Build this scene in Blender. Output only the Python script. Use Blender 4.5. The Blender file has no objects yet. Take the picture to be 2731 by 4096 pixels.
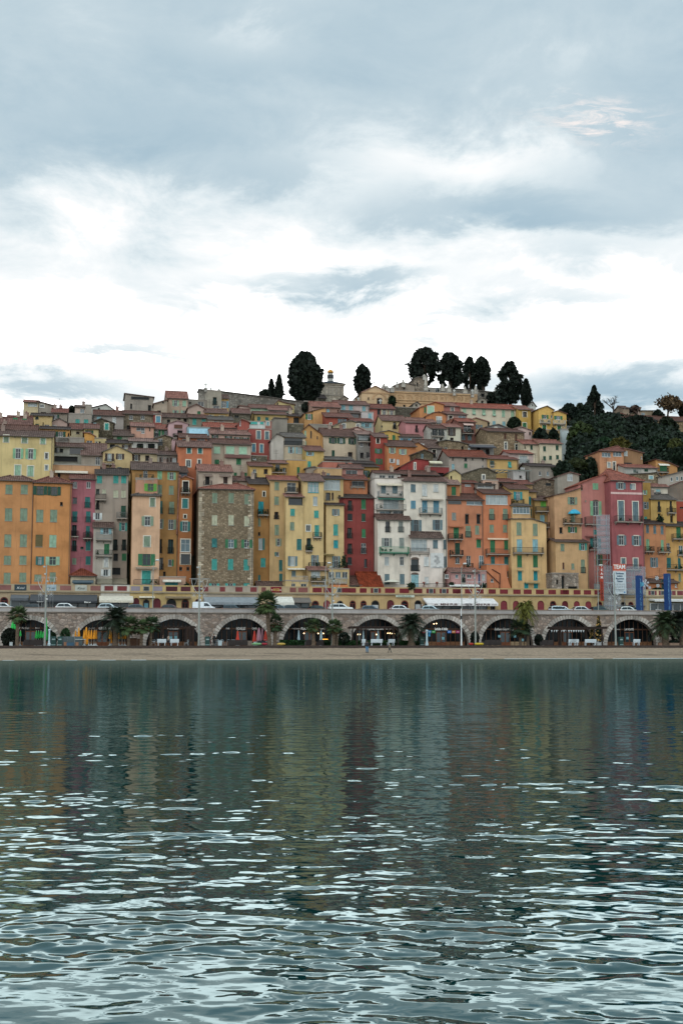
import bpy, math, random
import numpy as np
from mathutils import Vector, Matrix, noise
rad=math.radians; sin=math.sin; cos=math.cos; pi=math.pi
SC=bpy.context.scene; COL=SC.collection
R=random.Random(7); NR=np.random.RandomState(5)
# ------------------------------------------------------------------ camera
F=5000.0; CX=1365.5; CY=2048.0; TH=math.atan(523/5000); CZ=2.3; OY=196.0; A=rad(11.3)
cam=bpy.data.cameras.new('camera'); camo=bpy.data.objects.new('camera',cam); COL.objects.link(camo)
camo.location=(0,0,CZ); camo.rotation_euler=(pi/2+TH,0,0)
cam.sensor_fit='VERTICAL'; cam.sensor_height=36; cam.lens=F/4096*36; cam.clip_start=.5; cam.clip_end=6000
SC.camera=camo
# ------------------------------------------------------------------ world, sun, exposure
SUN_EL=rad(38); SUN_AZ=rad(200)      # the brightest part of the overcast, behind the camera and to its left
w=bpy.data.worlds.new('World'); SC.world=w; w.use_nodes=True
nt=w.node_tree; nt.nodes.clear()
def N(tree,t,**kw):
    n=tree.nodes.new(t)
    for k,v in kw.items(): setattr(n,k,v)
    return n
BACK_GAIN=.85; UP_GAIN=.8
CLOUDS=[(900,200,1100,260,.12),(400,560,650,150,.16),(1000,680,330,60,.10),(1330,1130,380,60,.34),(2050,830,650,85,.24),(1700,1250,700,60,.08),(2250,1180,330,40,.12),(2600,1580,480,90,.42),(1900,1500,300,40,.10),(100,1570,380,65,.30),(450,1390,260,28,.16),(2450,1020,300,50,.08),
 (1900,600,560,100,-.16),(450,980,620,190,-.12),(1500,1350,900,70,-.06),(300,1230,600,110,-.14),(900,120,260,90,-.12),(2300,150,500,120,-.06)]
def build_world():
    L=nt.links.new
    out=N(nt,'ShaderNodeOutputWorld'); bg=N(nt,'ShaderNodeBackground'); L(bg.outputs[0],out.inputs[0])
    sky=N(nt,'ShaderNodeTexSky'); sky.sky_type='NISHITA'; sky.sun_disc=False; sky.sun_elevation=SUN_EL; sky.sun_rotation=SUN_AZ
    tc=N(nt,'ShaderNodeTexCoord'); sep=N(nt,'ShaderNodeSeparateXYZ'); L(tc.outputs['Generated'],sep.inputs[0])
    def M(op,a,b=None,c=None,clamp=False):
        n=N(nt,'ShaderNodeMath'); n.operation=op; n.use_clamp=clamp
        for i,v in enumerate((a,b,c)):
            if v is None: continue
            if isinstance(v,(int,float)): n.inputs[i].default_value=v
            else: L(v,n.inputs[i])
        return n.outputs[0]
    zz=M('MAXIMUM',sep.outputs[2],0.0)
    den=M('ADD',zz,0.10)
    cx=M('DIVIDE',sep.outputs[0],den); cy=M('DIVIDE',sep.outputs[1],den)
    cmb=N(nt,'ShaderNodeCombineXYZ'); L(cx,cmb.inputs[0]); L(cy,cmb.inputs[1])
    def noise_(scale,det,rough,off,sx=1.,sy=1.,dist=0.):
        mp=N(nt,'ShaderNodeMapping'); L(cmb.outputs[0],mp.inputs[0]); mp.inputs['Location'].default_value=off; mp.inputs['Scale'].default_value=(sx,sy,1)
        n=N(nt,'ShaderNodeTexNoise'); n.noise_dimensions='3D'; L(mp.outputs[0],n.inputs['Vector'])
        n.inputs['Scale'].default_value=scale; n.inputs['Detail'].default_value=det; n.inputs['Roughness'].default_value=rough; n.inputs['Distortion'].default_value=dist
        return n.outputs[0]
    n1=noise_(1.15,8,.55,(5.5,6.1,9),1,.9,.25)
    n2=noise_(4.2,9,.62,(8.3,2.2,3),1,.8,.35)
    n3=noise_(.42,3,.5,(1.3,5.2,7),1,1)
    mix=M('ADD',M('MULTIPLY',n1,.58),M('MULTIPLY',n2,.42))
    # thin bright cloud near the horizon, thicker grey cloud with height
    el=M('MULTIPLY_ADD',zz,-1.0,0.0)
    thick=M('MULTIPLY',M('SUBTRACT',zz,.335),1.5)
    thick=M('MINIMUM',M('MAXIMUM',thick,-.12),.10)
    low=M('MULTIPLY',M('SUBTRACT',.165,zz),1.6); low=M('MINIMUM',M('MAXIMUM',low,0.),.13)
    v=M('ADD',M('ADD',M('MULTIPLY',M('SUBTRACT',mix,.5),.85),thick),M('ADD',low,M('MULTIPLY',M('SUBTRACT',n3,.5),.2)))
    # banks of thicker and thinner cloud over the hill, placed by direction (tangent of azimuth and of elevation)
    yy=M('MAXIMUM',sep.outputs[1],.02); az=M('DIVIDE',sep.outputs[0],yy); ev=M('DIVIDE',sep.outputs[2],yy)
    wob=M('MULTIPLY',M('SUBTRACT',n2,.5),.10); ev=M('ADD',ev,wob); az=M('ADD',az,M('MULTIPLY',M('SUBTRACT',n1,.5),.22))
    for px,py,sx,sy,am in CLOUDS:
        g1=M('POWER',M('DIVIDE',M('ABSOLUTE',M('SUBTRACT',az,(px-1365)/5000)),sx/5000),2.); g2=M('POWER',M('DIVIDE',M('ABSOLUTE',M('SUBTRACT',ev,(2571-py)/4920)),sy/5000),2.)
        v=M('ADD',v,M('MULTIPLY',M('POWER',2.718,M('MULTIPLY',M('ADD',g1,g2),-1.)),am*.8))
    f=M('MULTIPLY_ADD',v,2.0,.315,clamp=True)
    cr=N(nt,'ShaderNodeValToRGB'); L(f,cr.inputs[0])
    e=cr.color_ramp.elements; e[0].position=0.; e[0].color=(1.07,1.075,1.07,1); e[1].position=1.; e[1].color=(.33,.46,.545,1)
    for p,c in ((.14,(1.03,1.05,1.05,1)),(.29,(.81,.895,.925,1)),(.45,(.59,.71,.77,1)),(.7,(.43,.575,.665,1))):
        x=e.new(p); x.color=c
    # the thin cloud low over the hill, where the sun has just gone, is far brighter than paper white
    lowm=M('MULTIPLY',M('SUBTRACT',.385,zz),7.,clamp=True); thin=M('MULTIPLY',M('SUBTRACT',.14,f),8.,clamp=True)
    hot=M('MULTIPLY',M('MULTIPLY',lowm,thin),1.6)
    # the overcast is brighter overhead and behind the viewer than over the hill
    back=M('MULTIPLY_ADD',sep.outputs[1],-.5,.35,clamp=True)
    up=M('MULTIPLY',M('SUBTRACT',zz,.5),1.4,clamp=True)
    gain=M('ADD',M('ADD',1.0,hot),M('ADD',M('MULTIPLY',back,BACK_GAIN),M('MULTIPLY',up,UP_GAIN)))
    cm=N(nt,'ShaderNodeMixRGB'); cm.blend_type='MULTIPLY'; cm.inputs[0].default_value=1.
    L(cr.outputs[0],cm.inputs[1]); L(gain,cm.inputs[2])
    g1=M('POWER',M('DIVIDE',M('ABSOLUTE',M('SUBTRACT',az,1100/5000)),290/5000),2.); g2=M('POWER',M('DIVIDE',M('ABSOLUTE',M('SUBTRACT',ev,2125/4920)),58/5000),2.)
    wn=noise_(26.,7,.7,(2.,9.,4.),.5,1.0,.6); wf=M('MULTIPLY',M('POWER',2.718,M('MULTIPLY',M('ADD',g1,g2),-1.)),M('MULTIPLY',M('SUBTRACT',wn,.46),6.,clamp=True),clamp=True)
    wc=N(nt,'ShaderNodeMixRGB'); L(M('MULTIPLY',wf,.95),wc.inputs[0]); L(cm.outputs[0],wc.inputs[1]); wc.inputs[2].default_value=(1.12,1.0,.94,1); cm=wc
    sm=N(nt,'ShaderNodeMixRGB'); sm.blend_type='MULTIPLY'; sm.inputs[0].default_value=1.; L(sky.outputs[0],sm.inputs[1]); sm.inputs[2].default_value=(.10,.10,.10,1)
    mx=N(nt,'ShaderNodeMixRGB'); mx.inputs[0].default_value=.93; L(sm.outputs[0],mx.inputs[1]); L(cm.outputs[0],mx.inputs[2])
    L(mx.outputs[0],bg.inputs[0]); bg.inputs[1].default_value=1.0

build_world()
sun=bpy.data.lights.new('sun','SUN'); sun.energy=.55; sun.angle=rad(25); sun.color=(1,.94,.86)
suno=bpy.data.objects.new('sun',sun); COL.objects.link(suno)
sd=Vector((sin(SUN_AZ)*cos(SUN_EL),cos(SUN_AZ)*cos(SUN_EL),sin(SUN_EL)))
suno.rotation_euler=sd.to_track_quat('Z','Y').to_euler(); suno.location=(0,-60,120)
SC.view_settings.view_transform='Standard'; SC.view_settings.look='None'; SC.view_settings.exposure=0.0; SC.view_settings.gamma=1
SC.cycles.max_bounces=5; SC.cycles.transparent_max_bounces=12; SC.cycles.diffuse_bounces=3; SC.cycles.glossy_bounces=3
# ------------------------------------------------------------------ frames of reference
cA,sA=cos(A),sin(A); cT,sT=cos(TH),sin(TH)
TT={'A0':(0,1550,2.8),'A1':(540,1550,2.8),'A2':(1080,1550,2.8),'A3':(1620,1550,2.8),'A4':(2160,1550,1568/571),
 'S':(1080,1350,1.4)}
for i,o in enumerate((0,460,920,1380,1820,2251)):
    TT['B%d'%i]=(o,1850,1568/480); TT['C%d'%i]=(o,2330,1568/480)
def ray(px,py):
    u=(px-CX)/F; v=(CY-py)/F
    return u,cT-v*sT,sT+v*cT
def U(px,py,d):
    dx,dy,dz=ray(px,py); t=(d+cA*OY)/(-sA*dx+cA*dy)
    x,y=dx*t,dy*t-OY
    return x*cA+y*sA, CZ+dz*t
def UT(tile,x,y,d):
    o=TT[tile]; return U(o[0]+x/o[2],o[1]+y/o[2],d)
def W(s,d,z=0): return Vector((s*cA-d*sA, OY+s*sA+d*cA, z))
def ppm(px,d): # metres per source pixel at depth d
    s,z=U(px,2300,d); p=W(s,d); return p.y/F/cT
# ------------------------------------------------------------------ objects
def tag(o,label,cat,group=None,kind=None):
    if label: o['label']=label
    if cat: o['category']=cat
    if group: o['group']=group
    if kind: o['kind']=kind
    return o
def thing(name,label,cat,s,d,z,rot=0,group=None):
    o=bpy.data.objects.new(name,None); COL.objects.link(o); o.empty_display_size=.2
    o.location=W(s,d,z); o.rotation_euler=(0,0,A+rot)
    return tag(o,label,cat,group)
class MB:
    def __init__(s): s.v=[]; s.f=[]
    def add(s,vs,fs):
        b=len(s.v); s.v+=[tuple(x) for x in vs]; s.f+=[tuple(b+i for i in f) for f in fs]; return s
    def quad(s,a,b,c,d): return s.add((a,b,c,d),((0,1,2,3),))
    def poly(s,vs): return s.add(vs,(tuple(range(len(vs))),))
    def box(s,x0,x1,y0,y1,z0,z1):
        return s.add([(x0,y0,z0),(x1,y0,z0),(x1,y1,z0),(x0,y1,z0),(x0,y0,z1),(x1,y0,z1),(x1,y1,z1),(x0,y1,z1)],
          [(0,3,2,1),(4,5,6,7),(0,1,5,4),(1,2,6,5),(2,3,7,6),(3,0,4,7)])
    def prism(s,pts,y0,y1): # polygon in xz pushed along y
        n=len(pts); return s.add([(x,y0,z) for x,z in pts]+[(x,y1,z) for x,z in pts],
          [tuple(range(n)),tuple(range(2*n-1,n-1,-1))]+[(i,n+i,n+(i+1)%n,(i+1)%n) for i in range(n)])
    def lathe(s,prof,n=10,c=(0,0,0),cap=True):
        vs=[];fs=[]
        for r,z in prof:
            for k in range(n): a=2*pi*k/n; vs.append((c[0]+r*cos(a),c[1]+r*sin(a),c[2]+z))
        for i in range(len(prof)-1):
            for k in range(n): fs.append((i*n+k,i*n+(k+1)%n,(i+1)*n+(k+1)%n,(i+1)*n+k))
        if cap: fs.append(tuple(range(n-1,-1,-1))); fs.append(tuple(range((len(prof)-1)*n,len(prof)*n)))
        return s.add(vs,fs)
    def tube(s,pts,r,n=6):
        pts=[Vector(p) for p in pts]; rs=r if isinstance(r,(list,tuple)) else [r]*len(pts); vs=[];fs=[]
        for i,p in enumerate(pts):
            t=(pts[min(i+1,len(pts)-1)]-pts[max(i-1,0)]).normalized()
            a=Vector((0,0,1)) if abs(t.z)<.9 else Vector((1,0,0)); u=t.cross(a).normalized(); v=t.cross(u)
            for k in range(n): q=2*pi*k/n; vs.append(p+(u*cos(q)+v*sin(q))*rs[i])
        for i in range(len(pts)-1):
            for k in range(n): fs.append((i*n+k,i*n+(k+1)%n,(i+1)*n+(k+1)%n,(i+1)*n+k))
        fs.append(tuple(range(n-1,-1,-1))); fs.append(tuple(range((len(pts)-1)*n,len(pts)*n)))
        return s.add(vs,fs)
    def build(s,name,mat=None,parent=None,loc=None,rot=None,smooth=False):
        me=bpy.data.meshes.new(name); me.from_pydata(s.v,[],s.f)
        if mat: me.materials.append(mat)
        if smooth: me.polygons.foreach_set('use_smooth',[True]*len(me.polygons))
        return link(name,me,parent,loc,rot)
def link(name,me,parent=None,loc=None,rot=None):
    o=bpy.data.objects.new(name,me); COL.objects.link(o)
    if parent: o.parent=parent
    if loc is not None: o.location=loc
    if rot is not None: o.rotation_euler=rot
    return o
def npmesh(name,V,Fq,mat,parent=None,smooth=False,loc=None,rot=None):
    V=np.asarray(V,np.float32); Fq=np.asarray(Fq,np.int32); k=Fq.shape[1]
    me=bpy.data.meshes.new(name); me.vertices.add(len(V)); me.vertices.foreach_set('co',V.ravel())
    me.loops.add(Fq.size); me.loops.foreach_set('vertex_index',Fq.ravel())
    me.polygons.add(len(Fq)); me.polygons.foreach_set('loop_start',np.arange(0,Fq.size,k,dtype=np.int32))
    if smooth: me.polygons.foreach_set('use_smooth',np.ones(len(Fq),bool))
    me.update(calc_edges=True); me.validate()
    if mat: me.materials.append(mat)
    return link(name,me,parent,loc,rot)
def leaves(name,C,size,mat,parent=None,loc=None,stretch=1.0,up=0.0):
    """many small leaf-clump faces, one at each row of C"""
    C=np.asarray(C,float); n=len(C)
    a=NR.normal(size=(n,3)); a/=np.linalg.norm(a,axis=1)[:,None]
    b=NR.normal(size=(n,3)); b[:,2]+=up; b-=a*(a*b).sum(1)[:,None]; b/=np.linalg.norm(b,axis=1)[:,None]+1e-9
    sz=(size*NR.uniform(.55,1.35,n))[:,None]
    V=np.stack([C-a*sz-b*sz*stretch*.5,C+a*sz*.6-b*sz*stretch,C+a*sz+b*sz*stretch*.6,C-a*sz*.5+b*sz*stretch],1).reshape(-1,3)
    return npmesh(name,V,np.arange(4*n).reshape(n,4),mat,parent,loc=loc)
# ------------------------------------------------------------------ materials
MC={}
def lin(c):
    if isinstance(c,str): c=[int(c[i:i+2],16) for i in (0,2,4)]
    return tuple(((x/255+.055)/1.055)**2.4 if x>10 else x/255/12.92 for x in c)
def mat(kind,col=None,**kw):
    key=(kind,col)+tuple(sorted(kw.items()))
    if key in MC: return MC[key]
    m=bpy.data.materials.new(kind+'_'+(col if isinstance(col,str) else 'm')); m.use_nodes=True; t=m.node_tree; p=t.nodes['Principled BSDF']
    MC[key]=m; GEN[kind](t,p,t.links.new,lin(col) if col else None,**kw); return m
def sock(t,cls,**ins):
    n=t.nodes.new(cls)
    for k,v in ins.items():
        k2=k.replace('_',' ')
        if hasattr(v,'is_output'): t.links.new(v,n.inputs[k2])
        else: n.inputs[k2].default_value=v
    return n
def mapping(t,co='Object',sc=(1,1,1),rnd=True):
    tc=t.nodes.new('ShaderNodeTexCoord'); mp=t.nodes.new('ShaderNodeMapping'); t.links.new(tc.outputs[co],mp.inputs[0]); mp.inputs['Scale'].default_value=sc
    if rnd:
        oi=t.nodes.new('ShaderNodeObjectInfo'); cm=t.nodes.new('ShaderNodeMath'); cm.operation='MULTIPLY'; cm.inputs[1].default_value=57.; t.links.new(oi.outputs['Random'],cm.inputs[0]); t.links.new(cm.outputs[0],mp.inputs['Location'])
    return mp.outputs[0]
def nz(t,vec,scale,det=4,rough=.55):
    n=sock(t,'ShaderNodeTexNoise',Scale=scale,Detail=det,Roughness=rough); t.links.new(vec,n.inputs['Vector']); return n.outputs[0]
def ramp(t,fac,*stops):
    n=t.nodes.new('ShaderNodeValToRGB'); t.links.new(fac,n.inputs[0]); e=n.color_ramp.elements
    while len(e)<len(stops): e.new(.5)
    for i,(p,c) in enumerate(stops): e[i].position=p; e[i].color=(*(c if isinstance(c,(tuple,list)) else (c,c,c)),1)
    return n.outputs[0]
def mixc(t,fac,a,b,bt='MIX'):
    n=t.nodes.new('ShaderNodeMixRGB'); n.blend_type=bt
    for i,v in enumerate((fac,a,b)):
        if hasattr(v,'is_output'): t.links.new(v,n.inputs[i])
        elif isinstance(v,(int,float)): n.inputs[i].default_value=v if i==0 else (v,v,v,1)
        else: n.inputs[i].default_value=(*v[:3],1)
    return n.outputs[0]
def bump(t,p,h,strength,dist=.02):
    n=sock(t,'ShaderNodeBump',Strength=strength,Distance=dist); t.links.new(h,n.inputs['Height']); t.links.new(n.outputs[0],p.inputs['Normal'])
def sc(c,k): return tuple(min(x*k,.9) for x in c)
K=1.0
def mute(c,k=.14):
    g=.3*c[0]+.55*c[1]+.15*c[2]; return tuple(x+(g-x)*k for x in c)
def g_stucco(t,p,L,c):
    c=mute(tuple(min(.85,1.0*x**.9) for x in c),.12)
    v=mapping(t); big=nz(t,v,.35,5,.6); fine=nz(t,v,3.,5,.65)
    vs=mapping(t,sc=(1.6,1.6,.12)); streak=nz(t,vs,1.5,4,.6)
    col=mixc(t,1.,c,ramp(t,big,(.3,.72),(.5,.96),(.72,1.1)),'MULTIPLY')
    col=mixc(t,ramp(t,streak,(.52,0.),(.74,.5)),col,sc(c,.55))
    col=mixc(t,ramp(t,fine,(.62,0.),(.75,.25)),col,tuple(x*.75+.08 for x in c))
    L(col,p.inputs['Base Color']); p.inputs['Roughness'].default_value=.92; p.inputs['Specular IOR Level'].default_value=.15
    bump(t,p,fine,.35,.02)
def g_stone(t,p,L,c,s=2.2,mort=.16,lo=.55):
    c=sc(c,1.12)
    v=mapping(t,sc=(1,1,1.35)); 
    wob=sock(t,'ShaderNodeTexNoise',Scale=s*.9,Detail=2.); L(v,wob.inputs['Vector'])
    vv=mixc(t,.12,v,wob.outputs[1])
    vo=sock(t,'ShaderNodeTexVoronoi',Scale=s); vo.feature='F1'; L(vv,vo.inputs['Vector'])
    ve=sock(t,'ShaderNodeTexVoronoi',Scale=s); ve.feature='DISTANCE_TO_EDGE'; L(vv,ve.inputs['Vector'])
    sep=t.nodes.new('ShaderNodeSeparateColor'); L(vo.outputs['Color'],sep.inputs[0])
    st=mixc(t,1.,c,ramp(t,sep.outputs[0],(0.,lo),(.5,.92),(1.,1.35)),'MULTIPLY')
    st=mixc(t,ramp(t,sep.outputs[1],(.6,0.),(.9,.25)),st,(c[0]*.95,c[1]*.72,c[2]*.55))
    edge=ramp(t,ve.outputs['Distance'],(.01,0.),(mort,1.))
    col=mixc(t,edge,sc(c,.62),st)
    big=nz(t,v,.25,4,.6); col=mixc(t,1.,col,ramp(t,big,(.3,.8),(.7,1.1)),'MULTIPLY')
    L(col,p.inputs['Base Color']); p.inputs['Roughness'].default_value=.95; p.inputs['Specular IOR Level'].default_value=.1
    bump(t,p,edge,.7,.05)
def g_tile(t,p,L,c,ax=0):
    c=mute(sc(c,.92),.0)
    v=mapping(t,rnd=False); sp=t.nodes.new('ShaderNodeSeparateXYZ'); L(v,sp.inputs[0])
    def wave(sock_,pitch):
        m=t.nodes.new('ShaderNodeMath'); m.operation='MULTIPLY'; L(sock_,m.inputs[0]); m.inputs[1].default_value=2*pi/pitch
        s_=t.nodes.new('ShaderNodeMath'); s_.operation='SINE'; L(m.outputs[0],s_.inputs[0]); return s_.outputs[0]
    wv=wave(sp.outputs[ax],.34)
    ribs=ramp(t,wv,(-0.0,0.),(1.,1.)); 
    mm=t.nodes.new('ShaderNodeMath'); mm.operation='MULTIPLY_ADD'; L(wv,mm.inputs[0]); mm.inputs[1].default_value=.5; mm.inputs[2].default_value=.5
    cellv=mapping(t,sc=(3.,3.,3.)); vo=sock(t,'ShaderNodeTexVoronoi',Scale=1.); L(cellv,vo.inputs['Vector'])
    se=t.nodes.new('ShaderNodeSeparateColor'); L(vo.outputs['Color'],se.inputs[0])
    big=nz(t,mapping(t),.5,5,.65)
    oi=t.nodes.new('ShaderNodeObjectInfo'); g=.3*c[0]+.6*c[1]+.1*c[2]
    c0=c; c_=mixc(t,ramp(t,oi.outputs['Random'],(.25,0.),(.95,.55)),c,(g*1.25+.02,g*1.12+.015,g*1.0+.01))
    col=mixc(t,1.,c_,ramp(t,se.outputs[0],(0.,.62),(.6,1.),(1.,1.3)),'MULTIPLY')
    col=mixc(t,ramp(t,big,(.48,0.),(.72,.65)),col,(c[0]*.42,c[1]*.55,c[2]*.6))
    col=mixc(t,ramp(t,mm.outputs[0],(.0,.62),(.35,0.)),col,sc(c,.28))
    L(col,p.inputs['Base Color']); p.inputs['Roughness'].default_value=.9; p.inputs['Specular IOR Level'].default_value=.12
    bump(t,p,mm.outputs[0],.8,.08)
def g_paint(t,p,L,c,r=.6):
    c=sc(c,.98); v=mapping(t); n=nz(t,v,2.5,4,.6)
    L(mixc(t,1.,c,ramp(t,n,(.3,.82),(.7,1.08)),'MULTIPLY'),p.inputs['Base Color']); p.inputs['Roughness'].default_value=r; p.inputs['Specular IOR Level'].default_value=.3
def g_louver(t,p,L,c):
    c=sc(c,.95); v=mapping(t,rnd=False); sp=t.nodes.new('ShaderNodeSeparateXYZ'); L(v,sp.inputs[0])
    m=t.nodes.new('ShaderNodeMath'); m.operation='MULTIPLY'; L(sp.outputs[2],m.inputs[0]); m.inputs[1].default_value=2*pi/.11
    s_=t.nodes.new('ShaderNodeMath'); s_.operation='SINE'; L(m.outputs[0],s_.inputs[0])
    n=nz(t,mapping(t),1.3,3,.6)
    col=mixc(t,1.,c,ramp(t,n,(.3,.72),(.7,1.12)),'MULTIPLY')
    L(col,p.inputs['Base Color']); p.inputs['Roughness'].default_value=.65; bump(t,p,s_.outputs[0],.6,.03)
def g_darkglass(t,p,L,c):
    p.inputs['Base Color'].default_value=(*c,1); p.inputs['Roughness'].default_value=.12; p.inputs['Specular IOR Level'].default_value=.12
def g_glass(t,p,L,c):
    n=nz(t,mapping(t),.9,2)
    L(mixc(t,n,sc(c,.5),sc(c,1.4)),p.inputs['Base Color']); p.inputs['Roughness'].default_value=.08; p.inputs['Specular IOR Level'].default_value=.45
def g_metal(t,p,L,c,r=.45,m=.6):
    p.inputs['Base Color'].default_value=(*c,1); p.inputs['Metallic'].default_value=m; p.inputs['Roughness'].default_value=r
def g_carpaint(t,p,L,c):
    p.inputs['Base Color'].default_value=(*sc(c,1.1),1); p.inputs['Roughness'].default_value=.28; p.inputs['Coat Weight'].default_value=.6
def g_fabric(t,p,L,c):
    c=sc(c,1.25); n=nz(t,mapping(t,sc=(1,1,.4)),2.,4,.6)
    L(mixc(t,1.,c,ramp(t,n,(.3,.78),(.7,1.1)),'MULTIPLY'),p.inputs['Base Color']); p.inputs['Roughness'].default_value=.9; p.inputs['Sheen Weight'].default_value=.1
def g_leaf(t,p,L,c):
    g=t.nodes.new('ShaderNodeNewGeometry'); n=nz(t,mapping(t),.45,3,.6)
    rn=ramp(t,g.outputs['Random Per Island'],(0.,.45),(.6,1.),(1.,1.7))
    col=mixc(t,1.,c,rn,'MULTIPLY'); col=mixc(t,ramp(t,n,(.35,.5),(.7,0.)),col,(c[0]*.6,c[1]*.62,c[2]*.8))
    L(col,p.inputs['Base Color']); p.inputs['Roughness'].default_value=.7; p.inputs['Specular IOR Level'].default_value=.25
def g_bark(t,p,L,c):
    v=mapping(t,sc=(1,1,3)); n=nz(t,v,3.,5,.6); L(mixc(t,1.,c,ramp(t,n,(.3,.5),(.7,1.4)),'MULTIPLY'),p.inputs['Base Color']); p.inputs['Roughness'].default_value=.95; bump(t,p,n,.8,.05)
def g_emit(t,p,L,c,e=4.):
    p.inputs['Base Color'].default_value=(*c,1); p.inputs['Emission Color'].default_value=(*c,1); p.inputs['Emission Strength'].default_value=e
def g_net(t,p,L,c):
    p.inputs['Base Color'].default_value=(*sc(c,1.5),1); p.inputs['Alpha'].default_value=.42; p.inputs['Roughness'].default_value=.9
def g_ground(t,p,L,c,s=1.5):
    n=nz(t,mapping(t),s,6,.65); m=nz(t,mapping(t),s*.12,3,.6)
    col=mixc(t,1.,sc(c,1.0),ramp(t,n,(.3,.72),(.7,1.15)),'MULTIPLY'); col=mixc(t,1.,col,ramp(t,m,(.35,.82),(.65,1.08)),'MULTIPLY')
    L(col,p.inputs['Base Color']); p.inputs['Roughness'].default_value=.95; p.inputs['Specular IOR Level'].default_value=.1; bump(t,p,n,.5,.04)
def g_skin(t,p,L,c): p.inputs['Base Color'].default_value=(*c,1); p.inputs['Roughness'].default_value=.55
GEN={k[2:]:v for k,v in list(globals().items()) if k.startswith('g_')}
# ------------------------------------------------------------------ lettering
def textmesh(body,h,mat_,parent,x,y,z,width=None,name='lettering',ext=.015,shear=0.,bold=0.,align='CENTER',rot=(pi/2,0,0)):
    cu=bpy.data.curves.new(name,'FONT'); cu.body=body; cu.size=h/.7; cu.extrude=ext; cu.align_x=align; cu.align_y='CENTER'; cu.shear=shear; cu.offset=bold; cu.resolution_u=2
    ob=bpy.data.objects.new(name,cu); me=ob.to_mesh()
    me2=me.copy(); ob.to_mesh_clear(); bpy.data.objects.remove(ob); bpy.data.curves.remove(cu)
    me2.name=name; me2.materials.clear(); me2.materials.append(mat_)
    o=link(name,me2,parent,(x,y,z),rot)
    if width and len(me2.vertices):
        xs=[v.co.x for v in me2.vertices]; o.scale=(width/max(.01,max(xs)-min(xs)),1,1)
    return o
# ================================================================== SETTING
def sm(a,b,x): t=max(0,min(1,(x-a)/(b-a))); return t*t*(3-2*t)
PZ=1.85; RZ=6.80; TZ=10.55        # promenade, road and terrace heights above the sea
def pxof(s,d): p=W(s,d); return CX+F*p.x/max(40,p.y)
def hill(d,s):
    def lerp(x,pts):
        for (a,b),(c,e) in zip(pts,pts[1:]):
            if x<=c: return b+(e-b)*(x-a)/(c-a)
        return pts[-1][1]
    h1=lerp(max(d,18),[(18,10.4),(22,10.6),(24,16),(60,32),(104,54),(125,58),(200,54),(400,30)])
    h2=lerp(max(d,18),[(18,10.4),(22,10.6),(26,24),(32,33),(66,48),(108,61.5),(125,64),(220,60),(400,40)])
    k=sm(2170,2330,pxof(s,d)); v=h1+(h2-h1)*k
    if s<-30: v-=sm(-30,-160,s)*0
    return v-sm(-45,-200,-abs(s+10)-30)*0 - max(0,(abs(s)-62))*.09*sm(22,60,d)
def grid(name,S,D,zf,m,kind='structure',smooth=True):
    V=[];ns=len(S)
    for d in D:
        for s in S: p=W(s,d); V.append((p.x,p.y,zf(d,s)))
    Fq=[(j*ns+i,j*ns+i+1,(j+1)*ns+i+1,(j+1)*ns+i) for j in range(len(D)-1) for i in range(ns-1)]
    o=npmesh(name,V,Fq,m,smooth=smooth); o['kind']=kind; return o
S_=[-260+i*8 for i in range(66)]
grid('hill',S_,[18,20,22,23,24,26,29,32,38,46,54,62,70,78,86,94,102,110,118,126,150,200,300,420],lambda d,s:hill(d,s)+(noise.noise((s*.08,d*.08,0))*1.0 if d>24 else 0),mat('ground','4a4a3c'))
grid('terrace',S_,[13.4,16,18,22.5],lambda d,s:TZ,mat('ground','77706a'),smooth=False)
grid('road',S_,[-.2,2,8,13.6],lambda d,s:RZ,mat('ground','3f4042'),smooth=False)
grid('promenade',S_,[-9.0,-4,-.0,7],lambda d,s:PZ+.0*d,mat('ground','6d655e'),smooth=False)
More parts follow.
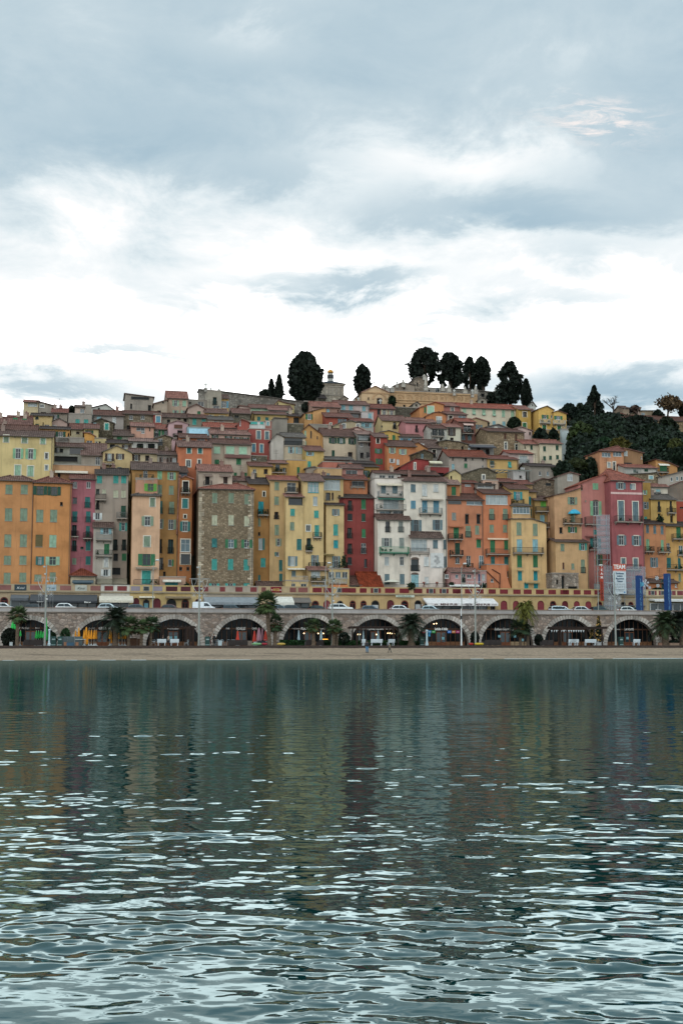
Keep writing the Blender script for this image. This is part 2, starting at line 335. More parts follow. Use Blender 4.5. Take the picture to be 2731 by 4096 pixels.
# low kerb between promenade and beach
mb=MB(); mb.box(-260,260,-9.3,-9.0,.6,PZ+.04); o=mb.build('promenade_kerb',mat('bark','3a302b')); o.location=W(0,0,0); o.rotation_euler.z=A; o['kind']='structure'
WL=-21.5
def wl(s): return WL+.035*s+1.0*noise.noise((s*.03,.3,0))+.35*noise.noise((s*.22,4,0))
def beach_z(d,s):
    a=wl(s); 
    if d>=a: t=(d-a)/(-9.2-a); return 1.52*(t**.8)+noise.noise((s*.35,d*.8,2))*.05*min(1,t*3)
    return (d-a)*.09
Db=[-60,-40,-30]+[-27+i*.45 for i in range(41)]; Db=[d for d in Db if d<-9.1]+[-9.1]
o=grid('beach',[-200+i*1.25 for i in range(321)],Db,beach_z,None)
def g_sand(t,p,L,c):
    v=mapping(t,co='Object',rnd=False); n=nz(t,v,2.2,7,.7); peb=nz(t,v,14.,3,.7)
    g=t.nodes.new('ShaderNodeNewGeometry'); sp=t.nodes.new('ShaderNodeSeparateXYZ'); L(g.outputs['Position'],sp.inputs[0])
    wetn=nz(t,mapping(t,rnd=False,sc=(.25,1,1)),.6,4,.6)
    col=mixc(t,1.,sc(c,1.0),ramp(t,n,(.34,.6),(.5,1.),(.66,1.2)),'MULTIPLY')
    col=mixc(t,1.,col,ramp(t,peb,(.38,.62),(.6,1.15)),'MULTIPLY')
    wrack=ramp(t,nz(t,mapping(t,rnd=False,sc=(.18,.9,1)),1.,6,.7),(.47,0.),(.6,.8))
    band=ramp(t,sp.outputs[2],(.25,0.),(.5,1.),(.8,1.),(1.15,0.))
    wm=t.nodes.new('ShaderNodeMath'); wm.operation='MULTIPLY'; L(wrack,wm.inputs[0]); L(band,wm.inputs[1])
    col=mixc(t,wm.outputs[0],col,sc(c,.42))
    wet=ramp(t,sp.outputs[2],(.03,1.),(.16,0.)); col=mixc(t,wet,col,sc(c,.8))
    L(col,p.inputs['Base Color']); p.inputs['Roughness'].default_value=.9; p.inputs['Specular IOR Level'].default_value=.2; bump(t,p,n,.6,.06)
GEN['sand']=g_sand
o.data.materials.append(mat('sand','988672'))
# thin foam line where the wavelets break
mb=MB(); ss=[-120+i*.5 for i in range(481)]
row=[]
for s in ss:
    wd=max(0,.55*noise.noise((s*.06,9,0))+.30*noise.noise((s*.3,3,0))+.06); a=wl(s)
    row.append((W(s,a-.1-wd,.012),W(s,a+.02+wd*.25,max(.03,beach_z(a+.02+wd*.25,s)+.02))))
for (a,b),(c,e) in zip(row,row[1:]):
    if (a-b).length>.20 and (c-e).length>.20: mb.quad(a,c,e,b)
mb.build('foam',mat('paint','dfe3e2'))['kind']='stuff'
# ---- water: a real wave surface, finest near the viewer
def water():
    rows=[4.5]
    while rows[-1]<185: rows.append(rows[-1]+max(.022,rows[-1]*.0030))
    Y=np.array(rows); ncol=620; T=np.linspace(-1,1,ncol)
    half=Y*.36+3.5
    X=T[None,:]*half[:,None]; YY=np.repeat(Y[:,None],ncol,1); Z=np.zeros_like(X)
    rs=np.random.RandomState(11)
    dx=2*half/ncol; dy=np.gradient(Y)
    fade_base=np.maximum(dx*1.2,dy)
    G=np.zeros_like(X)
    for i in range(26):
        lam=1.1*(9./1.1)**rs.rand(); th=rs.normal(0,.7); G+=np.sin(2*pi/lam*(.55*sin(th)*X+cos(th)*YY)+rs.rand()*6.28)
    gust=np.clip(np.exp(.62*G/math.sqrt(13.)-.19),.2,3.2)
    for i in range(230):
        lam=.075*(1.05/.075)**(rs.rand()**1.05)
        th=rs.normal(.08,.62)
        kx,ky=2*pi/lam*sin(th),2*pi/lam*cos(th)
        slope=.0060 if lam<.3 else .0046 if lam<.6 else .0030
        amp=slope*lam/(2*pi)
        fade=np.clip((lam/np.maximum(dy,1e-3)-2.2)/2.5,0,1)[:,None]
        Z+=amp*fade*(gust if lam<.8 else 1.)*np.sin(kx*X+ky*YY+rs.rand()*6.28)
    Z*=np.clip((1-np.abs(T))*18,0,1)[None,:]
    Z[0,:]=0; Z[-1,:]=0
    V=np.stack([X,YY,Z],-1).reshape(-1,3)
    nr=len(Y); idx=np.arange(nr*ncol).reshape(nr,ncol)
    Fq=np.stack([idx[:-1,:-1],idx[:-1,1:],idx[1:,1:],idx[1:,:-1]],-1).reshape(-1,4)
    # flat surround out to the horizon behind and beside the viewer
    b=len(V); ring=[(-900,-700,-.004),(900,-700,-.004),(900,4.7,-.004),(half[0]-.05,4.7,-.004),(-half[0]+.05,4.7,-.004),(-900,4.7,-.004)]
    e=[(half[-1]-.05,Y[-1],-.004),(900,Y[-1],-.004),(-half[-1]+.05,Y[-1],-.004),(-900,Y[-1],-.004)]
    V=np.concatenate([V,np.array(ring+e,float)])
    F2=np.array([(b,b+1,b+3,b+4),(b+1,b+2,b+3,b+3),(b,b+4,b+5,b+5),(b+3,b+2,b+7,b+6),(b+5,b+4,b+8,b+9)])
    V2=V
    o=npmesh('water',V2,np.concatenate([Fq,F2[[0,3,4]]]),None,smooth=True); o['kind']='structure'
    def g_water(t,p,L,c):
        g=t.nodes.new('ShaderNodeNewGeometry')
        mp=t.nodes.new('ShaderNodeMapping'); L(g.outputs['Position'],mp.inputs[0]); mp.inputs['Scale'].default_value=(.55,1,1)
        a=nz(t,mp.outputs[0],2.6,3,.55); bq=nz(t,mp.outputs[0],9.,2,.5)
        m=t.nodes.new('ShaderNodeMath'); m.operation='MULTIPLY_ADD'; L(bq,m.inputs[0]); m.inputs[1].default_value=.22; L(a,m.inputs[2])
        cd=t.nodes.new('ShaderNodeVectorMath'); cd.operation='LENGTH'; L(g.outputs['Position'],cd.inputs[0])
        mr=t.nodes.new('ShaderNodeMapRange'); L(cd.outputs['Value'],mr.inputs[0]); mr.inputs[1].default_value=10; mr.inputs[2].default_value=70; mr.inputs[3].default_value=.06; mr.inputs[4].default_value=.11
        n=sock(t,'ShaderNodeBump',Distance=.07); L(mr.outputs[0],n.inputs['Strength']); L(m.outputs[0],n.inputs['Height']); 
        fr=sock(t,'ShaderNodeFresnel',IOR=1.33); L(n.outputs[0],fr.inputs['Normal'])
        k=t.nodes.new('ShaderNodeMath'); k.operation='MULTIPLY'; L(fr.outputs[0],k.inputs[0]); k.inputs[1].default_value=1.25
        k2=t.nodes.new('ShaderNodeMath'); k2.operation='MINIMUM'; L(k.outputs[0],k2.inputs[0]); k2.inputs[1].default_value=.38
        di=sock(t,'ShaderNodeBsdfDiffuse',Color=(.002,.027,.027,1)); gl=sock(t,'ShaderNodeBsdfGlossy',Color=(.75,.95,.97,1),Roughness=.015); L(n.outputs[0],gl.inputs['Normal'])
        mx=t.nodes.new('ShaderNodeMixShader'); L(k2.outputs[0],mx.inputs[0]); L(di.outputs[0],mx.inputs[1]); L(gl.outputs[0],mx.inputs[2])
        t.nodes.remove(p); L(mx.outputs[0],[x for x in t.nodes if x.type=='OUTPUT_MATERIAL'][0].inputs['Surface'])
    GEN['water']=g_water; o.data.materials.append(mat('water'))
water()
# ================================================================== HOUSES
SHC=dict(gg='7d8f78',dg='1d4a38',tq='3f9a8f',lg='7fae88',bg='647a80',wh='c9ccc9',br='3c2a24',gy='8a9089',gn='2f7048',cr='b8b79c',bl='3f5f86',lb='84aeb4',ol='5a5030',pg='94b59a',tl='2a6f6c',tt='1a8f96',dk='1f2b2c',yl='b8a020',bb='5f8ea0',pk='c9a9a0',kb='3a3a3a',wd='5a3828',lm='5b9a3c')
WHITE=lambda:mat('paint','c8c8c2')
GLASS=lambda:mat('glass','1c2528'); GLASSB=lambda:mat('glass','4f646b'); CURT=lambda:mat('fabric','8f9696')
IRON=lambda:mat('metal','24282a')
def railing(parent,x0,x1,y0,y1,z0,h,m,step=.16,r=.022,name='railing'):
    mb=MB(); path=[(x0,y1),(x0,y0),(x1,y0),(x1,y1)]
    for (ax,ay),(bx,by) in zip(path,path[1:]):
        L_=math.hypot(bx-ax,by-ay); 
        if L_<.05: continue
        for z in (z0+h,z0+.08): mb.tube([(ax,ay,z),(bx,by,z)],r*1.3,4)
        n=max(1,int(L_/step))
        for i in range(n+1):
            t=i/n; mb.tube([(ax+(bx-ax)*t,ay+(by-ay)*t,z0),(ax+(bx-ax)*t,ay+(by-ay)*t,z0+h)],r,4)
    return mb.build(name,m,parent)
def window(root,typ,flags,col,x,z,w,h,hole):
    """a window in the facade plane y=0 of root's local frame; hole: the wall is really cut open there"""
    m=mat('louver',SHC[col]); yb=.16 if hole else -.02
    x0,x1,z0,z1=x-w/2,x+w/2,z-h/2,z+h/2
    nm='door' if 'D' in flags else 'window'
    fr=MB(); t=.05
    sill=MB()
    fr.box(x0-.05,x1+.05,-.10,.02,z0-.07,z0)      # sill
    glassm=GLASS()
    if typ in 'wog':
        fm=mat('paint','c4c6c2') if 'k' not in flags else mat('paint',SHC[col])
        y0=yb-.07
        for a,b,c_,e in ((x0,x0+t,z0,z1),(x1-t,x1,z0,z1),(x0+t,x1-t,z1-t,z1),(x0+t,x1-t,z0,z0+t)): fr.box(a,b,y0,yb,c_,e)
        n=1 if typ!='g' else max(1,int(w/.75))
        for i in range(1,n+1):
            if w>.6: fr.box(x0+w*i/(n+1)-t/2,x0+w*i/(n+1)+t/2,y0,yb,z0+t,z1-t)
        if h>1.2: fr.box(x0+t,x1-t,y0+.01,yb,z0+h*.64-.02,z0+h*.64+.02)
        f=fr.build(nm,fm,root)
        if typ=='g' or 'c' in flags or R.random()<.22: glassm=CURT() if R.random()<.4 else GLASSB()
        MB().box(x0,x1,yb,yb+.02,z0,z1).build('pane',glassm,f)
        if typ=='o':
            sw=w*.52
            side='LR' if 'l' not in flags and 'r' not in flags else ('L' if 'l' in flags else 'R')
            for s_ in side:
                a,b=(x0-sw-.03,x0-.03) if s_=='L' else (x1+.03,x1+sw+.03)
                MB().box(a,b,-.075,-.02,z0,z1).build('shutter',m,f)
    elif typ=='s':
        ys=.05 if hole else -.03
        f=fr.build(nm,mat('paint','8f8f86'),root)
        if 'B' in flags: # roller blind or single panel
            MB().box(x0,x1,ys,ys+.05,z0,z1).build('shutter',mat('paint',SHC[col]),f)
        else:
            for a,b in ((x0,x-.012),(x+.012,x1)):
                q=MB(); q.box(a,b,ys,ys+.05,z0,z1)
                for c_ in ((z0,z0+.07),(z0+h*.36-.035,z0+h*.36+.035),(z1-.07,z1)): q.box(a+.004,b-.004,ys-.012,ys,c_[0],c_[1])
                q.box(a+.004,a+.05,ys-.011,ys,z0+.07,z1-.07); q.box(b-.05,b-.004,ys-.011,ys,z0+.07,z1-.07)
                q.build('shutter',m,f)
            if 't' in flags: # lower leaf propped outward
                q=MB(); q.add([(x0+.04,-.02,z0+h*.38),(x1-.04,-.02,z0+h*.38),(x1-.04,-.4,z0+.02),(x0+.04,-.4,z0+.02),(x0+.04,.02,z0+h*.38),(x1-.04,.02,z0+h*.38),(x1-.04,-.36,z0),(x0+.04,-.36,z0)],[(0,1,2,3),(4,7,6,5),(0,3,7,4),(1,5,6,2),(3,2,6,7)]); q.build('shutter',m,f)
    else: # d: slim-framed opening; a dark sheet stands in for its unlit inside
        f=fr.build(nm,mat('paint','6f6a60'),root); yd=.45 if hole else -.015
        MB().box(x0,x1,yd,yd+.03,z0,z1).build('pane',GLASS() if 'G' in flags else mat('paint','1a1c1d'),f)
        if 'G' not in flags and w>.5:
            q=MB(); q.box(x0+.03,x0+.09,yd-.05,yd,z0,z1); q.box(x1-.09,x1-.03,yd-.05,yd,z0,z1); q.box(x-.025,x+.025,yd-.05,yd,z0,z1); q.build('frame',mat('paint',SHC[col]),f)
    if 'W' in flags:
        q=MB(); e=.14
        for a,b,c_,g in ((x0-e,x0,z0-e,z1+e),(x1,x1+e,z0-e,z1+e),(x0,x1,z1,z1+e),(x0,x1,z0-e,z0)): q.box(a,b,-.035,.01,c_,g)
        q.build('surround',mat('paint','c9c4b4'),f)
    if 'j' in flags: railing(f,x0-.08,x1+.08,-.22,.0,z0-.05,min(1.0,h*.5),IRON(),.14)
    if 'a' in flags: # arched head
        q=MB(); pts=[(x0-.06,z1)]+[(x+(w/2+.06)*cos(pi-k*pi/8),z1+(w/2)*.55*sin(pi*k/8)) for k in range(1,8)]+[(x1+.06,z1)]
        q.prism(pts,-.03,.02); q.build('arch_head',mat('paint','5a4a40'),f)
    return f
def slab(mb,a,b,c,d,th=.14):
    """thick quad from four top corners"""
    n=(Vector(b)-Vector(a)).cross(Vector(d)-Vector(a)).normalized()*th
    if n.z<0: n=-n
    P=[Vector(q) for q in (a,b,c,d)]; Q=[q-n for q in P]
    mb.add(P+Q,[(0,1,2,3),(7,6,5,4),(0,4,5,1),(1,5,6,2),(2,6,7,3),(3,7,4,0)])
ROOFC=dict(red='7d5046',bri='965748',brn='684a41',dk='4c3f3d',gry='655d57',pnk='94695e',org='813a24')
HOUSES=[]
def H(tile,label,d,x0,x1,yb,top,col,wins='',balc='',awn='',D=8.,roof='red',stone=None,name='house',cat='house',ch=None,base=None,lits=''):
    ty,sc_,ox=TT[tile][1],TT[tile][2],TT[tile][0]
    kind=top[0]; xc=(x0+x1)/2
    ytop=top[1] if kind!='p' else sum(p[1] for p in top[1])/len(top[1])
    ym=(ytop+yb)/2
    s0,_=UT(tile,x0,ym,d); s1,_=UT(tile,x1,ym,d)
    _,zb=UT(tile,xc,yb,d)
    sc0=(s0+s1)/2
    if base is not None: zb=base
    elif d<22.5: zb=TZ
    else: zb=min(zb-.4,hill(d,sc0)-.5,hill(d,s0)-.5,hill(d,s1)-.5)
    root=thing(name,label,cat,sc0,d,zb)
    if name=='house': root['group']=root.get('group','houses of the old town')
    X0,X1=s0-sc0,s1-sc0
    def loc(px,py,dd=0.):
        s,z=UT(tile,px,py,d+dd); return s-sc0,z-zb
    if kind=='p':
        prof=[loc(*p) for p in top[1]]; prof[0]=(X0,prof[0][1]); prof[-1]=(X1,prof[-1][1])
        zmin=min(z for _,z in prof); ztop=max(z for _,z in prof)
    else:
        zmin=ztop=loc(xc,top[1])[1]
    # windows
    specs=[]
    for item in wins.split(';'):
        a=item.split()
        if len(a)<6: continue
        typ=a[0][0]; flags=a[0][1:]
        for xs in a[2].split(','):
            for ys in a[3].split(','):
                x,z=loc(float(xs),float(ys)); k=ppm(ox+float(xs)/sc_,d)/sc_
                specs.append((typ,flags,a[1],x,z,float(a[4])*k,float(a[5])*k))
    holes=[]; winout=[]
    for sp in specs:
        typ,fl,c,x,z,w_,h_=sp
        if z-h_/2<.05: h_=max(.3,h_-(.05-(z-h_/2))); z=h_/2+.05
        ok=z+h_/2<zmin-.06 and x-w_/2>X0+.05 and x+w_/2<X1-.05
        if ok:
            for (a,b,c_,e) in holes:
                if x-w_/2<b+.02 and x+w_/2>a-.02 and z-h_/2<e+.02 and z+h_/2>c_-.02: ok=False
        if ok: holes.append((x-w_/2,x+w_/2,z-h_/2,z+h_/2))
        winout.append((typ,fl,c,x,z,w_,h_,ok))
    mb=MB(); xs=sorted({X0,X1}|{v for h in holes for v in h[:2]}); zs=sorted({0,zmin}|{v for h in holes for v in h[2:]})
    for i in range(len(xs)-1):
        for j in range(len(zs)-1):
            mx_,mz=(xs[i]+xs[i+1])/2,(zs[j]+zs[j+1])/2
            if any(a<mx_<b and c_<mz<e for a,b,c_,e in holes): continue
            mb.quad((xs[i],0,zs[j]),(xs[i+1],0,zs[j]),(xs[i+1],0,zs[j+1]),(xs[i],0,zs[j+1]))
    for a,b,c_,e in holes:
        q=.5
        mb.quad((a,0,c_),(a,0,e),(a,q,e),(a,q,c_)); mb.quad((b,0,c_),(b,q,c_),(b,q,e),(b,0,e)); mb.quad((a,0,e),(b,0,e),(b,q,e),(a,q,e)); mb.quad((a,0,c_),(a,q,c_),(b,q,c_),(b,0,c_)); mb.quad((a,q,c_),(a,q,e),(b,q,e),(b,q,c_))
    if kind=='p':
        if ztop>zmin+.01: mb.poly([(X0,0,zmin)]+[(X1,0,zmin)]+[(x,0,z) for x,z in prof[::-1] if z>zmin+1e-4 or True])
        mb.poly([(X1,D,0),(X0,D,0)]+[(x,D,z) for x,z in prof])
        mb.quad((X0,D,0),(X0,0,0),(X0,0,prof[0][1]),(X0,D,prof[0][1])); mb.quad((X1,0,0),(X1,D,0),(X1,D,prof[-1][1]),(X1,0,prof[-1][1]))
    else:
        mb.quad((X0,D,0),(X0,0,0),(X0,0,zmin),(X0,D,zmin)); mb.quad((X1,0,0),(X1,D,0),(X1,D,zmin),(X1,0,zmin)); mb.quad((X1,D,0),(X0,D,0),(X0,D,zmin),(X1,D,zmin))
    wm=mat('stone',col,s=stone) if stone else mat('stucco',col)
    gable=None; rf=None
    if kind=='f':
        zr=loc(xc,top[2],D/2)[1]; zr=max(zr,zmin+.35); ov=.38; sl=(zr-zmin)/(D/2)
        hl,hr=(top[3] if len(top)>3 else (None,None))
        rb=MB(); o_=.22
        e0,e1=X0-o_,X1+o_; zf=zmin-ov*sl+.16
        if hl is None:
            slab(rb,(e0,-ov,zf),(e1,-ov,zf),(e1,D/2,zr+.16),(e0,D/2,zr+.16)); slab(rb,(e1,D+ov,zf),(e0,D+ov,zf),(e0,D/2+.01,zr+.16),(e1,D/2+.01,zr+.16))
            mb.poly([(X0,0,zmin),(X0,D/2,zr),(X0,D,zmin)]); mb.poly([(X1,0,zmin),(X1,D,zmin),(X1,D/2,zr)])
            rb.tube([(e0,D/2,zr+.2),(e1,D/2,zr+.2)],.13,6)
        else:
            r0,r1=loc(hl,top[2],D/2)[0],loc(hr,top[2],D/2)[0]
            P=[(e0,-ov,zf),(e1,-ov,zf),(e1,D+ov,zf),(e0,D+ov,zf),(r0,D/2,zr+.16),(r1,D/2,zr+.16)]
            rb.add(P+[(x,y,z-.13) for x,y,z in P[:4]],[(0,1,5,4),(1,2,5),(2,3,4,5),(3,0,4),(0,6,7,1),(1,7,8,2),(2,8,9,3),(3,9,6,0),(9,8,7,6)])
            for a,b in ((0,4),(1,5),(4,5)): rb.tube([Vector(P[a])+Vector((0,0,.04)),Vector(P[b])+Vector((0,0,.04))],.12,6)
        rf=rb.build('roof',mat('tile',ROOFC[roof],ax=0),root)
        gb=MB(); gb.tube([(e0,-ov-.05,zf-.08),(e1,-ov-.05,zf-.08)],.07,6); gb.tube([(X1-.15,-.07,.2),(X1-.15,-.07,zmin-.1),(X1-.15,-ov,zf-.1)],.05,5) if X1-X0>6 else None
        gb.build('gutter',mat('metal','5a5048'),root)
        # corbel eave under the roof
        MB().box(X0,X1,-.14,-.003,zmin-.16,zmin-.02).build('cornice',wm if not stone else mat('stucco','8a7a68'),root)
        nch=ch if ch is not None else (1 if R.random()<.55 and X1-X0>3.5 else 0)
        for k in range(nch):
            t=R.uniform(.15,.85) if hl is None else R.uniform(.4,.6); cx=X0+(X1-X0)*t; cy=D/2+R.uniform(-.8,.4); zc=zr-.6
            c=MB(); c.box(cx-.3,cx+.3,cy-.25,cy+.25,zc,zr+.75); c.box(cx-.36,cx+.36,cy-.31,cy+.31,zr+.75,zr+.85); c.lathe([(.13,zr+.85),(.1,zr+1.2)],8,(cx-.1,cy,0)); c.build('chimney',mat('stucco',R.choice(('8a7468','a08a78','7a5a50'))),rf)
        if R.random()<.35:
            cx=X0+(X1-X0)*R.uniform(.2,.8); c=MB(); z0=zr; c.tube([(cx,D/2,z0),(cx,D/2,z0+2.2)],.025,5)
            for q in (1.5,1.8,2.1): c.tube([(cx-.5,D/2,z0+q),(cx+.5,D/2,z0+q)],.014,4)
            c.build('antenna',IRON(),rf)
    elif kind=='p':
        rb=MB(); o_=.28; th=.15
        pr=[(prof[0][0]-o_,prof[0][1]-(o_*(prof[1][1]-prof[0][1])/(prof[1][0]-prof[0][0]+1e-6)))]+prof[1:-1]+[(prof[-1][0]+o_,prof[-1][1]+(o_*(prof[-1][1]-prof[-2][1])/(prof[-1][0]-prof[-2][0]+1e-6)))]
        for (a,za),(b,zb_) in zip(pr,pr[1:]): slab(rb,(a,-.32,za+th),(b,-.32,zb_+th),(b,D+.2,zb_+th),(a,D+.2,za+th),th-.012)
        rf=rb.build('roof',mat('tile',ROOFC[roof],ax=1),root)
    else:
        mb.quad((X0,0,zmin),(X1,0,zmin),(X1,D,zmin),(X0,D,zmin))
        rb=MB(); hh=.16; g=.06
        rb.box(X0-g,X1+g,-g,.25,zmin+.002,zmin+hh); rb.box(X0-g,X0+.25,.25,D,zmin+.002,zmin+hh); rb.box(X1-.25,X1+g,.25,D,zmin+.002,zmin+hh); rb.box(X0+.25,X1-.25,D-.25,D,zmin+.002,zmin+hh)
        rf=rb.build('coping',mat('stucco','8a7f74') ,root)
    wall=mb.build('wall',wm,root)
    for typ,fl,c,x,z,w_,h_,ok in winout: window(root,typ,fl,c,x,z,w_,h_,ok)
    for item in balc.split(';'):
        a=item.split()
        if len(a)<4: continue
        bx0,bx1,yf,bh=map(float,a[:4]); pj=float(a[5]) if len(a)>5 else .95; rc=a[4] if len(a)>4 else 'kb'
        lx0,lz=loc(bx0,yf,-pj); lx1,_=loc(bx1,yf,-pj); k=ppm(ox+bx0/sc_,d-pj)/sc_
        q=MB(); q.box(lx0,lx1,-pj,-.002,lz-.16,lz)
        for xx in (lx0+.2,(lx0+lx1)/2,lx1-.2): q.add([(xx-.06,-.002,lz-.16),(xx+.06,-.002,lz-.16),(xx+.06,-.002,lz-.6),(xx-.06,-.002,lz-.6),(xx-.06,-pj*.8,lz-.16),(xx+.06,-pj*.8,lz-.16)],[(0,4,5,1),(0,3,4),(1,5,2),(3,2,5,4)])
        b=q.build('balcony',mat('stucco','8f8376') if rc!='gn' else mat('paint','2f7058'),root)
        if rc=='solid': 
            MB().box(lx0,lx1,-pj+.001,-pj+.12,lz,lz+bh*k).build('balcony_wall',mat('stucco',col),b)
        else:
            railing(b,lx0+.05,lx1-.05,-pj+.05,-.01,lz,max(.8,bh*k),mat('metal',{'kb':'24282a','wh':'a9adab','gn':'2f8060','gy':'7a8080'}[rc]),.2 if lx1-lx0>3 else .16)
        if R.random()<.6:
            C=[]; 
            for _ in range(R.randint(1,3)):
                cx=R.uniform(lx0+.25,lx1-.25); C+=[(cx+R.gauss(0,.13),-pj+.25+R.gauss(0,.06),lz+.25+abs(R.gauss(0,.25))) for _ in range(26)]
            leaves('pot_plants',C,.09,mat('leaf','32452a'),b)
    for item in awn.split(';'):
        a=item.split()
        if len(a)<5: continue
        ax0,ax1,ya,yb2=map(float,a[:4]); pj=float(a[5]) if len(a)>5 else .9
        lx0,lz1=loc(ax0,ya); lx1,_=loc(ax1,ya); _,lz0=loc(ax0,yb2,-pj)
        q=MB(); slab(q,(lx0,-pj,lz0),(lx1,-pj,lz0),(lx1,-.02,lz1),(lx0,-.02,lz1),.05); q.box(lx0,lx1,-pj-.02,-pj,lz0-.18,lz0-.002)
        q.build('awning',mat('fabric',a[4]),root)
    HOUSES.append((root,loc)); return root,loc,(X0,X1,zmin,wall,rf)
# ---------------- front row, standing on the terrace
H('B0','wide orange house at the left edge with two columns of grey-green shutters',19,-120,432,1640,('f',238,165,(215,240)),'b0743f','s gg 122,322 350 90 122;s gg 117,315 680 92 165;s gg 107,310 1020 88 162;s gg 102,305 1275 90 115;s gg 98 1525 88 170;s gg 303,-60 1500 88 122;s gg -70 680,1020 90 160')
H('B0','orange house with big dark green shutters under the eaves, beside a tall drainpipe',18.6,433,925,1640,('f',266,188,(670,690)),'b37238','ok dg 530 365 84 115;ok dg 712 372 80 115;d gy 807 540 34 50;s gg 525,705 696 90 160;sB ol 515 1022 92 160;s pg 695 1027 90 160;ok tl 525 1282 48 110;ok pg 692 1285 84 110;s gg 500 1507 90 86;s gg 692 1495 78 120',ch=2)
H('B0','narrow rose pink house between the orange house and the grey one',20,905,1236,1640,('f',218,147),'955259','w wh 985,1160 292 52 84;dG tl 983 497 52 80;sj tl 1147 520 66 140;ok tl 983 660 30 40;sj tl 980,1157 708 58 140;dj tl 975 890 60 150;sj tl 1152 900 50 140;dj tl 975 1085 56 140;s tl 1155 1085 62 130;s gg 975 1288 52 80;s tl 1155 1280 64 110;d tl 1075 1115 40 30','1088 1205 985 70 kb;930 1030 960 70 kb .6')
H('B0','small cream kiosk with a hipped orange tile roof below the pink house',16,925,1250,1640,('f',1478,1405,(1060,1090)),'a8987c','s bg 1082 1590 225 95','','950 1225 1535 1560 3a4a52',D=4,roof='org',ch=0)
H('B0','tall greyish beige house with turquoise shutters right under its dark roof',20,1240,1668,1640,('f',157,90),'8f7f70','s tq 1303,1518,1620 222 66 102;d gy 1280 380 44 70;s cr 1362 378 50 55;s cr 1517,1617 412 62 98;dj br 1278 552 38 115;o wh 1278 703 54 90;sD dg 1615 640 62 150;o tq 1613 840 46 105;dj dg 1510,1625 1075 52 140;s gn 1625 1237 58 94;d dk 1515 1237 58 94;d dk 1520 1420 110 90','1252 1392 478 70 kb;1525 1665 722 75 gy','1470 1660 1510 1575 77705f 2.2',roof='dk',ch=2)
H('B0','slim white tenement with three stacked balconies and a little brown roof',17.6,1218,1472,1640,('f',848,798),'9c9284','o lb 1388 897 66 78;sD gn 1398 1130 66 135;sW wh 1388 1297 58 135;o wh 1385 1440 58 85','1255 1468 1002 88 gy;1250 1472 1212 72 kb','1270 1470 1515 1575 6b6555 1.5',D=4,roof='brn',ch=0)
H('B1','slim peach tower house with a shallow grey-edged roof',16.5,222,585,1640,('f',437,395,(395,430)),'c09470','sW gg 493 518 62 110;oW gg 428 765 72 122;sW gg 420 1030 80 135;ok gn 415 1270 104 150;sDW tq 412 1500 115 172;g wh 415 1624 278 32','248 572 1595 68 kb','272 550 1362 1380 7a6a58 .8',D=8,roof='gry',ch=0)
H('B1','flat roofed pinkish block with a fenced roof terrace behind the peach tower',18.4,262,550,1640,('t',212),'a87458','ok lm 467 325 76 98','268 515 212 65 kb .05')
H('B1','ochre house with pale green shutters and a long brown roof',20,213,828,1640,('f',98,14),'966a34','w wh 400 155 56 100;s lg 587 165 60 106;o lg 742 177 50 98;s gg 585 350 62 120;s gg 738 360 62 115;sj tl 605 585 34 165;sj gg 742 590 64 158;or gg 603 800 30 128;or gg 733 810 64 130;dj dk 600 1090 30 182;dj tl 730 1095 66 182;or gn 720 1310 44 86;dj wh 605 1320 50 152;d br 648 1455 32 60','','',D=9,roof='brn',ch=2)
H('B1','narrow tawny house with white framed windows left of the stone tower',19.6,826,1003,1640,('p',[(826,232),(838,172),(858,172),(870,210),(915,180),(1003,215)]),'96592c','dW br 925 320 72 150;sBW tl 918 535 72 120;dW gy 918 703 30 40;oW tl 917 835 62 128;gW wh 922 1085 115 160;dGW dk 922 1262 122 130;da dk 860,955 1390 36 40','865 985 388 62 kb','',roof='pnk')
H('B1','low pink terrace house with a wide green garage shutter',15,588,925,1640,('t',1500),'a07a62','s tl 740 1602 168 96','','625 865 1530 1548 b9b4a8 .6',D=4.5)
H('B1','bluish attic wall between the tawny house and the terracotta one',23,822,945,420,('f',128,70),'5d6870','',roof='brn',D=6,ch=0)
TOWER=H('B1','tall rubble stone tower house with pale quoins and turquoise shutters',17,1093,1567+240,1640,('f',352,284,(1470,1600)),'82735f','s gg 1305,1520 462 68 130;s gg 1727 478 68 130;s cr 1303,1518 753 70 132;s cr 1725 765 70 132;st tl 1300 1050 68 118;o gn 1517 1060 72 112;o gn 1723 1062 66 108;s tq 1300,1512 1332 70 142;s tq 1717 1337 70 142;o tq 1297,1508 1650 64 140;s tq 1720 1650 76 145','','',D=11,roof='bri',stone=3.6,ch=0)
H('B1','pale house with a bright tile roof rising behind the stone tower',21.6,1090,1530,1000,('f',122,45),'b09c88','dD br 1210 222 56 130;s br 1445 225 56 100','1165 1270 295 60 kb','1160 1275 152 168 6a5a50 .6;1365 1510 155 172 6a5a50 .6',D=8,roof='bri',ch=1)
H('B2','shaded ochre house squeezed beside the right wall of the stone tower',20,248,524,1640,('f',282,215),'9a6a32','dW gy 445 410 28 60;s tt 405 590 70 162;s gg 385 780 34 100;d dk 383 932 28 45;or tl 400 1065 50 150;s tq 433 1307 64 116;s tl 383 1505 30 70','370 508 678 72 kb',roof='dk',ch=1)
H('B2','tan yellow house with a red tiled terrace roof and dark teal shutters',19.4,520,892,1600,('f',236,192),'b08d5a','s gg 612 305 60 106;s gg 610 497 60 106;dj br 608 690 54 92;s gg 612 880 58 132;o gg 634 1042 34 96;ol tl 622 1197 34 54;s tl 662 1345 44 142;s tl 664 1505 42 106;w wh 803 322 116 118','725 892 385 50 kb',roof='bri',ch=0)
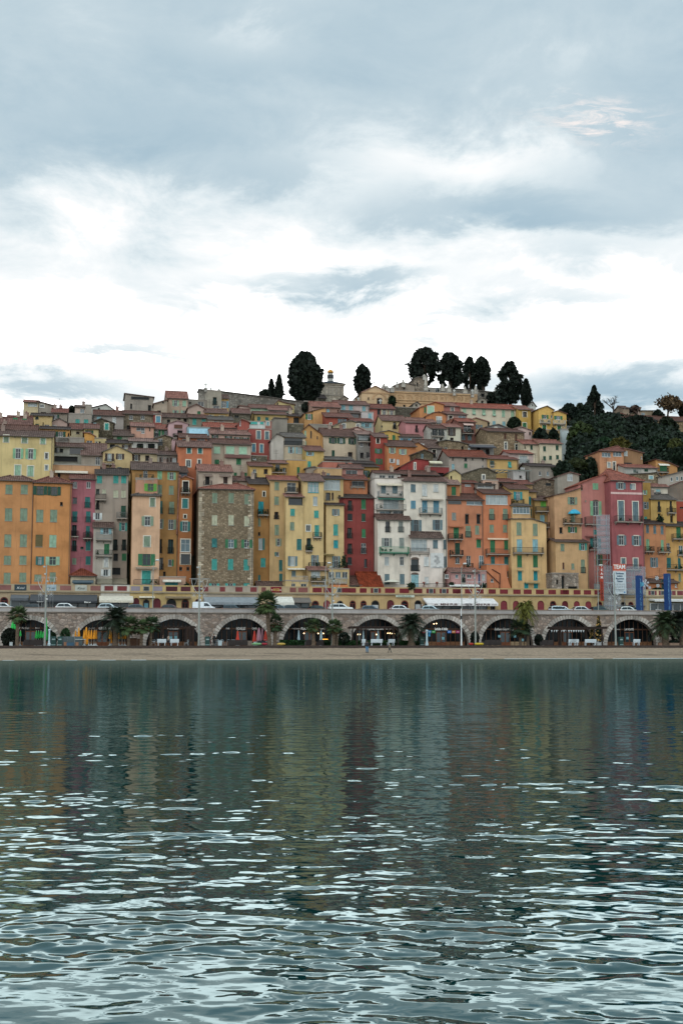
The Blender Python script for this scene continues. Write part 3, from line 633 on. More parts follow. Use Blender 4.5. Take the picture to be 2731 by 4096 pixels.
H('B2','low brown tile roofed shed at the foot of the ochre houses',15.5,375,765,1680,('f',1665,1572),'6a5040','',roof='brn',D=6,ch=0)
H('B2','tall yellow house with a turquoise loggia beneath its roof',17.6,952,1222,1640,('f',246,163),'bf9f65','gk tt 1088 325 145 138;w bl 1114 505 60 120;s tq 1128 675 62 95;wW wh 1022 857 56 78;s tq 1135 893 60 150;dj tl 1030 1068 60 160;o bg 1108 1282 46 145','1088 1203 972 62 kb .7;990 1082 1150 68 kb .5;1036 1180 1365 60 kb','',roof='red',D=9,ch=0)
H('B2','lower yellow house with a dark loggia under a small red roof',17.2,728,954,1640,('f',452,390),'bf9f65','dG tl 857 505 188 95;s tq 818 650 60 92;s gg 812 830 58 102;s tl 903 1070 64 142;o bg 818 1288 58 128;s bg 832 1450 55 76','','745 970 1378 1385 b9b2a2 .9',roof='bri',D=7,ch=0)
H('B2','yellow terrace annex with a white balustrade',14.4,724,1028,1670,('t',1548),'b89c66','w wh 828 1607 54 54;wD br 962 1628 76 90','800 1022 1545 52 wh .05',D=3.5)
H('B2','slender yellow house with a glazed teal bay under dark eaves',20,1218,1480,1640,('f',215,192),'b0905a','g tl 1332 290 216 142;dG bl 1280 443 62 98;s br 1340 440 26 95;d gy 1430 450 28 46','','',roof='dk',D=6)
H('B2','pale yellow house with turquoise shutters next to the red house',18.6,1252,1487,1640,('f',555,520),'c2a269','o bg 1380 650 46 86;s tq 1380 880 62 145;s tt 1382 1067 60 102;o bg 1385 1297 48 148','1190 1540 1378 72 kb 1.1','1155 1350 1190 1198 6a5a30 .8',roof='dk',D=5,ch=0)
H('B2','two storey glazed sunroom annex with a red lean-to roof',14.6,1030,1276,1672,('f',1412,1378),'a88a5a','g lb 1118 1460 120 75;g lb 1170 1632 205 72','1062 1250 1548 48 kb .7',roof='bri',D=4,ch=0)
H('B2','glazed annex with a stone balustrade and an orange awning',14.6,1284,1556,1672,('t',1395),'b09460','w lb 1322,1412,1500 1470 72 80;dG bl 1412 1642 190 60','1298 1530 1568 52 wh .5','1305 1528 1592 1612 a8602c .8',D=4)
H('B3','deep red house with bright green shutters and a dark tiled roof',20,-80,386,1640,('f',462,394),'7a312c','dj gy 65 560 56 130;s gn 240 545 60 126;s dk 62 713 64 90;s dg 240 718 52 102;dj gy 60 920 60 132;sB gn 243 925 52 112;dj gy 62 1125 58 132;wj wh 240 1120 62 132;s dk 60 1287 56 96;dG dk 268 1315 40 106','','',roof='dk',D=9,ch=0)
H('B3','low annex with a steep rust coloured tile roof',14.6,205,490,1680,('f',1628,1447),'8a8478','dG dk 375 1655 190 40',roof='org',D=7,ch=0)
H('B3','shed with a dark red lean-to roof below the deep red house',15.2,55,200,1680,('f',1600,1500),'7a5a48','dG tl 130 1640 130 50',roof='brn',D=6,ch=0)
H('B3','white attic storey with two windows and a chimney on the white house',22.5,395,726,400,('f',148,124),'b5ada4','w bg 485,600 185 80 42',roof='brn',D=5,ch=1)
H('B3','white house with an awninged top balcony and a glazed middle floor',19.6,388,765,1640,('t',215),'cabdb0','s bg 500 348 65 106;s bg 650 350 70 106;g lb 600 540 206 132;w bg 525 662 150 52;w lb 693 660 146 46','442 755 440 72 gy 1.2;415 800 607 66 gy .9','412 725 268 285 b0a590 .9;412 760 445 466 2f5a4c 1.1',D=8)
H('B3','projecting white house with a green balcony over arched garden walls',17.4,425,850,1640,('f',748,692),'cbbfae','dGj wh 557 838 60 140;sj gy 727 838 60 140;o gy 543 1042 64 112;s gy 738 1050 66 132;w wh 545 1287 60 110;w wh 740 1287 54 110;s bg 547 1522 66 130;s bg 744 1522 64 130;s bg 550,745 1668 56 30','460 840 1172 74 gn 1.0','',roof='brn',D=3.5,ch=0)
H('B3','broad cream white house with a double balcony under a brown roof',18.8,765,1330,1640,('f',252,196),'ccc0ae','s bg 887 335 68 102;s wh 1037 362 68 152;s wh 1184 335 68 100;s bb 889 550 68 106;s bb 1038 575 72 158;s bb 1188 578 78 158;ok bg 928 835 66 172;ok bg 1205 815 62 132;s bg 1300 1070 34 122;ok bg 1285 1297 32 140','980 1275 660 72 gy 1.0','985 1270 470 478 8a7f70 .8',roof='brn',D=9,ch=1)
H('B3','attic strip of low windows on the cream white house roof',23.2,752,1215,300,('f',162,122),'6b5d55','w wh 795 180 80 30;w wh 950 183 155 34;w bg 1150 188 90 24',roof='brn',D=5,ch=2)
r,loc,dim=H('B3','lower cream house with two tall arched doorways and a sunroom',16.8,855,1272,1640,('f',982,922),'cdbfb2','g lb 965 1080 216 148;s bg 1177 1067 66 108;dGja tl 912 1340 106 150;s wh 1060 1293 66 126;sa lb 910 1550 100 170;s wh 1062 1540 58 94','850 1104 1182 66 kb .3','',roof='brn',D=3,ch=0)
x,z=loc(1200,1282); MB().box(x-1.2,x+1.2,-.06,-.003,z-1.3,z+1.3).build('wall_panel',mat('paint','c3c3c0'),r)
q=MB(); 
for (a,b,c,e) in ((-.5,.1,.5,.8),(-.15,.35,.0,.6),(-.55,.0,-.3,.15),(.05,.5,-.4,.0),(-.2,.15,-.6,-.3)): q.box(x+a,x+b,-.085,-.062,z+c*1.1,z+e*1.1)
q.prism([(x-1.1,z-1.15),(x-.3,z-.95),(x+.1,z-1.15),(x+.5,z-.95),(x+1.1,z-1.12),(x+.3,z-1.28),(x-.3,z-1.28)],-.085,-.062); q.build('wall_relief',mat('paint','9c9c9a'),r)
H('B3','pink garden terrace wall with posts in front of the white houses',14,845,1392,1690,('t',1640),'b39a8c','', '885 1355 1640 30 kb .05','',D=3,name='terrace_wall',cat='wall')
# ---------------- right half of the front row
H('B3','little orange roof house with one green shuttered window',21.2,1325,1500,1000,('f',288,215),'a9693c','s gn 1417 372 60 110',roof='pnk',D=6,ch=0)
H('B4','orange house with many small balconies beside the white houses',19,-108,366,1640,('f',490,422),'b06a46','dG dk -10 515 180 50;w wh 250 530 216 50;s gy -18 702 58 96;da dk 152 740 52 118;da dk 303 740 52 118;sD gn 12 915 72 152;sj gg 168 900 70 146;s gg 285 880 56 115;sD dg 28 1125 70 146;s gn 305 1058 62 106;w bl 28 1280 58 84;wD wh 172 1280 60 122;wj wh 338 1300 60 162','-85 105 996 68 kb;-60 110 1208 66 kb;118 240 1382 66 kb .7','-85 98 825 832 8a5030 .5;270 335 985 990 7a4028 .4',roof='brn',D=8,ch=1)
H('B4','low pink annex with a red roof and a white awning',15,-55,300,1672,('f',1436,1396),'a97a74','w gg 20 1487 42 46;wD tq 105 1512 60 112;w gg 180 1487 56 46;d tl 45,185 1640 60 60;w wh -112 1488 50 48','85 135 1572 60 kb .3','-100 292 1590 1604 c4c6c2 1.2',roof='bri',D=4,ch=0)
H('B4','pink stair block with a blue door beside the pink annex',15.3,300,408,1672,('t',1420),'a67b74','sD bl 310 1520 24 120;w gg 367 1497 44 78;d dk 340 1640 60 60',D=4)
H('B4','orange house topped by a long white glazed veranda',19.2,368,732,1640,('f',408,350),'b8683f','g wh 540 487 300 124;sj gg 475 675 65 142;sj gg 652 675 65 142;s gg 475,650 862 58 98;s gn 487 1095 68 160;s gn 667 1078 62 122;s tl 490 1278 54 102;s tl 668 1280 64 106;w lb 700 1460 50 80','415 730 1192 66 kb 1.1','418 705 985 993 c0a890 .3',roof='brn',D=9,ch=2)
H('B4','tall yellow house with turquoise shutters and a wrought iron double balcony',17.5,732,1192,1640,('p',[(732,742),(1000,742),(1195,800)]),'c59c62','s gg 830 865 66 166;s gg 1043 877 62 156;s lb 838,1043 1085 74 162;s gn 838,1045 1290 66 156;s tt 843,1047 1475 56 132;s tt 927,1052 1632 58 112','770 1160 1176 70 kb 1.0','905 1090 1560 1566 8a7a55 .5;805 880 1400 1406 8a7a55 .4;1010 1085 1400 1406 8a7a55 .4',roof='gry',D=8)
H('B4','yellow penthouse with a broad glass veranda band',18.6,736,980,760,('f',570,540),'bf9560','g lb 858 618 232 100',roof='gry',D=6,ch=0,base=18)
H('B4','yellow top house with bright turquoise shutters and an iron balcony',20.8,702,960,800,('f',350,302),'b38d4c','o tt 817 435 54 108','745 905 537 62 kb .8',roof='brn',D=6,ch=0,base=18)
H('B4','thin yellow house with one turquoise shutter in the gap',22.3,950,1066,1640,('f',387,350),'a8844c','s tt 968 500 42 112;s tl 985 650 20 90',roof='brn',D=6,ch=0)
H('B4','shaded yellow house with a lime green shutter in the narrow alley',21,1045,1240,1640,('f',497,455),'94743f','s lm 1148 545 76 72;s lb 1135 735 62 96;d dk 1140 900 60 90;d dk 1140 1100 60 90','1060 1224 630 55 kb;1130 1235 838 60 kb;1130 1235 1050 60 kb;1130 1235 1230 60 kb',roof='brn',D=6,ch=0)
r,loc,dim=H('B4','orange buttress wall with rusty pipes sweeping out at its foot',15.4,412,668,1690,('t',1338),'b4683f','w gy 480 1540 36 40',D=3.5,name='buttress_wall',cat='wall')
q=MB(); pts=[loc(668,1338),loc(668,1430),loc(685,1520),loc(712,1610),loc(752,1690),(loc(668,1690))]
q.prism([(x,max(0,z)) for x,z in pts],.02,3.2); q.build('buttress',mat('stucco','b4683f'),r)
q=MB()
for P in (((400,1418),(575,1580),(578,1690)),((478,1395),(580,1455),(580,1590)),((525,1640),(580,1680))): q.tube([(loc(*p)[0],-.12,max(.1,loc(*p)[1])) for p in P],.10,6)
q.build('pipe',mat('paint','5f3626'),r)
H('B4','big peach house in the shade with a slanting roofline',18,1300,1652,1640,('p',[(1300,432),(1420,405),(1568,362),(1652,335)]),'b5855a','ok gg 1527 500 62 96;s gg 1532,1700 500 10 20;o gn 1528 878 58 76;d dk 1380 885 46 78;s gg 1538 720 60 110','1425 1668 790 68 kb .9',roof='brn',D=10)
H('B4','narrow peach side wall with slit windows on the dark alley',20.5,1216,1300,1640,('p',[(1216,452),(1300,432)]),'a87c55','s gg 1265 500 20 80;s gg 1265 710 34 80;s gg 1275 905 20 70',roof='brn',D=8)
H('B4','lower peach house with weather streaks and a small red roof',15.8,1312,1740,1640,('f',1040,1012),'b78d5c','s gg 1398 1108 54 92;o tq 1664 1100 50 92;s wd 1410 1350 26 84;s gg 1532 1357 38 76;s gg 1534 1355 36 70;sj gg 1665 1355 54 172','','',roof='brn',D=5,ch=0)
H('B4','stained grey stone basement under the lower peach house',14.6,1262,1608,1690,('t',1452),'8a7f74','da dk 1405 1580 40 190;d dk 1330 1560 30 60;d dk 1535 1650 130 60',D=3,stone=2.2)
H('B5','salmon pink house wing with a tall arched window',18.2,205,636,1640,('p',[(205,292),(390,205),(540,160),(636,232)]),'a8655a','s lg 420 312 76 82;oa lg 425 600 74 190;s wd 240 325 22 70;sB tl 415 910 46 62;o tl 420 1050 70 120;ok gn 470 1275 40 140;g lb 445 1635 92 105','300 490 800 92 kb .9;345 500 1135 60 kb .5','285 450 955 962 6a3a34 .6',roof='bri',D=10)
r,loc,dim=H('B5','large deep rose house with white framed windows and a banded cornice',15.5,634,1056,1690,('f',238,112,(560,620)),'91494a','oW bg 750 305 64 84;olW bg 915 315 46 66;sW bg 755 630 78 258;sW bg 943 637 76 252;oW bg 760 1015 62 124;oW bg 955 1020 62 124;sW bg 785 1290 58 80;sW bg 945 1322 62 140;s bg 930 1592 60 130;s bg 790 1592 60 130','695 1048 768 76 kb 1.0;800 1030 1392 56 kb .8','',roof='bri',D=12,base=RZ+3.6,ch=0)
_,z=loc(800,402); MB().box(dim[0]-.03,dim[1]+.03,-.05,-.003,z-.18,z+.18).build('string_course',mat('paint','c9a9a2'),r)
H('B5','orange house with three blue-grey top windows right of the rose house',18,1056,1345,1640,('f',806,765),'b07045','s bg 1100 865 42 106;s bg 1195 875 40 106;s bg 1290 882 40 106;s lg 1104 1075 46 146;s lg 1294 1087 40 150;o bg 1185 1305 50 126','1075 1196 1158 62 kb .8;1252 1410 1166 62 kb .8',roof='dk',D=7,ch=0)
H('B5','yellow house at the right edge with a stack of iron balconies',19.2,1345,1720,1640,('f',834,792),'b98a45','sD gn 1505 915 62 142;w wh 1370 1100 46 92;w wh 1535 1145 58 118;s tl 1380 1310 58 130;s tl 1515 1320 40 140;s gg 1520 1500 34 102','1442 1640 992 62 kb;1350 1640 1395 64 kb;1500 1640 1205 50 kb .4',roof='dk',D=7,ch=1)
H('B5','low red roofed orange annex at the right end of the terrace',15.5,1100,1500,1700,('f',1572,1540),'a06038','w lb 1470 1610 26 40;d tl 1310 1590 60 110',roof='brn',D=4,ch=0)

_r,_l,_d=TOWER
for sx in (0,1):
    q=MB(); z=0
    while z<_d[2]-.5:
        hh=R.uniform(.28,.42)
        w_=R.choice((.55,.95)); x0=_d[0]-.03 if sx==0 else _d[1]+.03-w_
        q.box(x0,x0+w_,-.04,-.004,z,z+hh-.04)
        z+=hh
    q.build('quoin_column',mat('stone','a99c88',s=1.2),_r)
# ---------------- the hill behind, left
H('A0','large pale yellow house with white framed green shutters at the left edge',22,-120,592,1040,('f',548,492),'bda468','sW gg 73 572 54 76;sW gg 280 583 60 72;sW pg 485 600 52 62;d br 172 552 12 14;oW lg 207 740 54 112;oW lg 348 745 54 112;wW wh 525 765 34 68;sW pg 203 925 64 112;sW pg 345 935 64 112;wW wh 525 897 32 54;sW pg -60 745,930 55 110','','',roof='brn',D=9,ch=1)
H('A0','brown roofed house with a skylight behind the pale yellow house',28,-60,412,560,('f',512,432),'8a7a62','',roof='brn',D=9,ch=1)
H('A0','greyish attic house with green shutters and three brick chimney pots',37,78,346,480,('f',386,330),'8f8a76','sB gn 175 362 50 46;sB gn 277 370 48 44',roof='red',D=7,ch=2)
H('A0','dark red roofed house at the left edge below the chimney pots',34,-120,350,470,('f',425,345),'8a6a5a','',roof='red',D=8,ch=2)
H('A0','cream house with a glazed rooftop room on the left skyline',60,266,428,360,('f',168,156),'b5a27a','g wh 368 192 102 40;d gy 320 305 14 40','',roof='bri',D=6,ch=0)
H('A0','greyish house with a slanting roof beside the glazed rooftop room',60.5,426,602,330,('p',[(426,158),(602,205)]),'8a8072','wW wh 475 206 44 34;d dk 490 290 60 30',roof='brn',D=7)
H('A0','small flat yellow house with one dark green shutter',45,350,582,520,('f',318,302),'b89c62','d dg 418 335 36 42;s dg 418 440 38 66;w wh 530 433 56 34;d br 487 405 12 30',roof='dk',D=6)
H('A0','shabby grey brown house with a dark green shuttered window',55,582,757,440,('f',285,246),'7a6e60','o dg 622 330 40 54',roof='red',D=7,ch=2)
H('A0','little pinkish gabled house with a half round roofline',46,588,757,480,('p',[(588,382),(665,348),(757,396)]),'9a7f74','w wh 612 438 44 30',roof='gry',D=6)
H('A0','long amber house with dark green open shutters',36,450,782,580,('f',468,452),'b4813f','o dg 560 520 48 62;o dg 682 523 52 60;d br 770 530 16 40',roof='dk',D=6,ch=0)
H('A0','grey plaster block with two turquoise shutters near the left skyline',55,768,1030,450,('t',298),'8a8074','s tq 872 386 46 60;s tq 967 387 48 60',D=7)
H('A0','small pinkish rooftop house with a chimney beside the white gable',60,842,970,330,('f',222,212),'b09a8a','w wh 925 262 46 44',roof='brn',D=6,ch=1)
H('A0','square grey chimney tower on the left skyline',59,960,1030,340,('t',196),'83796c','',D=3,name='tower',cat='tower')
H('A0','white gabled house on the left skyline',66,1030,1302,330,('p',[(1030,228),(1190,190),(1302,268)]),'a9a99f','d br 1110 240 22 26',roof='dk',D=8)
H('A0','grey house with lilac shutters and a brown tile roof',56,1050,1386,500,('f',315,268),'877e76','sB lb 1110 345 44 40;s wh 1282 368 44 70',roof='brn',D=8,ch=1)
H('A0','dark mossy stone gable with a single turquoise shutter',48,1040,1274,530,('p',[(1040,386),(1135,350),(1274,402)]),'5c5648','sW tq 1198 437 44 74;sB lb 1065 405 36 18',roof='gry',D=7,stone=2.5)
H('A0','cream house with a tile roof and a blocked round window',44,783,946,580,('f',468,418),'a39674','da br 875 510 34 20',roof='red',D=6,ch=0)
H('A0','cream yellow house with a dark shuttered attic window',43,944,1106,580,('f',462,420),'b4a068','ok dg 1003 500 42 40',roof='red',D=6,ch=0)
H('A0','small bright orange house with a slanting top',38,946,1064,650,('p',[(946,508),(1010,514),(1064,545)]),'c08535','w bl 1005 612 64 36',roof='pnk',D=6)
H('A0','small cream house with two little windows right of the orange one',37.5,1062,1192,650,('t',572),'b09c6a','w wh 1085 616 26 26;d gy 1120 616 20 26',D=5)
H('A0','long blank grey terrace wall above the dark ravine',36,612,946,650,('t',566),'847c72','',D=3,name='terrace_wall',cat='wall')
H('A0','whitewashed house with a dark glazed terrace under a sagging brown roof',30.5,600,935,880,('f',668,636),'8f8f84','d dk 690 706 40 44;dG dk 850 708 130 76;dG tl 632 690 56 80;d dk 740 800 260 60',roof='brn',D=6,ch=0)
H('A0','house with a large dark red tiled roof and a tall blue window',29,916,1190,900,('f',758,640),'8a8072','w bb 1098 822 50 92',roof='red',D=8,ch=0)
H('A0','yellow gabled house with brown shutters and washing on its balcony',28,1155,1480,930,('p',[(1155,722),(1310,655),(1480,738)]),'b89c68','o br 1230 780 46 84;o br 1347 772 42 64;s bg 1343 904 46 24','1170 1288 850 52 br2',roof='gry',D=8) if 0 else H('A0','yellow gabled house with brown shutters and washing on its balcony',28,1155,1480,930,('p',[(1155,722),(1310,655),(1480,738)]),'b89c68','o br 1230 780 46 84;o br 1347 772 42 64;s bg 1343 904 46 24','1170 1288 850 52 kb',roof='gry',D=8)
H('A0','peach terrace house with a long cream awning behind the pink house',23.4,590,1122,1060,('t',872),'a97a52','d dk 665 980 30 60','','620 988 928 942 b8b0a0 1.0',D=5)
H('A0','grey green house with bright green shutters and a torn green awning',46,1275,1496,620,('f',540,488),'7d7c6c','s gn 1340 575 54 46',roof='brn',D=6,ch=0)
H('A0','low yellowish house tucked under the torn green awning',36,1196,1480,720,('f',624,600),'a38f62','o br 1415 660 44 38;d dk 1262 655 60 40',roof='dk',D=6,ch=0)
H('A0','rough stone house with a tile roof left of the tall skyline house',57,1384,1778,520,('f',302,276),'776c5c','w wh 1470 335 40 46;d br 1440 455 36 62;w lb 1600 335 40 42',roof='brn',D=8,stone=2.4,ch=0)
H('A1','tall plain house with a single pitched roof on the skyline',70,-108,206,290,('p',[(-108,72),(206,112)]),'8a7f72','d dk 165 236 34 80;d br -40 210 20 60;d dk 60 120 200 30',roof='brn',D=8)
H('A1','beige ruined gable wall with a hole against the sky',66,215,362,320,('p',[(215,184),(300,160),(362,142)]),'9a8874','d dk 272 270 40 26;d wh 318 170 20 12',D=6,roof='brn')
H('A1','pinkish beige house with pale green shutters and a bright roof on the skyline',68,360,592,320,('f',122,56),'a98f78','o pg 457 176 34 66;s pg 555 178 42 66;o pg 457 277 30 44;o pg 553 281 34 48',roof='bri',D=8,ch=0)
H('A1','flat grey house with a wide white window on the skyline',72,594,812,240,('t',142),'857c70','w wh 740 186 66 54;d dk 618 172 24 14',D=7)
H('A1','tall grey stair tower with a teal door on the skyline',71,810,970,260,('t',40),'8f8574','dj tl 895 150 42 86;w wh 910 222 70 36',D=5,name='tower',cat='tower')
H('A1','narrow ochre house with a blue shuttered window beside the grey tower',71.5,968,1050,270,('f',124,94),'a8834c','o bb 1000 190 46 76',roof='brn',D=6,ch=0)
H('A1','pinkish gabled house with one green shutter',62,595,782,340,('p',[(595,232),(690,190),(782,242)]),'b09484','s gn 718 291 36 52',roof='brn',D=7)
H('A1','low orange house with cream shutters under a broad tile roof',60,785,1040,350,('f',288,252),'b08a4c','o cr 845 316 36 26;o cr 975 326 36 32',roof='red',D=7,ch=0)
H('A1','oxblood red strip of house with a blue framed window',56.6,208,300,440,('t',302),'7a2f2b','sW bb 262 355 50 70',D=5)
H('A1','long beige house with small dark windows under a sagging roof',58,302,612,450,('f',338,302),'8f8270','d dk 378 380 34 46;d br 495 358 34 22;d br 565 370 34 40',roof='brn',D=7,ch=0)
H('A1','olive grey house with two vivid turquoise shutters',56,610,830,460,('f',342,316),'77705e','s tq 668 384 44 70;s tq 770 390 44 70',roof='brn',D=7,ch=0)
H('A1','beige house with two small black windows below the orange house',54,828,1100,450,('f',366,338),'a39482','w wh 905 393 34 42;w wh 983 398 34 40',roof='gry',D=7,ch=0)
H('A1','grey stone house with a red hipped roof near the cemetery wall',63,1098,1292,430,('f',292,250),'6f695c','d gy 1140 325 50 30',roof='red',D=7,stone=2.6,ch=0)
H('A1','pale pink house with a plain wall under the cemetery terrace',78,1168,1300,310,('p',[(1168,208),(1300,222)]),'a98f84','',roof='red',D=7)
H('A1','cream house with wide pale green blinds under the cemetery terrace',77,1298,1760,320,('f',238,208),'aeb49a','sB pg 1358 264 95 54;sB pg 1480 268 88 54;g lb 1640 275 100 40;sB pg 1565 272 30 54',roof='red',D=7,ch=0)
H('A1','yellow house with small teal shutters below the pale green blinds',65,1340,1700,460,('f',304,284),'a58a50','s tl 1387 350 36 46;s tl 1478 355 36 42',roof='red',D=7,ch=0)
H('A1','salmon pink house with an air conditioner on its wall',47,-40,212,600,('f',440,408),'b0806a','w wh 65 466 94 40;d wd 168 465 12 44;w gy 90 500 36 26',roof='pnk',D=7,ch=0)
H('A1','grey green house with white doors and green shutters',48,214,422,620,('f',472,430),'80806e','oj gn 245 515 40 74;o gn 352 508 46 56',roof='bri',D=7,ch=0)
H('A1','pink gabled house with a wide brown loggia',46,374,598,580,('p',[(374,406),(485,372),(598,412)]),'b08a8a','sB wd 487 438 94 46;d wd 505 512 58 66','425 560 560 44 kb .5',roof='pnk',D=7)
H('A1','flat topped terrace house hung with a pale blue awning',44,588,836,560,('t',446),'7f9aa0','','','605 825 458 520 86a7b4 .6',D=6)
H('A1','pink house with dark shutters under a bright red roof',46.5,780,1202,540,('f',452,410),'b0897c','w wh 960 472 36 24;o dk 1120 495 44 46;w gy 855 475 30 24',roof='bri',D=7,ch=0)
H('A1','tall weathered red house with a stone parapet and blue shutters',42,1276,1526,820,('t',468),'8a4038','sW bg 1385 530 44 88;sW bg 1478 535 44 88;sW bb 1330 675 36 92;sW bb 1417 682 36 92',D=8)
H('A1','red gabled wing behind the weathered red house',46,1146,1282,540,('p',[(1146,412),(1190,360),(1235,372),(1282,395)]),'8f463a','w bl 1178 400 12 60',roof='red',D=7)
H('A1','white terrace house with a row of turquoise shutters',50,1230,1462,470,('t',384),'b9c0b8','sB tq 1280,1340 398 60 30;sB tq 1420 398 40 30',D=5)
H('A1','dusty rose house with one small turquoise window',49.5,1462,1532,500,('t',378),'966054','sW lb 1488 404 30 40',D=5)
H('A1','white house with two balconies of green railings and a striped roof',36,-60,256,720,('f',608,582),'a8a69c','d dk 60 660 70 66;d dk 185 656 76 56','20 96 690 24 kb .3;145 225 690 24 kb .3',roof='pnk',D=6,ch=0)
H('A1','cream house with a dark window under a red ribbed roof',30,-60,252,870,('f',738,698),'b5a27c','o br 18 785 38 66;d br 140 790 44 60',roof='red',D=7,ch=0)
H('A1','narrow rough stone house with a gable and a small balcony',38,222,412,740,('p',[(222,572),(335,535),(412,562)]),'7d705c','wj wh 285 610 46 70;s lb 470 650 30 70',roof='gry',D=7,stone=2.8)
H('A1','grey house with brown shutters and white framed windows',29,254,478,870,('f',758,726),'827a6e','o br 328 815 48 62;o br 440 815 46 60',roof='brn',D=7,ch=1)
H('A1','terracotta house with four white framed windows',27,484,858,1010,('f',668,612),'b0603c','sW tl 607 705 44 60;sW tl 730 708 44 60;wW bl 600 850 50 76;wW bl 722 843 34 74',roof='red',D=8,ch=1)
H('A1','attic floor with two long white windows on the terracotta house',31.5,504,812,640,('f',564,534),'a05c3c','w wh 577 590 92 26;w wh 740 592 90 36',roof='brn',D=6,ch=0)
H('A1','pinkish house with a row of dark green shutters under twin red roofs',40,848,1288,610,('f',528,488),'ab8a7a','o dg 897 558 34 50;o dg 1048 568 38 46;o dg 1148 577 38 42;o dg 1235 580 38 40',roof='bri',D=7,ch=1)
H('A1','beige house with wide pale green roller blinds',30.4,848,1010,1030,('f',628,586),'a08f7a','sB pg 920 700 70 80;s gn 918 840 52 66',roof='brn',D=7,ch=0)
H('A1','tall beige house with green blinds and a faint blind arch',30,1004,1298,1040,('f',640,592),'a3937f','sB pg 1067 700 94 86;sB pg 1210 705 90 86;s gn 1162 830 54 70;s gn 1125 978 34 50;s gn 1228 985 54 64','','1004 1292 750 775 5a3a34 .5',roof='brn',D=8,ch=0)
H('A1','yellow house with a tall white window and a small balcony',26.5,1288,1532,1040,('f',884,852),'b8934c','wj wh 1340 960 40 92;d wd 1465 940 44 52',roof='red',D=7,ch=0)
H('A1','dark stone ruin wall with an old white box',31,1296,1480,870,('t',770),'5f594c','w wh 1338 798 36 22',D=4,stone=2.6)
H('A1','small cream house with a red roof beside the pale house',23.5,1106,1300,1110,('f',1048,1010),'b0a08c','d dk 1155 1078 22 34',roof='red',D=6,ch=1)
H('A2','grey pinkish block with a wide teal window band',74,-10,195,330,('f',258,232),'9a9488','g tl 100 275 108 40',roof='pnk',D=6,ch=0)
H('A2','tiny yellow gabled house in front of the cemetery wall',84,30,272,290,('p',[(30,218),(90,148),(150,172),(272,196)]),'b09c64','d br 85 186 14 30;d wd 190 238 40 54',roof='brn',D=6)
H('A2','small orange house with a dark stone loggia',66,190,332,400,('f',322,304),'a9743c','d dk 295 366 66 64',roof='dk',D=6,ch=1)
H('A2','rough stone retaining wall among the houses',58,196,372,540,('t',410),'6c6759','',D=4,stone=2.4,name='retaining_wall',cat='wall')
H('A2','plain grey plaster house with a rounded top',56,14,194,500,('p',[(14,372),(40,342),(194,352)]),'7f786c','',roof='gry',D=6)
H('A2','orange house with green shutters and a plain ochre side',70,380,482,440,('p',[(380,298),(482,264)]),'b8854a','o gn 440 328 40 62',roof='brn',D=8)
H('A2','plain ochre gable wall stained under its eave',69.5,480,622,450,('p',[(480,264),(622,228)]),'b5824a','',roof='brn',D=8)
H('A2','brownish pink house with a red roof below the church',76,474,788,320,('f',222,174),'9a7464','s lb 650 266 30 50;d wd 760 266 12 40',roof='bri',D=8,ch=0)
H('A2','long pale pink house with three light blue shutters',80,742,1108,300,('f',194,162),'ab9790','s lb 820 230 46 70;s lb 905 233 46 70;s lb 1050 238 40 56',roof='red',D=8,ch=0)
H('A2','pale lilac house with one light blue shutter',74,1024,1157,400,('t',278),'aaa09c','s lb 1118 320 40 64',D=6)
H('A2','open dark loggia under a ragged brown roof',75,778,1026,350,('f',290,272),'5f4c44','dG dk 920 315 150 44',roof='brn',D=6,ch=0)
H('A2','long brick red house with blue-grey shutters and a small white window',66,620,922,450,('f',334,298),'8c4030','o bg 807 376 46 52;wW wh 680 408 18 20',roof='red',D=7,ch=0)
H('A2','rose red house with cream shutters next to the cemetery terrace',81,1110,1398,440,('f',240,200),'9c5548','d dk 1215 275 34 70;o cr 1278 280 36 72;o cr 1360 285 36 62;s tl 1212 360 30 60',roof='red',D=8,ch=0)
H('A2','weathered cream stone house with two arched white windows',58,705,972,490,('p',[(705,432),(790,396),(910,376),(972,396)]),'9a8a6a','wW wh 825 430 38 54;wW wh 982 430 34 44',roof='gry',D=7)
H('A2','low house with a row of turquoise shutters under a red roof',60,920,1158,470,('f',384,360),'8f8a80','ok lb 1085 422 46 52;s lb 1038 415 34 44',roof='red',D=7,ch=0)
H('A2','low pink gable between the cream stone house and the red house',52,880,1076,530,('p',[(880,472),(975,446),(1076,492)]),'b89488','',roof='pnk',D=7)
H('A2','large cream house with arched windows and dark green shutters',44,600,982,850,('f',548,474),'b5a084','oka dg 703 594 42 62;oka dg 797 596 42 66;oka dg 920 602 42 66;s dg 707 742 34 80;d wd 898 750 54 54',roof='brn',D=9,ch=2)
H('A2','ochre side house with pale shutters left of the large cream house',45,356,602,720,('p',[(356,492),(430,418),(602,546)]),'b27f42','s pg 395 522 20 78;d br 460 525 14 80;d br 530 560 12 30;s pg 400 630 16 60',roof='brn',D=9)
H('A2','flat grey parapet wall behind the large cream house',53,438,686,490,('t',418),'7f776a','',D=4)
H('A2','cream house with a dark top loggia and pale shutters',40,150,396,830,('f',560,520),'b3a184','dG dk 262 602 205 80;o lb 237 700 30 74;o lb 328 705 38 74','155 388 645 34 kb .2',roof='gry',D=8,ch=0)
H('A2','bare whitish gable wall with a sloping shoulder',39.6,10,152,830,('p',[(10,588),(75,522),(152,552)]),'a59c90','',roof='gry',D=8)
H('A2','yellow house with teal windows and a little red roof',36,398,602,920,('f',712,668),'b5964e','o lb 448 742 40 44;s tq 440 860 38 70',roof='red',D=8,ch=0)
H('A2','flat topped mustard house with one green shutter',30,190,402,1000,('t',818),'b0823a','s gn 317 932 32 82',D=7)
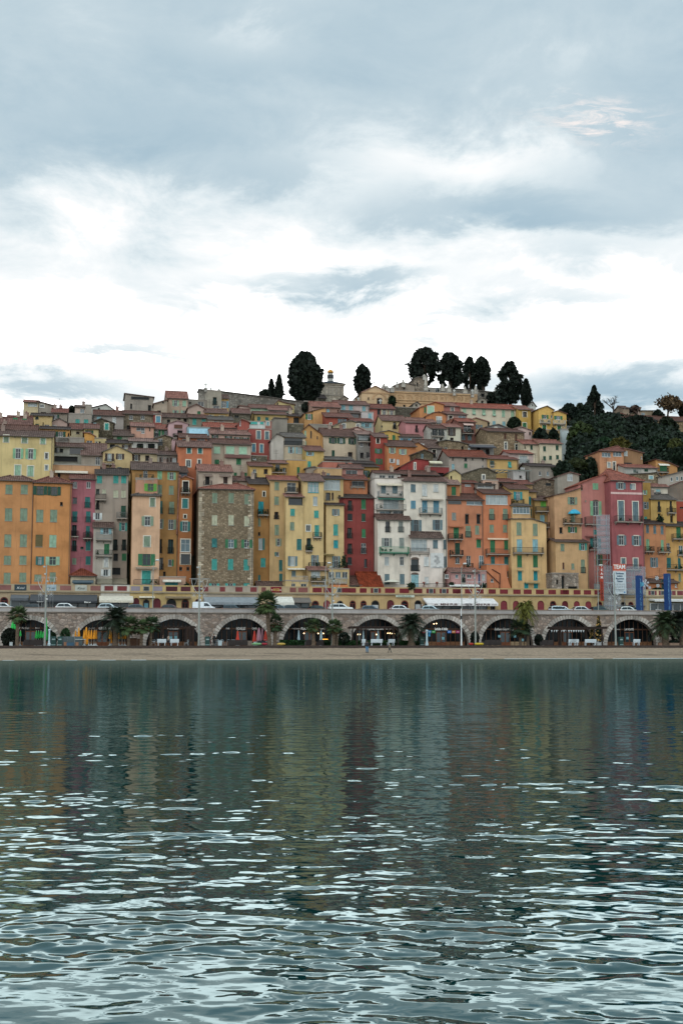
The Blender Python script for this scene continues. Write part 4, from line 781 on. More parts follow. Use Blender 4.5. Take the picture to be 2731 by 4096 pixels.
H('A2','terrace house with an open dark porch under red eaves',29,-10,192,980,('f',852,830),'a07a3c','dG dk 85 892 50 76;w wh 157 920 26 44','10 185 945 34 kb .5',roof='bri',D=7,ch=0)
H('A2','grey stone house with a glazed iron balcony floor',42,984,1170,860,('f',530,500),'7c7870','g dk 1065 562 160 50;w lb 1023 640 34 46;w lb 1115 642 34 46;d br 1028 760 40 60;o kb 1118 757 40 64','985 1165 600 44 kb .7',roof='pnk',D=8,ch=0)
H('A2','narrow vermilion house with green shutters',38,1170,1312,920,('f',558,524),'8f3a2e','dW br 1207 595 34 54;ok gn 1212 710 38 54;ok gn 1220 828 36 64',roof='red',D=7,ch=0)
H('A2','yellow gabled house with two vivid green doors',48,1240,1452,630,('p',[(1240,502),(1330,486),(1452,522)]),'b88f3e','s gn 1305 560 36 66;s gn 1385 570 36 76',roof='gry',D=7)
H('A2','cream yellow house with two blue balcony doors',66,1255,1522,560,('f',374,324),'b8a26c','dGj bl 1395 425 36 74;dGj bl 1465 430 38 72;d br 1250 435 14 20',roof='red',D=7,ch=0)
H('A2','orange house with pale green shutters next to the vermilion one',36,1310,1632,920,('f',660,608),'b0693a','o pg 1367 705 36 64;o pg 1485 720 40 62;ok wh 1365 820 30 46;s wh 1430 835 32 62',roof='brn',D=8,ch=0)
H('A3','rose pink house with a single narrow balcony',60,5,288,620,('f',400,384),'b07070','dj br 128 460 26 76;w wh 222 445 14 28;d br 222 527 14 32',roof='red',D=7,ch=0)
H('A3','low house under a bright red roof behind the rose pink house',68,-20,342,420,('f',388,352),'a09084','w lb 270 410 60 20',roof='bri',D=7,ch=0)
H('A2','small white house with bright blue shutters',47.5,1450,1700,640,('f',556,538),'a9a9a4','ok bb 1515 585 56 30;sB bb 1635 585 34 30',roof='brn',D=6,ch=0)
H('A2','salmon block with a flat cluttered roof',31,590,928,920,('t',838),'a05a48','d wd 855 855 30 32',D=6)
H('A2','grey rooftop shed above the salmon block',35,620,930,850,('f',812,790),'6a6258','',roof='gry',D=5,ch=0)
H('A2','plain peach block with one small white window',25,528,804,1040,('t',908),'b08a5a','w wh 652 972 40 26',D=6)
H('A2','tiny grey house with a round topped wall',28.4,405,528,1000,('p',[(405,908),(495,890),(528,906)]),'877a6c','w tq 477 965 20 26;d wh 500 930 10 22',roof='gry',D=5)
H('A2','pink house with a wide white window between red roofs',25.5,806,1042,1030,('f',908,874),'a97468','w wh 912 954 132 60',roof='red',D=6,ch=0)
H('A2','orange house with a wide white window and flower box',22.6,806,1090,1500,('f',1034,992),'b0673e','w wh 985 1075 142 56','900 1065 1108 14 kb .3',roof='red',D=6,ch=0)
H('A2','mustard house with dark shutters under a glazed roof terrace',27,1038,1218,1040,('f',892,880),'a67f3c','ok dg 1075 966 38 78',roof='dk',D=6,ch=0)
H('A2','glazed roof terrace with black beams',31,930,1170,890,('f',852,838),'5a5a54','g dk 1045 864 220 24',roof='dk',D=5,ch=0)
H('A3','red gabled house with a white slit window',28,-55,265,1000,('p',[(-55,890),(115,798),(265,822)]),'87302c','wW wh 108 880 18 74',roof='brn',D=8)
H('A3','flat red terrace block with a striped awning',26.6,264,492,1030,('t',892),'7a2e2c','d wd 375 985 120 60','','265 405 822 838 b0a890 .7',D=6)
H('A3','orange gabled house with a pale green blind',78,160,432,360,('p',[(160,228),(335,166),(432,196)]),'b0703c','sBW pg 285 250 72 84;s gn 222 252 22 62',roof='bri',D=8)
H('A3','rose house joined to the long cream house on the ridge',80,428,630,330,('f',212,180),'9f625a','wW bl 528 250 36 58',roof='bri',D=8,ch=0)
H('A3','long cream house with a row of pale green shutters on the ridge',79,626,1270,470,('f',238,196),'b8aa90','s pg 662 262 38 72;st pg 768 268 38 72;st pg 878 276 38 74;st pg 993 284 38 74;s pg 1098 292 38 76;s pg 1200 298 38 76;s lb 993 400 38 50;s lb 1103 408 38 56;da dk 933 412 26 40',roof='bri',D=8,ch=1)
H('A3','mustard yellow house at the end of the long cream house',77,1270,1408,480,('f',250,216),'b08a38','dGW tl 1337 300 46 56;sW gn 1335 425 44 60',roof='bri',D=8,ch=0)
H('A3','dull yellow house in the recess beside the villa',79,1404,1480,500,('f',282,252),'957530','s gn 1430 335 44 70;s gn 1450 450 40 50',roof='red',D=7,ch=0)
H('A3','orange house with an arched roof and white shutters',71,230,472,440,('p',[(230,325),(300,288),(375,276),(472,312)]),'b06c3e','sWj wh 378 368 56 78',roof='brn',D=7)
H('A3','mauve house with one white framed window',70.5,470,692,430,('f',304,284),'8f6f66','dW br 508 356 42 82;w wh 635 336 86 40',roof='red',D=7,ch=0)
H('A3','brown brick chimney block on the mauve house',67,512,602,440,('t',352),'7a4a3a','',D=4)
H('A3','maroon brown house with blue doors on a wide balcony',58,600,786,650,('f',388,360),'6e453a','w bb 695 455 90 72;s bg 650 556 40 60;s bg 720 558 46 62','638 768 508 44 kb .9','645 755 398 412 b59a90 .7',roof='bri',D=7,ch=0)
H('A3','tan gabled house with blue-grey shutters',60,735,922,650,('p',[(735,362),(785,342),(922,384)]),'9a7f5c','o bg 825 440 36 46;o bg 825 560 40 78;d dk 830 628 30 24',roof='pnk',D=8)
H('A3','white house with sooty balconies and dark shutters',54,290,464,660,('f',464,432),'a8a498','ok dk 330 500 28 70;ok dk 400 505 28 70;w wh 328 585 30 40;d dk 400 585 30 40','295 440 538 34 kb .7',roof='brn',D=7,ch=0)
H('A3','cream white house with a dark brown shuttered window',55,460,622,620,('f',448,420),'b8b19a','ok br 520 498 40 84;d wd 522 580 40 40',roof='pnk',D=7,ch=0)
H('A3','big rubble stone house with four tall windows',50,920,1334,800,('f',498,474),'83725c','s wd 1118 550 26 72;s wd 1240 565 26 82;wW wh 1125 652 30 78;wW wh 1245 670 32 74;o dk 1125 746 36 56',roof='brn',D=9,stone=2.4,ch=0)
H('A3','grey gabled house behind the big stone house',58,915,1182,520,('p',[(915,442),(1040,416),(1182,472)]),'787470','wW wh 1012 460 18 30',roof='gry',D=7)
H('A3','pale pink gable peeking over the big stone house',56,1190,1418,545,('p',[(1190,472),(1295,442),(1418,488)]),'b0948a','d wd 1395 515 24 30',roof='pnk',D=7)
H('A3','cream house with small dark green shutters on its side wing',46.6,1324,1508,880,('f',638,600),'b5a68a','d dk 1340 668 16 32;s dg 1412 671 28 52;d dk 1496 800 14 90',roof='bri',D=7,ch=1)
H('A4','cream house with five dark green shutters at the edge of the wood',46,-8,236,870,('f',618,586),'bcae90','s dg 45 672 32 54;s dg 183 660 32 54;s dg 45 778 32 48;s dg 110 771 32 44;s dg 187 764 32 44',roof='bri',D=7,ch=0)
H('A3','stone house with an arched window and ragged top',42,382,702,900,('p',[(382,607),(450,593),(600,612),(702,638)]),'7d6f5a','w tq 455 692 30 52;da dk 640 682 26 44;w wh 712 695 20 34;s bg 455 825 34 90',roof='gry',D=8,stone=2.4)
H('A3','house with a low brown tile roof and one white framed door',41.5,146,408,830,('f',676,596),'77706a','dWj br 323 740 40 86;w wh 180 632 60 12',roof='brn',D=8,ch=0)
H('A3','orange house end with a small dark window',39.6,62,248,760,('p',[(62,648),(140,620),(248,684)]),'b07440','d dk 88 704 34 36',roof='brn',D=7)
H('A3','mossy stone gable with one blue window',36,52,312,830,('p',[(52,762),(210,700),(312,742)]),'5f5748','s bg 190 768 28 52',roof='brn',D=7,stone=2.6)
H('A3','grey house with a black canopy stretched over its terrace',46.5,694,990,790,('t',642),'77746e','d dk 820 695 40 110;d wd 920 722 46 62','','700 985 640 660 2a2a30 2.0',D=6)
H('A3','long grey house with a bright orange roof and few small windows',34,490,930,1000,('f',782,716),'94877a','d dk 675 800 30 50;d dk 752 795 16 36;d dk 867 803 16 36;s gn 677 876 38 52;s lb 535 886 30 60;w wh 867 890 22 40;d dk 532 800 14 30',roof='org',D=8,ch=0)
H('A3','low yellow house with two turquoise shutters on the mid slope',33.5,925,1262,950,('f',806,778),'b38d4c','s tq 970 856 38 76;st tq 1168 863 40 70','950 1002 868 8 gy .3',roof='red',D=8,ch=0)
H('A3','pale pink house with a wide white bay window',36.5,1168,1432,930,('f',744,720),'a89088','gW lb 1322 804 96 78;s bb 1308 905 44 36','1262 1395 852 10 wh .4',roof='bri',D=7,ch=0)
H('A3','mottled stone gable with a white framed window',26,632,1018,1100,('p',[(632,972),(820,912),(910,902),(1018,958)]),'6f6756','wW wh 875 1004 32 52',roof='gry',D=9,stone=2.6)
H('A3','small straw yellow gabled house in the middle of the roofs',23.4,492,624,1200,('p',[(492,952),(555,926),(624,978)]),'b5a06a','d dk 515 1020 22 60',roof='gry',D=6)
H('A3','whitewashed terrace block under the metal pergola',30,1208,1345,1040,('t',934),'aaa49e','w lb 1310 905 44 16;d dk 1290 1000 30 30',D=5)
H('A3','grey house with two small windows at the wood edge',30.5,1388,1705,1030,('f',884,868),'857c70','w wh 1508 962 32 44;w wh 1595 965 30 50',roof='dk',D=7,ch=1)
H('A3','peach house with a boarded terrace below the stone gable',24.6,870,1040,1200,('t',1042),'b08a74','d wd 930 1090 80 60',D=5)
H('A3','low house with a brown roof between stone gable and stone rubble',25.2,1036,1228,1200,('f',1062,1034),'7f5f4c','d wd 1100 1092 100 34',roof='red',D=6,ch=0)
H('A3','low red roofed house in front of the rubble gable',24.4,1228,1424,1200,('f',1086,1054),'9a7a50','d wd 1300 1110 90 24',roof='red',D=6,ch=0)
H('A3','crumbling rubble stone gable',26.2,1420,1782,1200,('p',[(1420,1078),(1530,1022),(1640,1040),(1782,1095)]),'77695a','d dk 1600 1085 60 30;w lb 1735 1082 60 24',roof='brn',D=6,stone=2.4)
H('A3','low pink house with red roof left of the peach terrace',24.2,618,800,1200,('f',1068,1034),'a0604c','w lb 700 1095 70 24',roof='red',D=6,ch=0)
H('A3','long low house with a glazed white band under dark eaves',22.8,800,992,1250,('f',1088,1078),'9a8f84','w wh 890 1108 170 30',roof='dk',D=6,ch=0)
# ---------------- right flank below the wood
H('A4','yellow villa gable with white balconies on the ridge',74,-20,146,510,('p',[(-20,238),(70,206),(146,248)]),'bf9440','o gn 50 322 36 44;w bg 122 320 20 34;sW gn 42 437 42 54','5 116 384 38 wh .9',roof='brn',D=9,name='villa',cat='villa')
H('A4','yellow villa wing with a second white balcony',73.5,146,286,510,('p',[(146,272),(190,258),(286,292)]),'bf9440','o gn 195 332 46 40;sW gn 205 440 42 48','150 282 394 36 wh .9',roof='brn',D=9,name='villa',cat='villa')
H('A4','pale blue white garden terrace wall in front of the villa',67,232,384,600,('t',460),'a3b0b0','','236 384 460 34 wh .05',D=5,name='terrace_wall',cat='wall')
H('A4','stone and ochre retaining wall below the villa terrace',68,0,236,600,('t',470),'8a7048','',D=4,name='retaining_wall',cat='wall')
H('A4','small hillside house with a low gable left of the square tower',99,820,932,375,('p',[(820,305),(875,285),(932,302)]),'8f7f6c','w lb 865 350 34 34',roof='red',D=8)
H('A4','square stone tower house on the wooded ridge',100,898,974,345,('f',226,214),'83705c','w wh 925 232 10 8',roof='brn',D=5,ch=0,name='tower',cat='tower')
H('A4','long stone farmhouse with a flat dark roof on the wooded ridge',102,972,1242,360,('p',[(972,290),(1060,258),(1242,258)]),'85745c','w lb 1125 300 40 44',roof='gry',D=8)
H('A4','long low stone wall house with a brown roof above the ivy',96,890,1640,430,('f',362,322),'7f6f58','d dk 1270 418 50 60;d dk 1240 490 40 60',roof='brn',D=8,stone=2.0,ch=1)
H('A4','tall pinkish orange house with a glazed top floor at the wood edge',30.4,651,915,1000,('f',700,652,(835,850)),'b0754e','g wh 722 738 104 50;g wh 843 731 100 50;wW wh 753 850 34 54;wW wh 810 863 28 92',roof='red',D=7,ch=0)
H('A4','brown weathered side wing of the tall pinkish house',31.5,915,1122,900,('p',[(915,672),(975,684),(1122,722)]),'85603f','g lb 935 725 40 52;w wh 1108 770 14 30;d dk 960 850 90 50',roof='red',D=8)
H('A4','low white house with dark green shutters on a stone base',27,930,1282,970,('f',886,862),'b0aca0','s dg 1035 916 34 38;s dg 1160 905 42 36','935 1100 945 24 wh .4',roof='bri',D=6,ch=0)
H('A4','rough stone base wall with a pale turquoise shutter',26.3,950,1312,1030,('p',[(950,958),(1200,945),(1270,935),(1312,985)]),'7f725e','sW lb 1213 988 46 34',roof='gry',D=5,stone=2.2)
H('A4','orange hillside house with a wide green roller door and balcony',29,1268,1502,1010,('p',[(1268,796),(1410,830),(1502,872)]),'a8743c','sB gn 1348 884 84 72','1285 1412 925 44 kb .7','1290 1405 835 846 c0bcb0 .6',roof='brn',D=7)
H('A4','grey house with three white windows and a sloping white roof edge',26,1292,1720,1100,('p',[(1292,990),(1395,966),(1580,918),(1720,940)]),'94897c','w wh 1438 1008 24 44;w wh 1498 1000 26 44;w wh 1548 1000 26 44',roof='gry',D=7)
H('A4','small grey house with a barred window at the foot of the wood',24.4,188,424,1100,('p',[(188,978),(320,935),(424,962)]),'8a8274','g dk 322 990 62 74',roof='red',D=6)
H('B5','ochre slice of house right of the rose house',21.5,1040,1150,1200,('t',262),'94702e','o lg 1065 390 28 56;o bg 1075 560 36 92;s tq 1077 730 38 46',D=6)
H('B5','white house with a red roof behind the right end of the row',25,1146,1364,520,('f',318,225),'b8ac98','sB lb 1240 365 60 30;w gy 1225 400 130 26',roof='bri',D=7,ch=0)
H('B5','yellow house with black balconies under a mossy roof',21.3,1150,1484,1200,('f',486,430),'b58f45','sj dk 1250 575 34 136;sj dk 1405 575 30 140;d dk 1253 700 40 70;d dk 1415 728 40 108','1370 1480 652 55 kb .7',roof='gry',D=7,ch=2)
H('B5','scarlet house with a grey band at the right edge',23.5,1480,1740,1000,('t',510),'8f3a28','d gy 1560 590 80 18',D=6)
H('B5','peach gable wall at the right edge',26,1360,1720,700,('p',[(1360,322),(1560,245),(1720,190)]),'c09470','',roof='red',D=7)
H('B5','straw coloured low house in front of the grey house at the right edge',23,1480,1740,560,('p',[(1480,420),(1740,400)]),'a08050','',roof='brn',D=5) if 0 else None
# ================================================================== PROMENADE WALL WITH ARCHES
def g_block(t,p,L,c):
    c=sc(c,1.1); g=t.nodes.new('ShaderNodeNewGeometry'); n=nz(t,mapping(t),2.,4)
    col=mixc(t,1.,c,ramp(t,g.outputs['Random Per Island'],(0.,.5),(.5,.86),(1.,1.08)),'MULTIPLY'); col=mixc(t,1.,col,ramp(t,n,(.3,.8),(.7,1.06)),'MULTIPLY')
    L(col,p.inputs['Base Color']); p.inputs['Roughness'].default_value=.95; bump(t,p,n,.5,.03)
GEN['block']=g_block
ARCH=[(122,108),(410,108),(695,109),(970,110),(1242,112),(1507,106),(1770,105),(2027,105),(2277,102),(2525,99)]
AR=[]
for px,hw in ARCH:
    s,_=U(px,2540,0); s1,_=U(px+hw,2540,0); AR.append((s,s1-s))
WT=6.86
wr=thing('promenade_wall','long rubble stone sea wall pierced by ten round arches','wall',0,0,0)
mb=MB(); prev=-150
SEG=26
for s,r in AR+[(150,0)]:
    a=s-r
    mb.quad((prev,0,PZ-.6),(a,0,PZ-.6),(a,0,WT),(prev,0,WT)); prev=s+r
    if r:
        P=[(s-r*cos(pi*k/SEG),PZ+r*.985*sin(pi*k/SEG)) for k in range(SEG+1)]
        for (x0,z0),(x1,z1) in zip(P,P[1:]):
            mb.quad((x0,0,z0),(x1,0,z1),(x1,0,WT),(x0,0,WT)); mb.quad((x0,0,z0),(x0,6,z0),(x1,6,z1),(x1,0,z1))
mb.quad((-150,0,WT),(150,0,WT),(150,.6,WT),(-150,.6,WT))
wall=mb.build('wall',mat('stone','8e8177',s=1.9,mort=.12,lo=.55),wr)
for s,r in AR:
    q=MB(); n=31; r1=r+.66
    for k in range(n):
        a0=pi*(k+.1)/n; a1=pi*(k+.9)/n; ro=r1+R.uniform(-.05,.05)
        pts=[(-rr*cos(a),PZ+rr*.985*sin(a)) for rr,a in ((r-.02,a0),(r-.02,a1),(ro,a1),(ro,a0))]
        q.prism([(s+x,z) for x,z in pts[::-1]],-.07+R.uniform(-.015,.015),.25)
    q.build('arch_ring',mat('block','b0a9a0'),wr)
q=MB(); q.box(-150,150,-.16,.5,WT-.12,WT+.06); q.build('string_course',mat('ground','857b71'),wr)
q=MB(); q.box(-150,150,-.03,.36,WT+.06,7.46); q.build('parapet',mat('stucco','98928e'),wr)
q=MB(); q.box(-150,150,-.10,.43,7.46,7.58); q.build('coping',mat('ground','8a7a70'),wr)
# ---------------- shop fronts inside the arches
WOOD=lambda:mat('bark','432c1c'); DARKG=lambda:mat('darkglass','101416')
SIGN=lambda:mat('paint','d8d8d4',r=.5)
SHOPS=['glazed shop front with a big O and a dark red door behind green parasols','glazed cafe front with white lettering behind orange parasols','wood and glass front with A CIOCOULA over its double door','wood framed cafe front with slanted lettering behind red parasols','glazed restaurant front lettered TAKE AWAY and DELIVERY beside a round palm','glazed restaurant front lettered PLANETSUSHI behind a wooden pergola','glazed front with a row of coloured square signs under its lettering','dark glazed front with flowing script lettering and pale base panels','dark glazed front hung with white pennants behind a long pergola','dark glazed front lettered LA VOUTE with a pale bench outside']
SF=[]
for i,((s,r),lab) in enumerate(zip(AR,SHOPS)):
    t=thing('restaurant',lab,'restaurant',s,.95,PZ,group='shop fronts in the arches'); SF.append((t,r))
    P=[(-r*cos(pi*k/24)*.99,r*.975*sin(pi*k/24)) for k in range(25)]
    MB().prism([(x,z) for x,z in P][::-1],.14,.2).build('pane',DARKG(),t)
    q=MB(); zb=2.62
    hw=math.sqrt(max(.1,(r*.97)**2-zb*zb)); q.box(-hw,hw,-.02,.135,zb-.11,zb+.11)
    xs=[-r*.9+i_*r*1.8/10 for i_ in range(11)]
    for x in xs:
        zt=math.sqrt(max(0,(r*.955)**2-x*x)); q.box(x-.05,x+.05,.03,.135,0,max(.3,zt*.975))
    q.build('frame',WOOD(),t)
    q=MB()
    for a,b in zip(xs,xs[1:]):
        if abs((a+b)/2)<r*.2: continue
        zt=min(.62,math.sqrt(max(.05,(r*.94)**2-max(abs(a),abs(b))**2))*.9); q.box(a+.055,b-.055,.05,.13,.02,zt)
    q.build('base_panel',mat('bark','6a482e' if i not in(7,) else '8f7a5e'),t)
    q=MB(); dw=r*.36/2*1.05
    for sx in (-1,1):
        a,b=sorted((sx*.02,sx*dw)); q.box(a,a+.09,-.01,.03,.02,2.2); q.box(b-.09,b,-.01,.03,.02,2.2); q.box(a+.09,b-.09,-.01,.03,2.08,2.2); q.box(a+.09,b-.09,-.01,.03,.02,.55)
    d=q.build('door',mat('bark','6a3f28'),t)
    MB().box(-dw+.1,dw-.1,.02,.035,.56,2.07).build('pane',mat('glass','2c3a3f'),d)
def sign(i,body,h,x=0,w=None,z=2.62,m=None,sh=0.,bold=0.):
    t,r=SF[i]; textmesh(body,h,m or SIGN(),t,x,-.06,z,w,shear=sh,bold=bold)
sign(0,'O',.42,-1.75,bold=.01); sign(0,'Pie Cosi',.28,-.75,1.0); sign(0,'BEACH',.16,1.0,.6)
sign(1,'CE LA VI',.34,.35,1.75,bold=.012); sign(1,'LOUNGE',.14,-1.6,.9)
sign(2,'A CIOCOULA',.26,-.05,1.75,bold=.006)
sign(3,'THE',.22,-2.2,.6,bold=.006); sign(3,'NOAILLES',.42,-.15,1.45,sh=.1,bold=.008); sign(3,'CAFÉ',.26,1.95,.75,bold=.005)
for i in (4,5): sign(i,'TAKE AWAY',.18,-2.15,1.25); sign(i,'PLANETSUSHI',.36,-.05,2.6,bold=.01); sign(i,'DELIVERY',.19,2.1,1.0)
sign(6,'bricks 4 kidz',.38,.0,2.15,bold=.03)
sign(7,'Bulfane Gourmande',.4,-.2,3.3,sh=.35)
sign(9,'LA VOUTE',.32,-.05,1.55,bold=.01); sign(9,'RESTAURANT',.14,-2.1,1.0)
for x,c in zip((-2.75,-1.95,-1.25,1.35,2.05,2.75),('a02030','2080b0','209040','2070c0','c07030','b03070')):
    t,_=SF[6]; q=MB().box(x-.3,x+.3,-.05,-.03,1.98,2.4).build('square_sign',mat('paint',c),t)
    MB().box(x-.2,x+.2,-.058,-.051,2.15,2.22).build('sign_stripe',SIGN(),q)
MB().box(-2.1,-1.8,-.05,-.03,1.45,1.97).build('square_sign',mat('paint','3090c0'),SF[6][0])
for i,x,z in ((7,-1.0,1.5),(7,1.6,1.5),(7,2.9,.9),(2,-.35,1.2),(2,.4,1.25),(6,.3,1.15),(9,-.35,1.2)):
    MB().box(x-.22,x+.22,-.05,-.035,z-.2,z+.2).build('notice',mat('paint','6f9fa8'),SF[i][0])
q=MB()
for k in range(14):
    x=-2.9+k*.42; q.prism([(x,2.5),(x+.34,2.5),(x+.17,2.12)],-.06,-.045)
q.build('pennants',mat('fabric','c4cccd'),SF[8][0])
# bulbs really lit in the photograph
EM=mat('emit','ffd9a0',e=6.)
for i,L_ in ((4,((-.9,1.9),(1.35,1.9),(2.15,1.9))),(5,((-2.9,1.75),(-2.5,1.75),(.1,1.75),(1.95,1.95),(2.3,1.95),(2.65,1.9),(2.95,1.9))),(6,((-1.2,3.45),(-.8,3.5)))):
    for x,z in L_: MB().lathe([(.02,-.08),(.085,-.03),(.085,.03),(.02,.08)],8,(x,-.12,z)).build('bulb',EM,SF[i][0])
MB().box(2.0,2.9,-.10,-.05,.95,1.05).build('glowing_counter',mat('emit','ffb040',e=2.),SF[4][0])  # lamplight on the counter put in as the strip's own glow
# ================================================================== SHOP ARCADE ON THE UPPER ROAD
def px2s(tile,x,d,y=140): return UT(tile,x,y,d)[0]
GD=13.4; PT=11.62
def arcade(label,a,b,col,panels=(),arches=(),panelc='6f2f30',winp=()):
    s0,s1=px2s(*a,GD),px2s(*b,GD); sc_=(s0+s1)/2; t=thing('shop_arcade',label,'arcade',sc_,GD,RZ,group='shop arcades along the upper road')
    X0,X1=s0-sc_,s1-sc_; H1=TZ-RZ-.25
    ops=[]
    for it in arches:
        tile,x,w_,y0=it[:4]; k=1/3.267*.0405; sx=px2s(tile,x,GD)-sc_; ww=w_*k*1.0; _,zt=UT(tile,x,y0,GD); ops.append((sx,ww/2,min(zt-RZ,H1-.25),it[4]))
    ops.sort(key=lambda o:o[0]); mb=MB(); pv=X0
    ops=[o for o in ops if o[0]-o[1]>X0+.05 and o[0]+o[1]<X1-.05]
    for x,r,zt,st in ops:
        if x-r<pv: continue
        mb.quad((pv,0,0),(x-r,0,0),(x-r,0,H1),(pv,0,H1)); pv=x+r
        P=[(x-r*cos(pi*k/10),zt-r+r*sin(pi*k/10)) for k in range(11)]
        for (x0,z0),(x1,z1) in zip(P,P[1:]): mb.quad((x0,0,z0),(x1,0,z1),(x1,0,H1),(x0,0,H1)); mb.quad((x0,0,z0),(x0,.6,z0),(x1,.6,z1),(x1,0,z1))
        for sx in (-1,1): mb.quad((x+sx*r,0,0),(x+sx*r,.6,0),(x+sx*r,.6,zt-r),(x+sx*r,0,zt-r))
    mb.quad((pv,0,0),(X1,0,0),(X1,0,H1),(pv,0,H1)); mb.quad((X0,0,H1),(X1,0,H1),(X1,5,H1),(X0,5,H1)); mb.quad((X0,0,0),(X0,0,H1),(X0,5,H1),(X0,5,0)); mb.quad((X1,0,0),(X1,5,0),(X1,5,H1),(X1,0,H1))
    mb.build('wall',mat('stucco',col),t)
    q=MB(); q.box(X0,X1,-.32,.4,H1+.002,H1+.12); q.box(X0,X1,-.22,.4,H1+.12,H1+.25); q.build('cornice',mat('stucco','8a7a60'),t)
    zp=H1+.25; q=MB(); q.box(X0,X1,-.02,.22,zp,PT-RZ-.1); q.box(X0,X1,-.07,.27,PT-RZ-.1,PT-RZ); q.build('parapet',mat('stucco',col),t)
    for tile,x,w_ in panels:
        sx=px2s(tile,x,GD)-sc_; ww=w_/3.267*.0405/2
        MB().box(sx-ww,sx+ww,-.05,-.021,zp+.12,PT-RZ-.2).build('panel',mat('stucco',panelc),t)
    for tile,x,w_ in winp:
        sx=px2s(tile,x,GD)-sc_; ww=w_/3.267*.0405/2; f=MB().box(sx-ww,sx+ww,-.08,-.052,zp+.1,PT-RZ-.18).build('window',mat('paint','9a9a94'),t)
        MB().box(sx-ww+.08,sx+ww-.08,-.09,-.081,zp+.17,PT-RZ-.25).build('pane',GLASS(),f)
    for x,r,zt,st in ops:
        q=MB(); P=[(x-r*cos(pi*k/12),zt-r+r*sin(pi*k/12)) for k in range(13)]+[(x+r,0),(x-r,0)]
        if st=='r': d=q.prism(P[::-1],.18,.26).build('shutter_door',mat('paint','7a2f36'),t)
        elif st=='R': d=q.prism(P[::-1],.18,.26).build('shutter_door',mat('paint','5a1f26'),t)
        else:
            d=q.prism(P[::-1],.4,.46).build('shop_door',DARKG(),t)
            q=MB(); rr=r
            for k in range(12):
                a0,a1=pi*k/12,pi*(k+1)/12
                q.prism([(x-(rr+.0)*cos(a0),zt-r+rr*sin(a0)),(x-rr*cos(a1),zt-r+rr*sin(a1)),(x-(rr-.16)*cos(a1),zt-r+(rr-.16)*sin(a1)),(x-(rr-.16)*cos(a0),zt-r+(rr-.16)*sin(a0))],.1,.2)
            q.box(x-r,x-r+.16,.1,.2,0,zt-r); q.box(x+r-.16,x+r,.1,.2,0,zt-r); q.box(x-.05,x+.05,.25,.38,0,zt-r); q.box(x-r+.16,x+r-.16,.25,.38,zt-r-.05,zt-r+.05)
            q.build('door_frame',mat('paint','6a2a26' if st=='t' else '3a3430'),d)
            if st=='w': MB().box(x-r+.1,x+r-.1,.2,.24,0,zt-r-.1).build('roller_blind',mat('paint','b0b4b4'),d)
            if st=='b': MB().box(x-r*.6,x+r*.6,.2,.24,0,zt-r-.1).build('door_leaf',mat('paint','5f8f9a'),d)
    def awning(tile,xa,xb,ya,yb,c,proj=2.6,val=.42,txt=()):
        sa=px2s(tile,xa,GD)-sc_; sb=px2s(tile,xb,GD)-sc_; za=UT(tile,xa,ya,GD)[1]-RZ; zb_=UT(tile,(xa+xb)/2,yb,GD-proj)[1]-RZ
        q=MB(); zv=zb_+val
        slab(q,(sa,-proj,zv),(sb,-proj,zv),(sb,-.03,za),(sa,-.03,za),.05)
        q.box(sa,sb,-proj-.03,-proj,zb_,zv-.003)
        q.poly([(sa+.01,-proj,zv),(sa+.01,-.03,za),(sa+.01,-.03,za-.3),(sa+.01,-proj,zv-.25)]); q.poly([(sb-.01,-proj,zv),(sb-.01,-.03,za),(sb-.01,-.03,za-.3),(sb-.01,-proj,zv-.25)])
        aw=q.build('awning',mat('fabric',c),t)
        for body,fx,w_,h_,cc in txt: textmesh(body,h_,mat('paint',cc),aw,sa+(sb-sa)*fx,-proj-.05,zb_+val*.5,w_,bold=.012 if h_>.2 else 0)
        return aw
    def front(tile,xa,xb,zt=2.6,c='3f4648'):
        sa=px2s(tile,xa,GD)-sc_; sb=px2s(tile,xb,GD)-sc_; q=MB(); n=max(2,int((sb-sa)/1.4))
        g=MB().box(sa,sb,-.3,-.25,.4,zt).build('shop_window',mat('glass','39484c'),t)
        for i in range(n+1): x=sa+(sb-sa)*i/n; q.box(x-.09,x+.09,-.4,-.31,0,zt)
        q.box(sa,sb,-.4,-.31,0,.4); q.box(sa,sb,-.42,-.305,zt,zt+.15); q.build('shop_frame',mat('paint',c),g); return g
    return t,sc_,awning,front,zp
t,c0,aw,fr,zp=arcade('beige arcade with a long charcoal awning at the left end',('C0',-330),('C0',1318),'a08a6a',[('C0',70,148),('C0',475,152),('C0',860,140),('C0',1250,128),('C0',-150,140)],[('C0',62,100,188,'t'),('C0',-150,100,188,'r')],'80504a')
aw('C0',150,385,158,238,'4a4e52',1.6); aw('C0',405,1275,155,262,'2f3236',2.6,.3); fr('C0',150,400,2.2,'7f8a8c'); fr('C0',410,1270,2.0,'2f3436')
for x,w_,c,tc in ((270,150,'2c3a42','c8ccca'),(672,128,'97a8b0','20282c'),(1060,150,'a8aaa0','20282c')):
    sx=px2s('C0',x,GD)-c0; ww=w_/3.267*.0405/2; q=MB().box(sx-ww,sx+ww,-.09,-.03,zp+.03,PT-RZ-.08).build('name_board',mat('paint',c),t)
    textmesh('Kosi',.36,mat('paint',tc),q,sx,-.10,zp+.44,ww*1.3,shear=.3)
sx=px2s('C0',1150,GD)-c0; textmesh('Bistrot',.26,SIGN(),t,sx,-2.75,2.18-.5+.22,1.0,bold=.01); sx=px2s('C0',540,GD)-c0; textmesh('Restaurant',.2,SIGN(),t,sx,-2.75,1.95,1.0)
t,c0,aw,fr,zp=arcade('short white arcade with a cream awning',('C0',1320),('C1',196),'b5b0a4',[('C0',1425,112),('C1',95,124)])
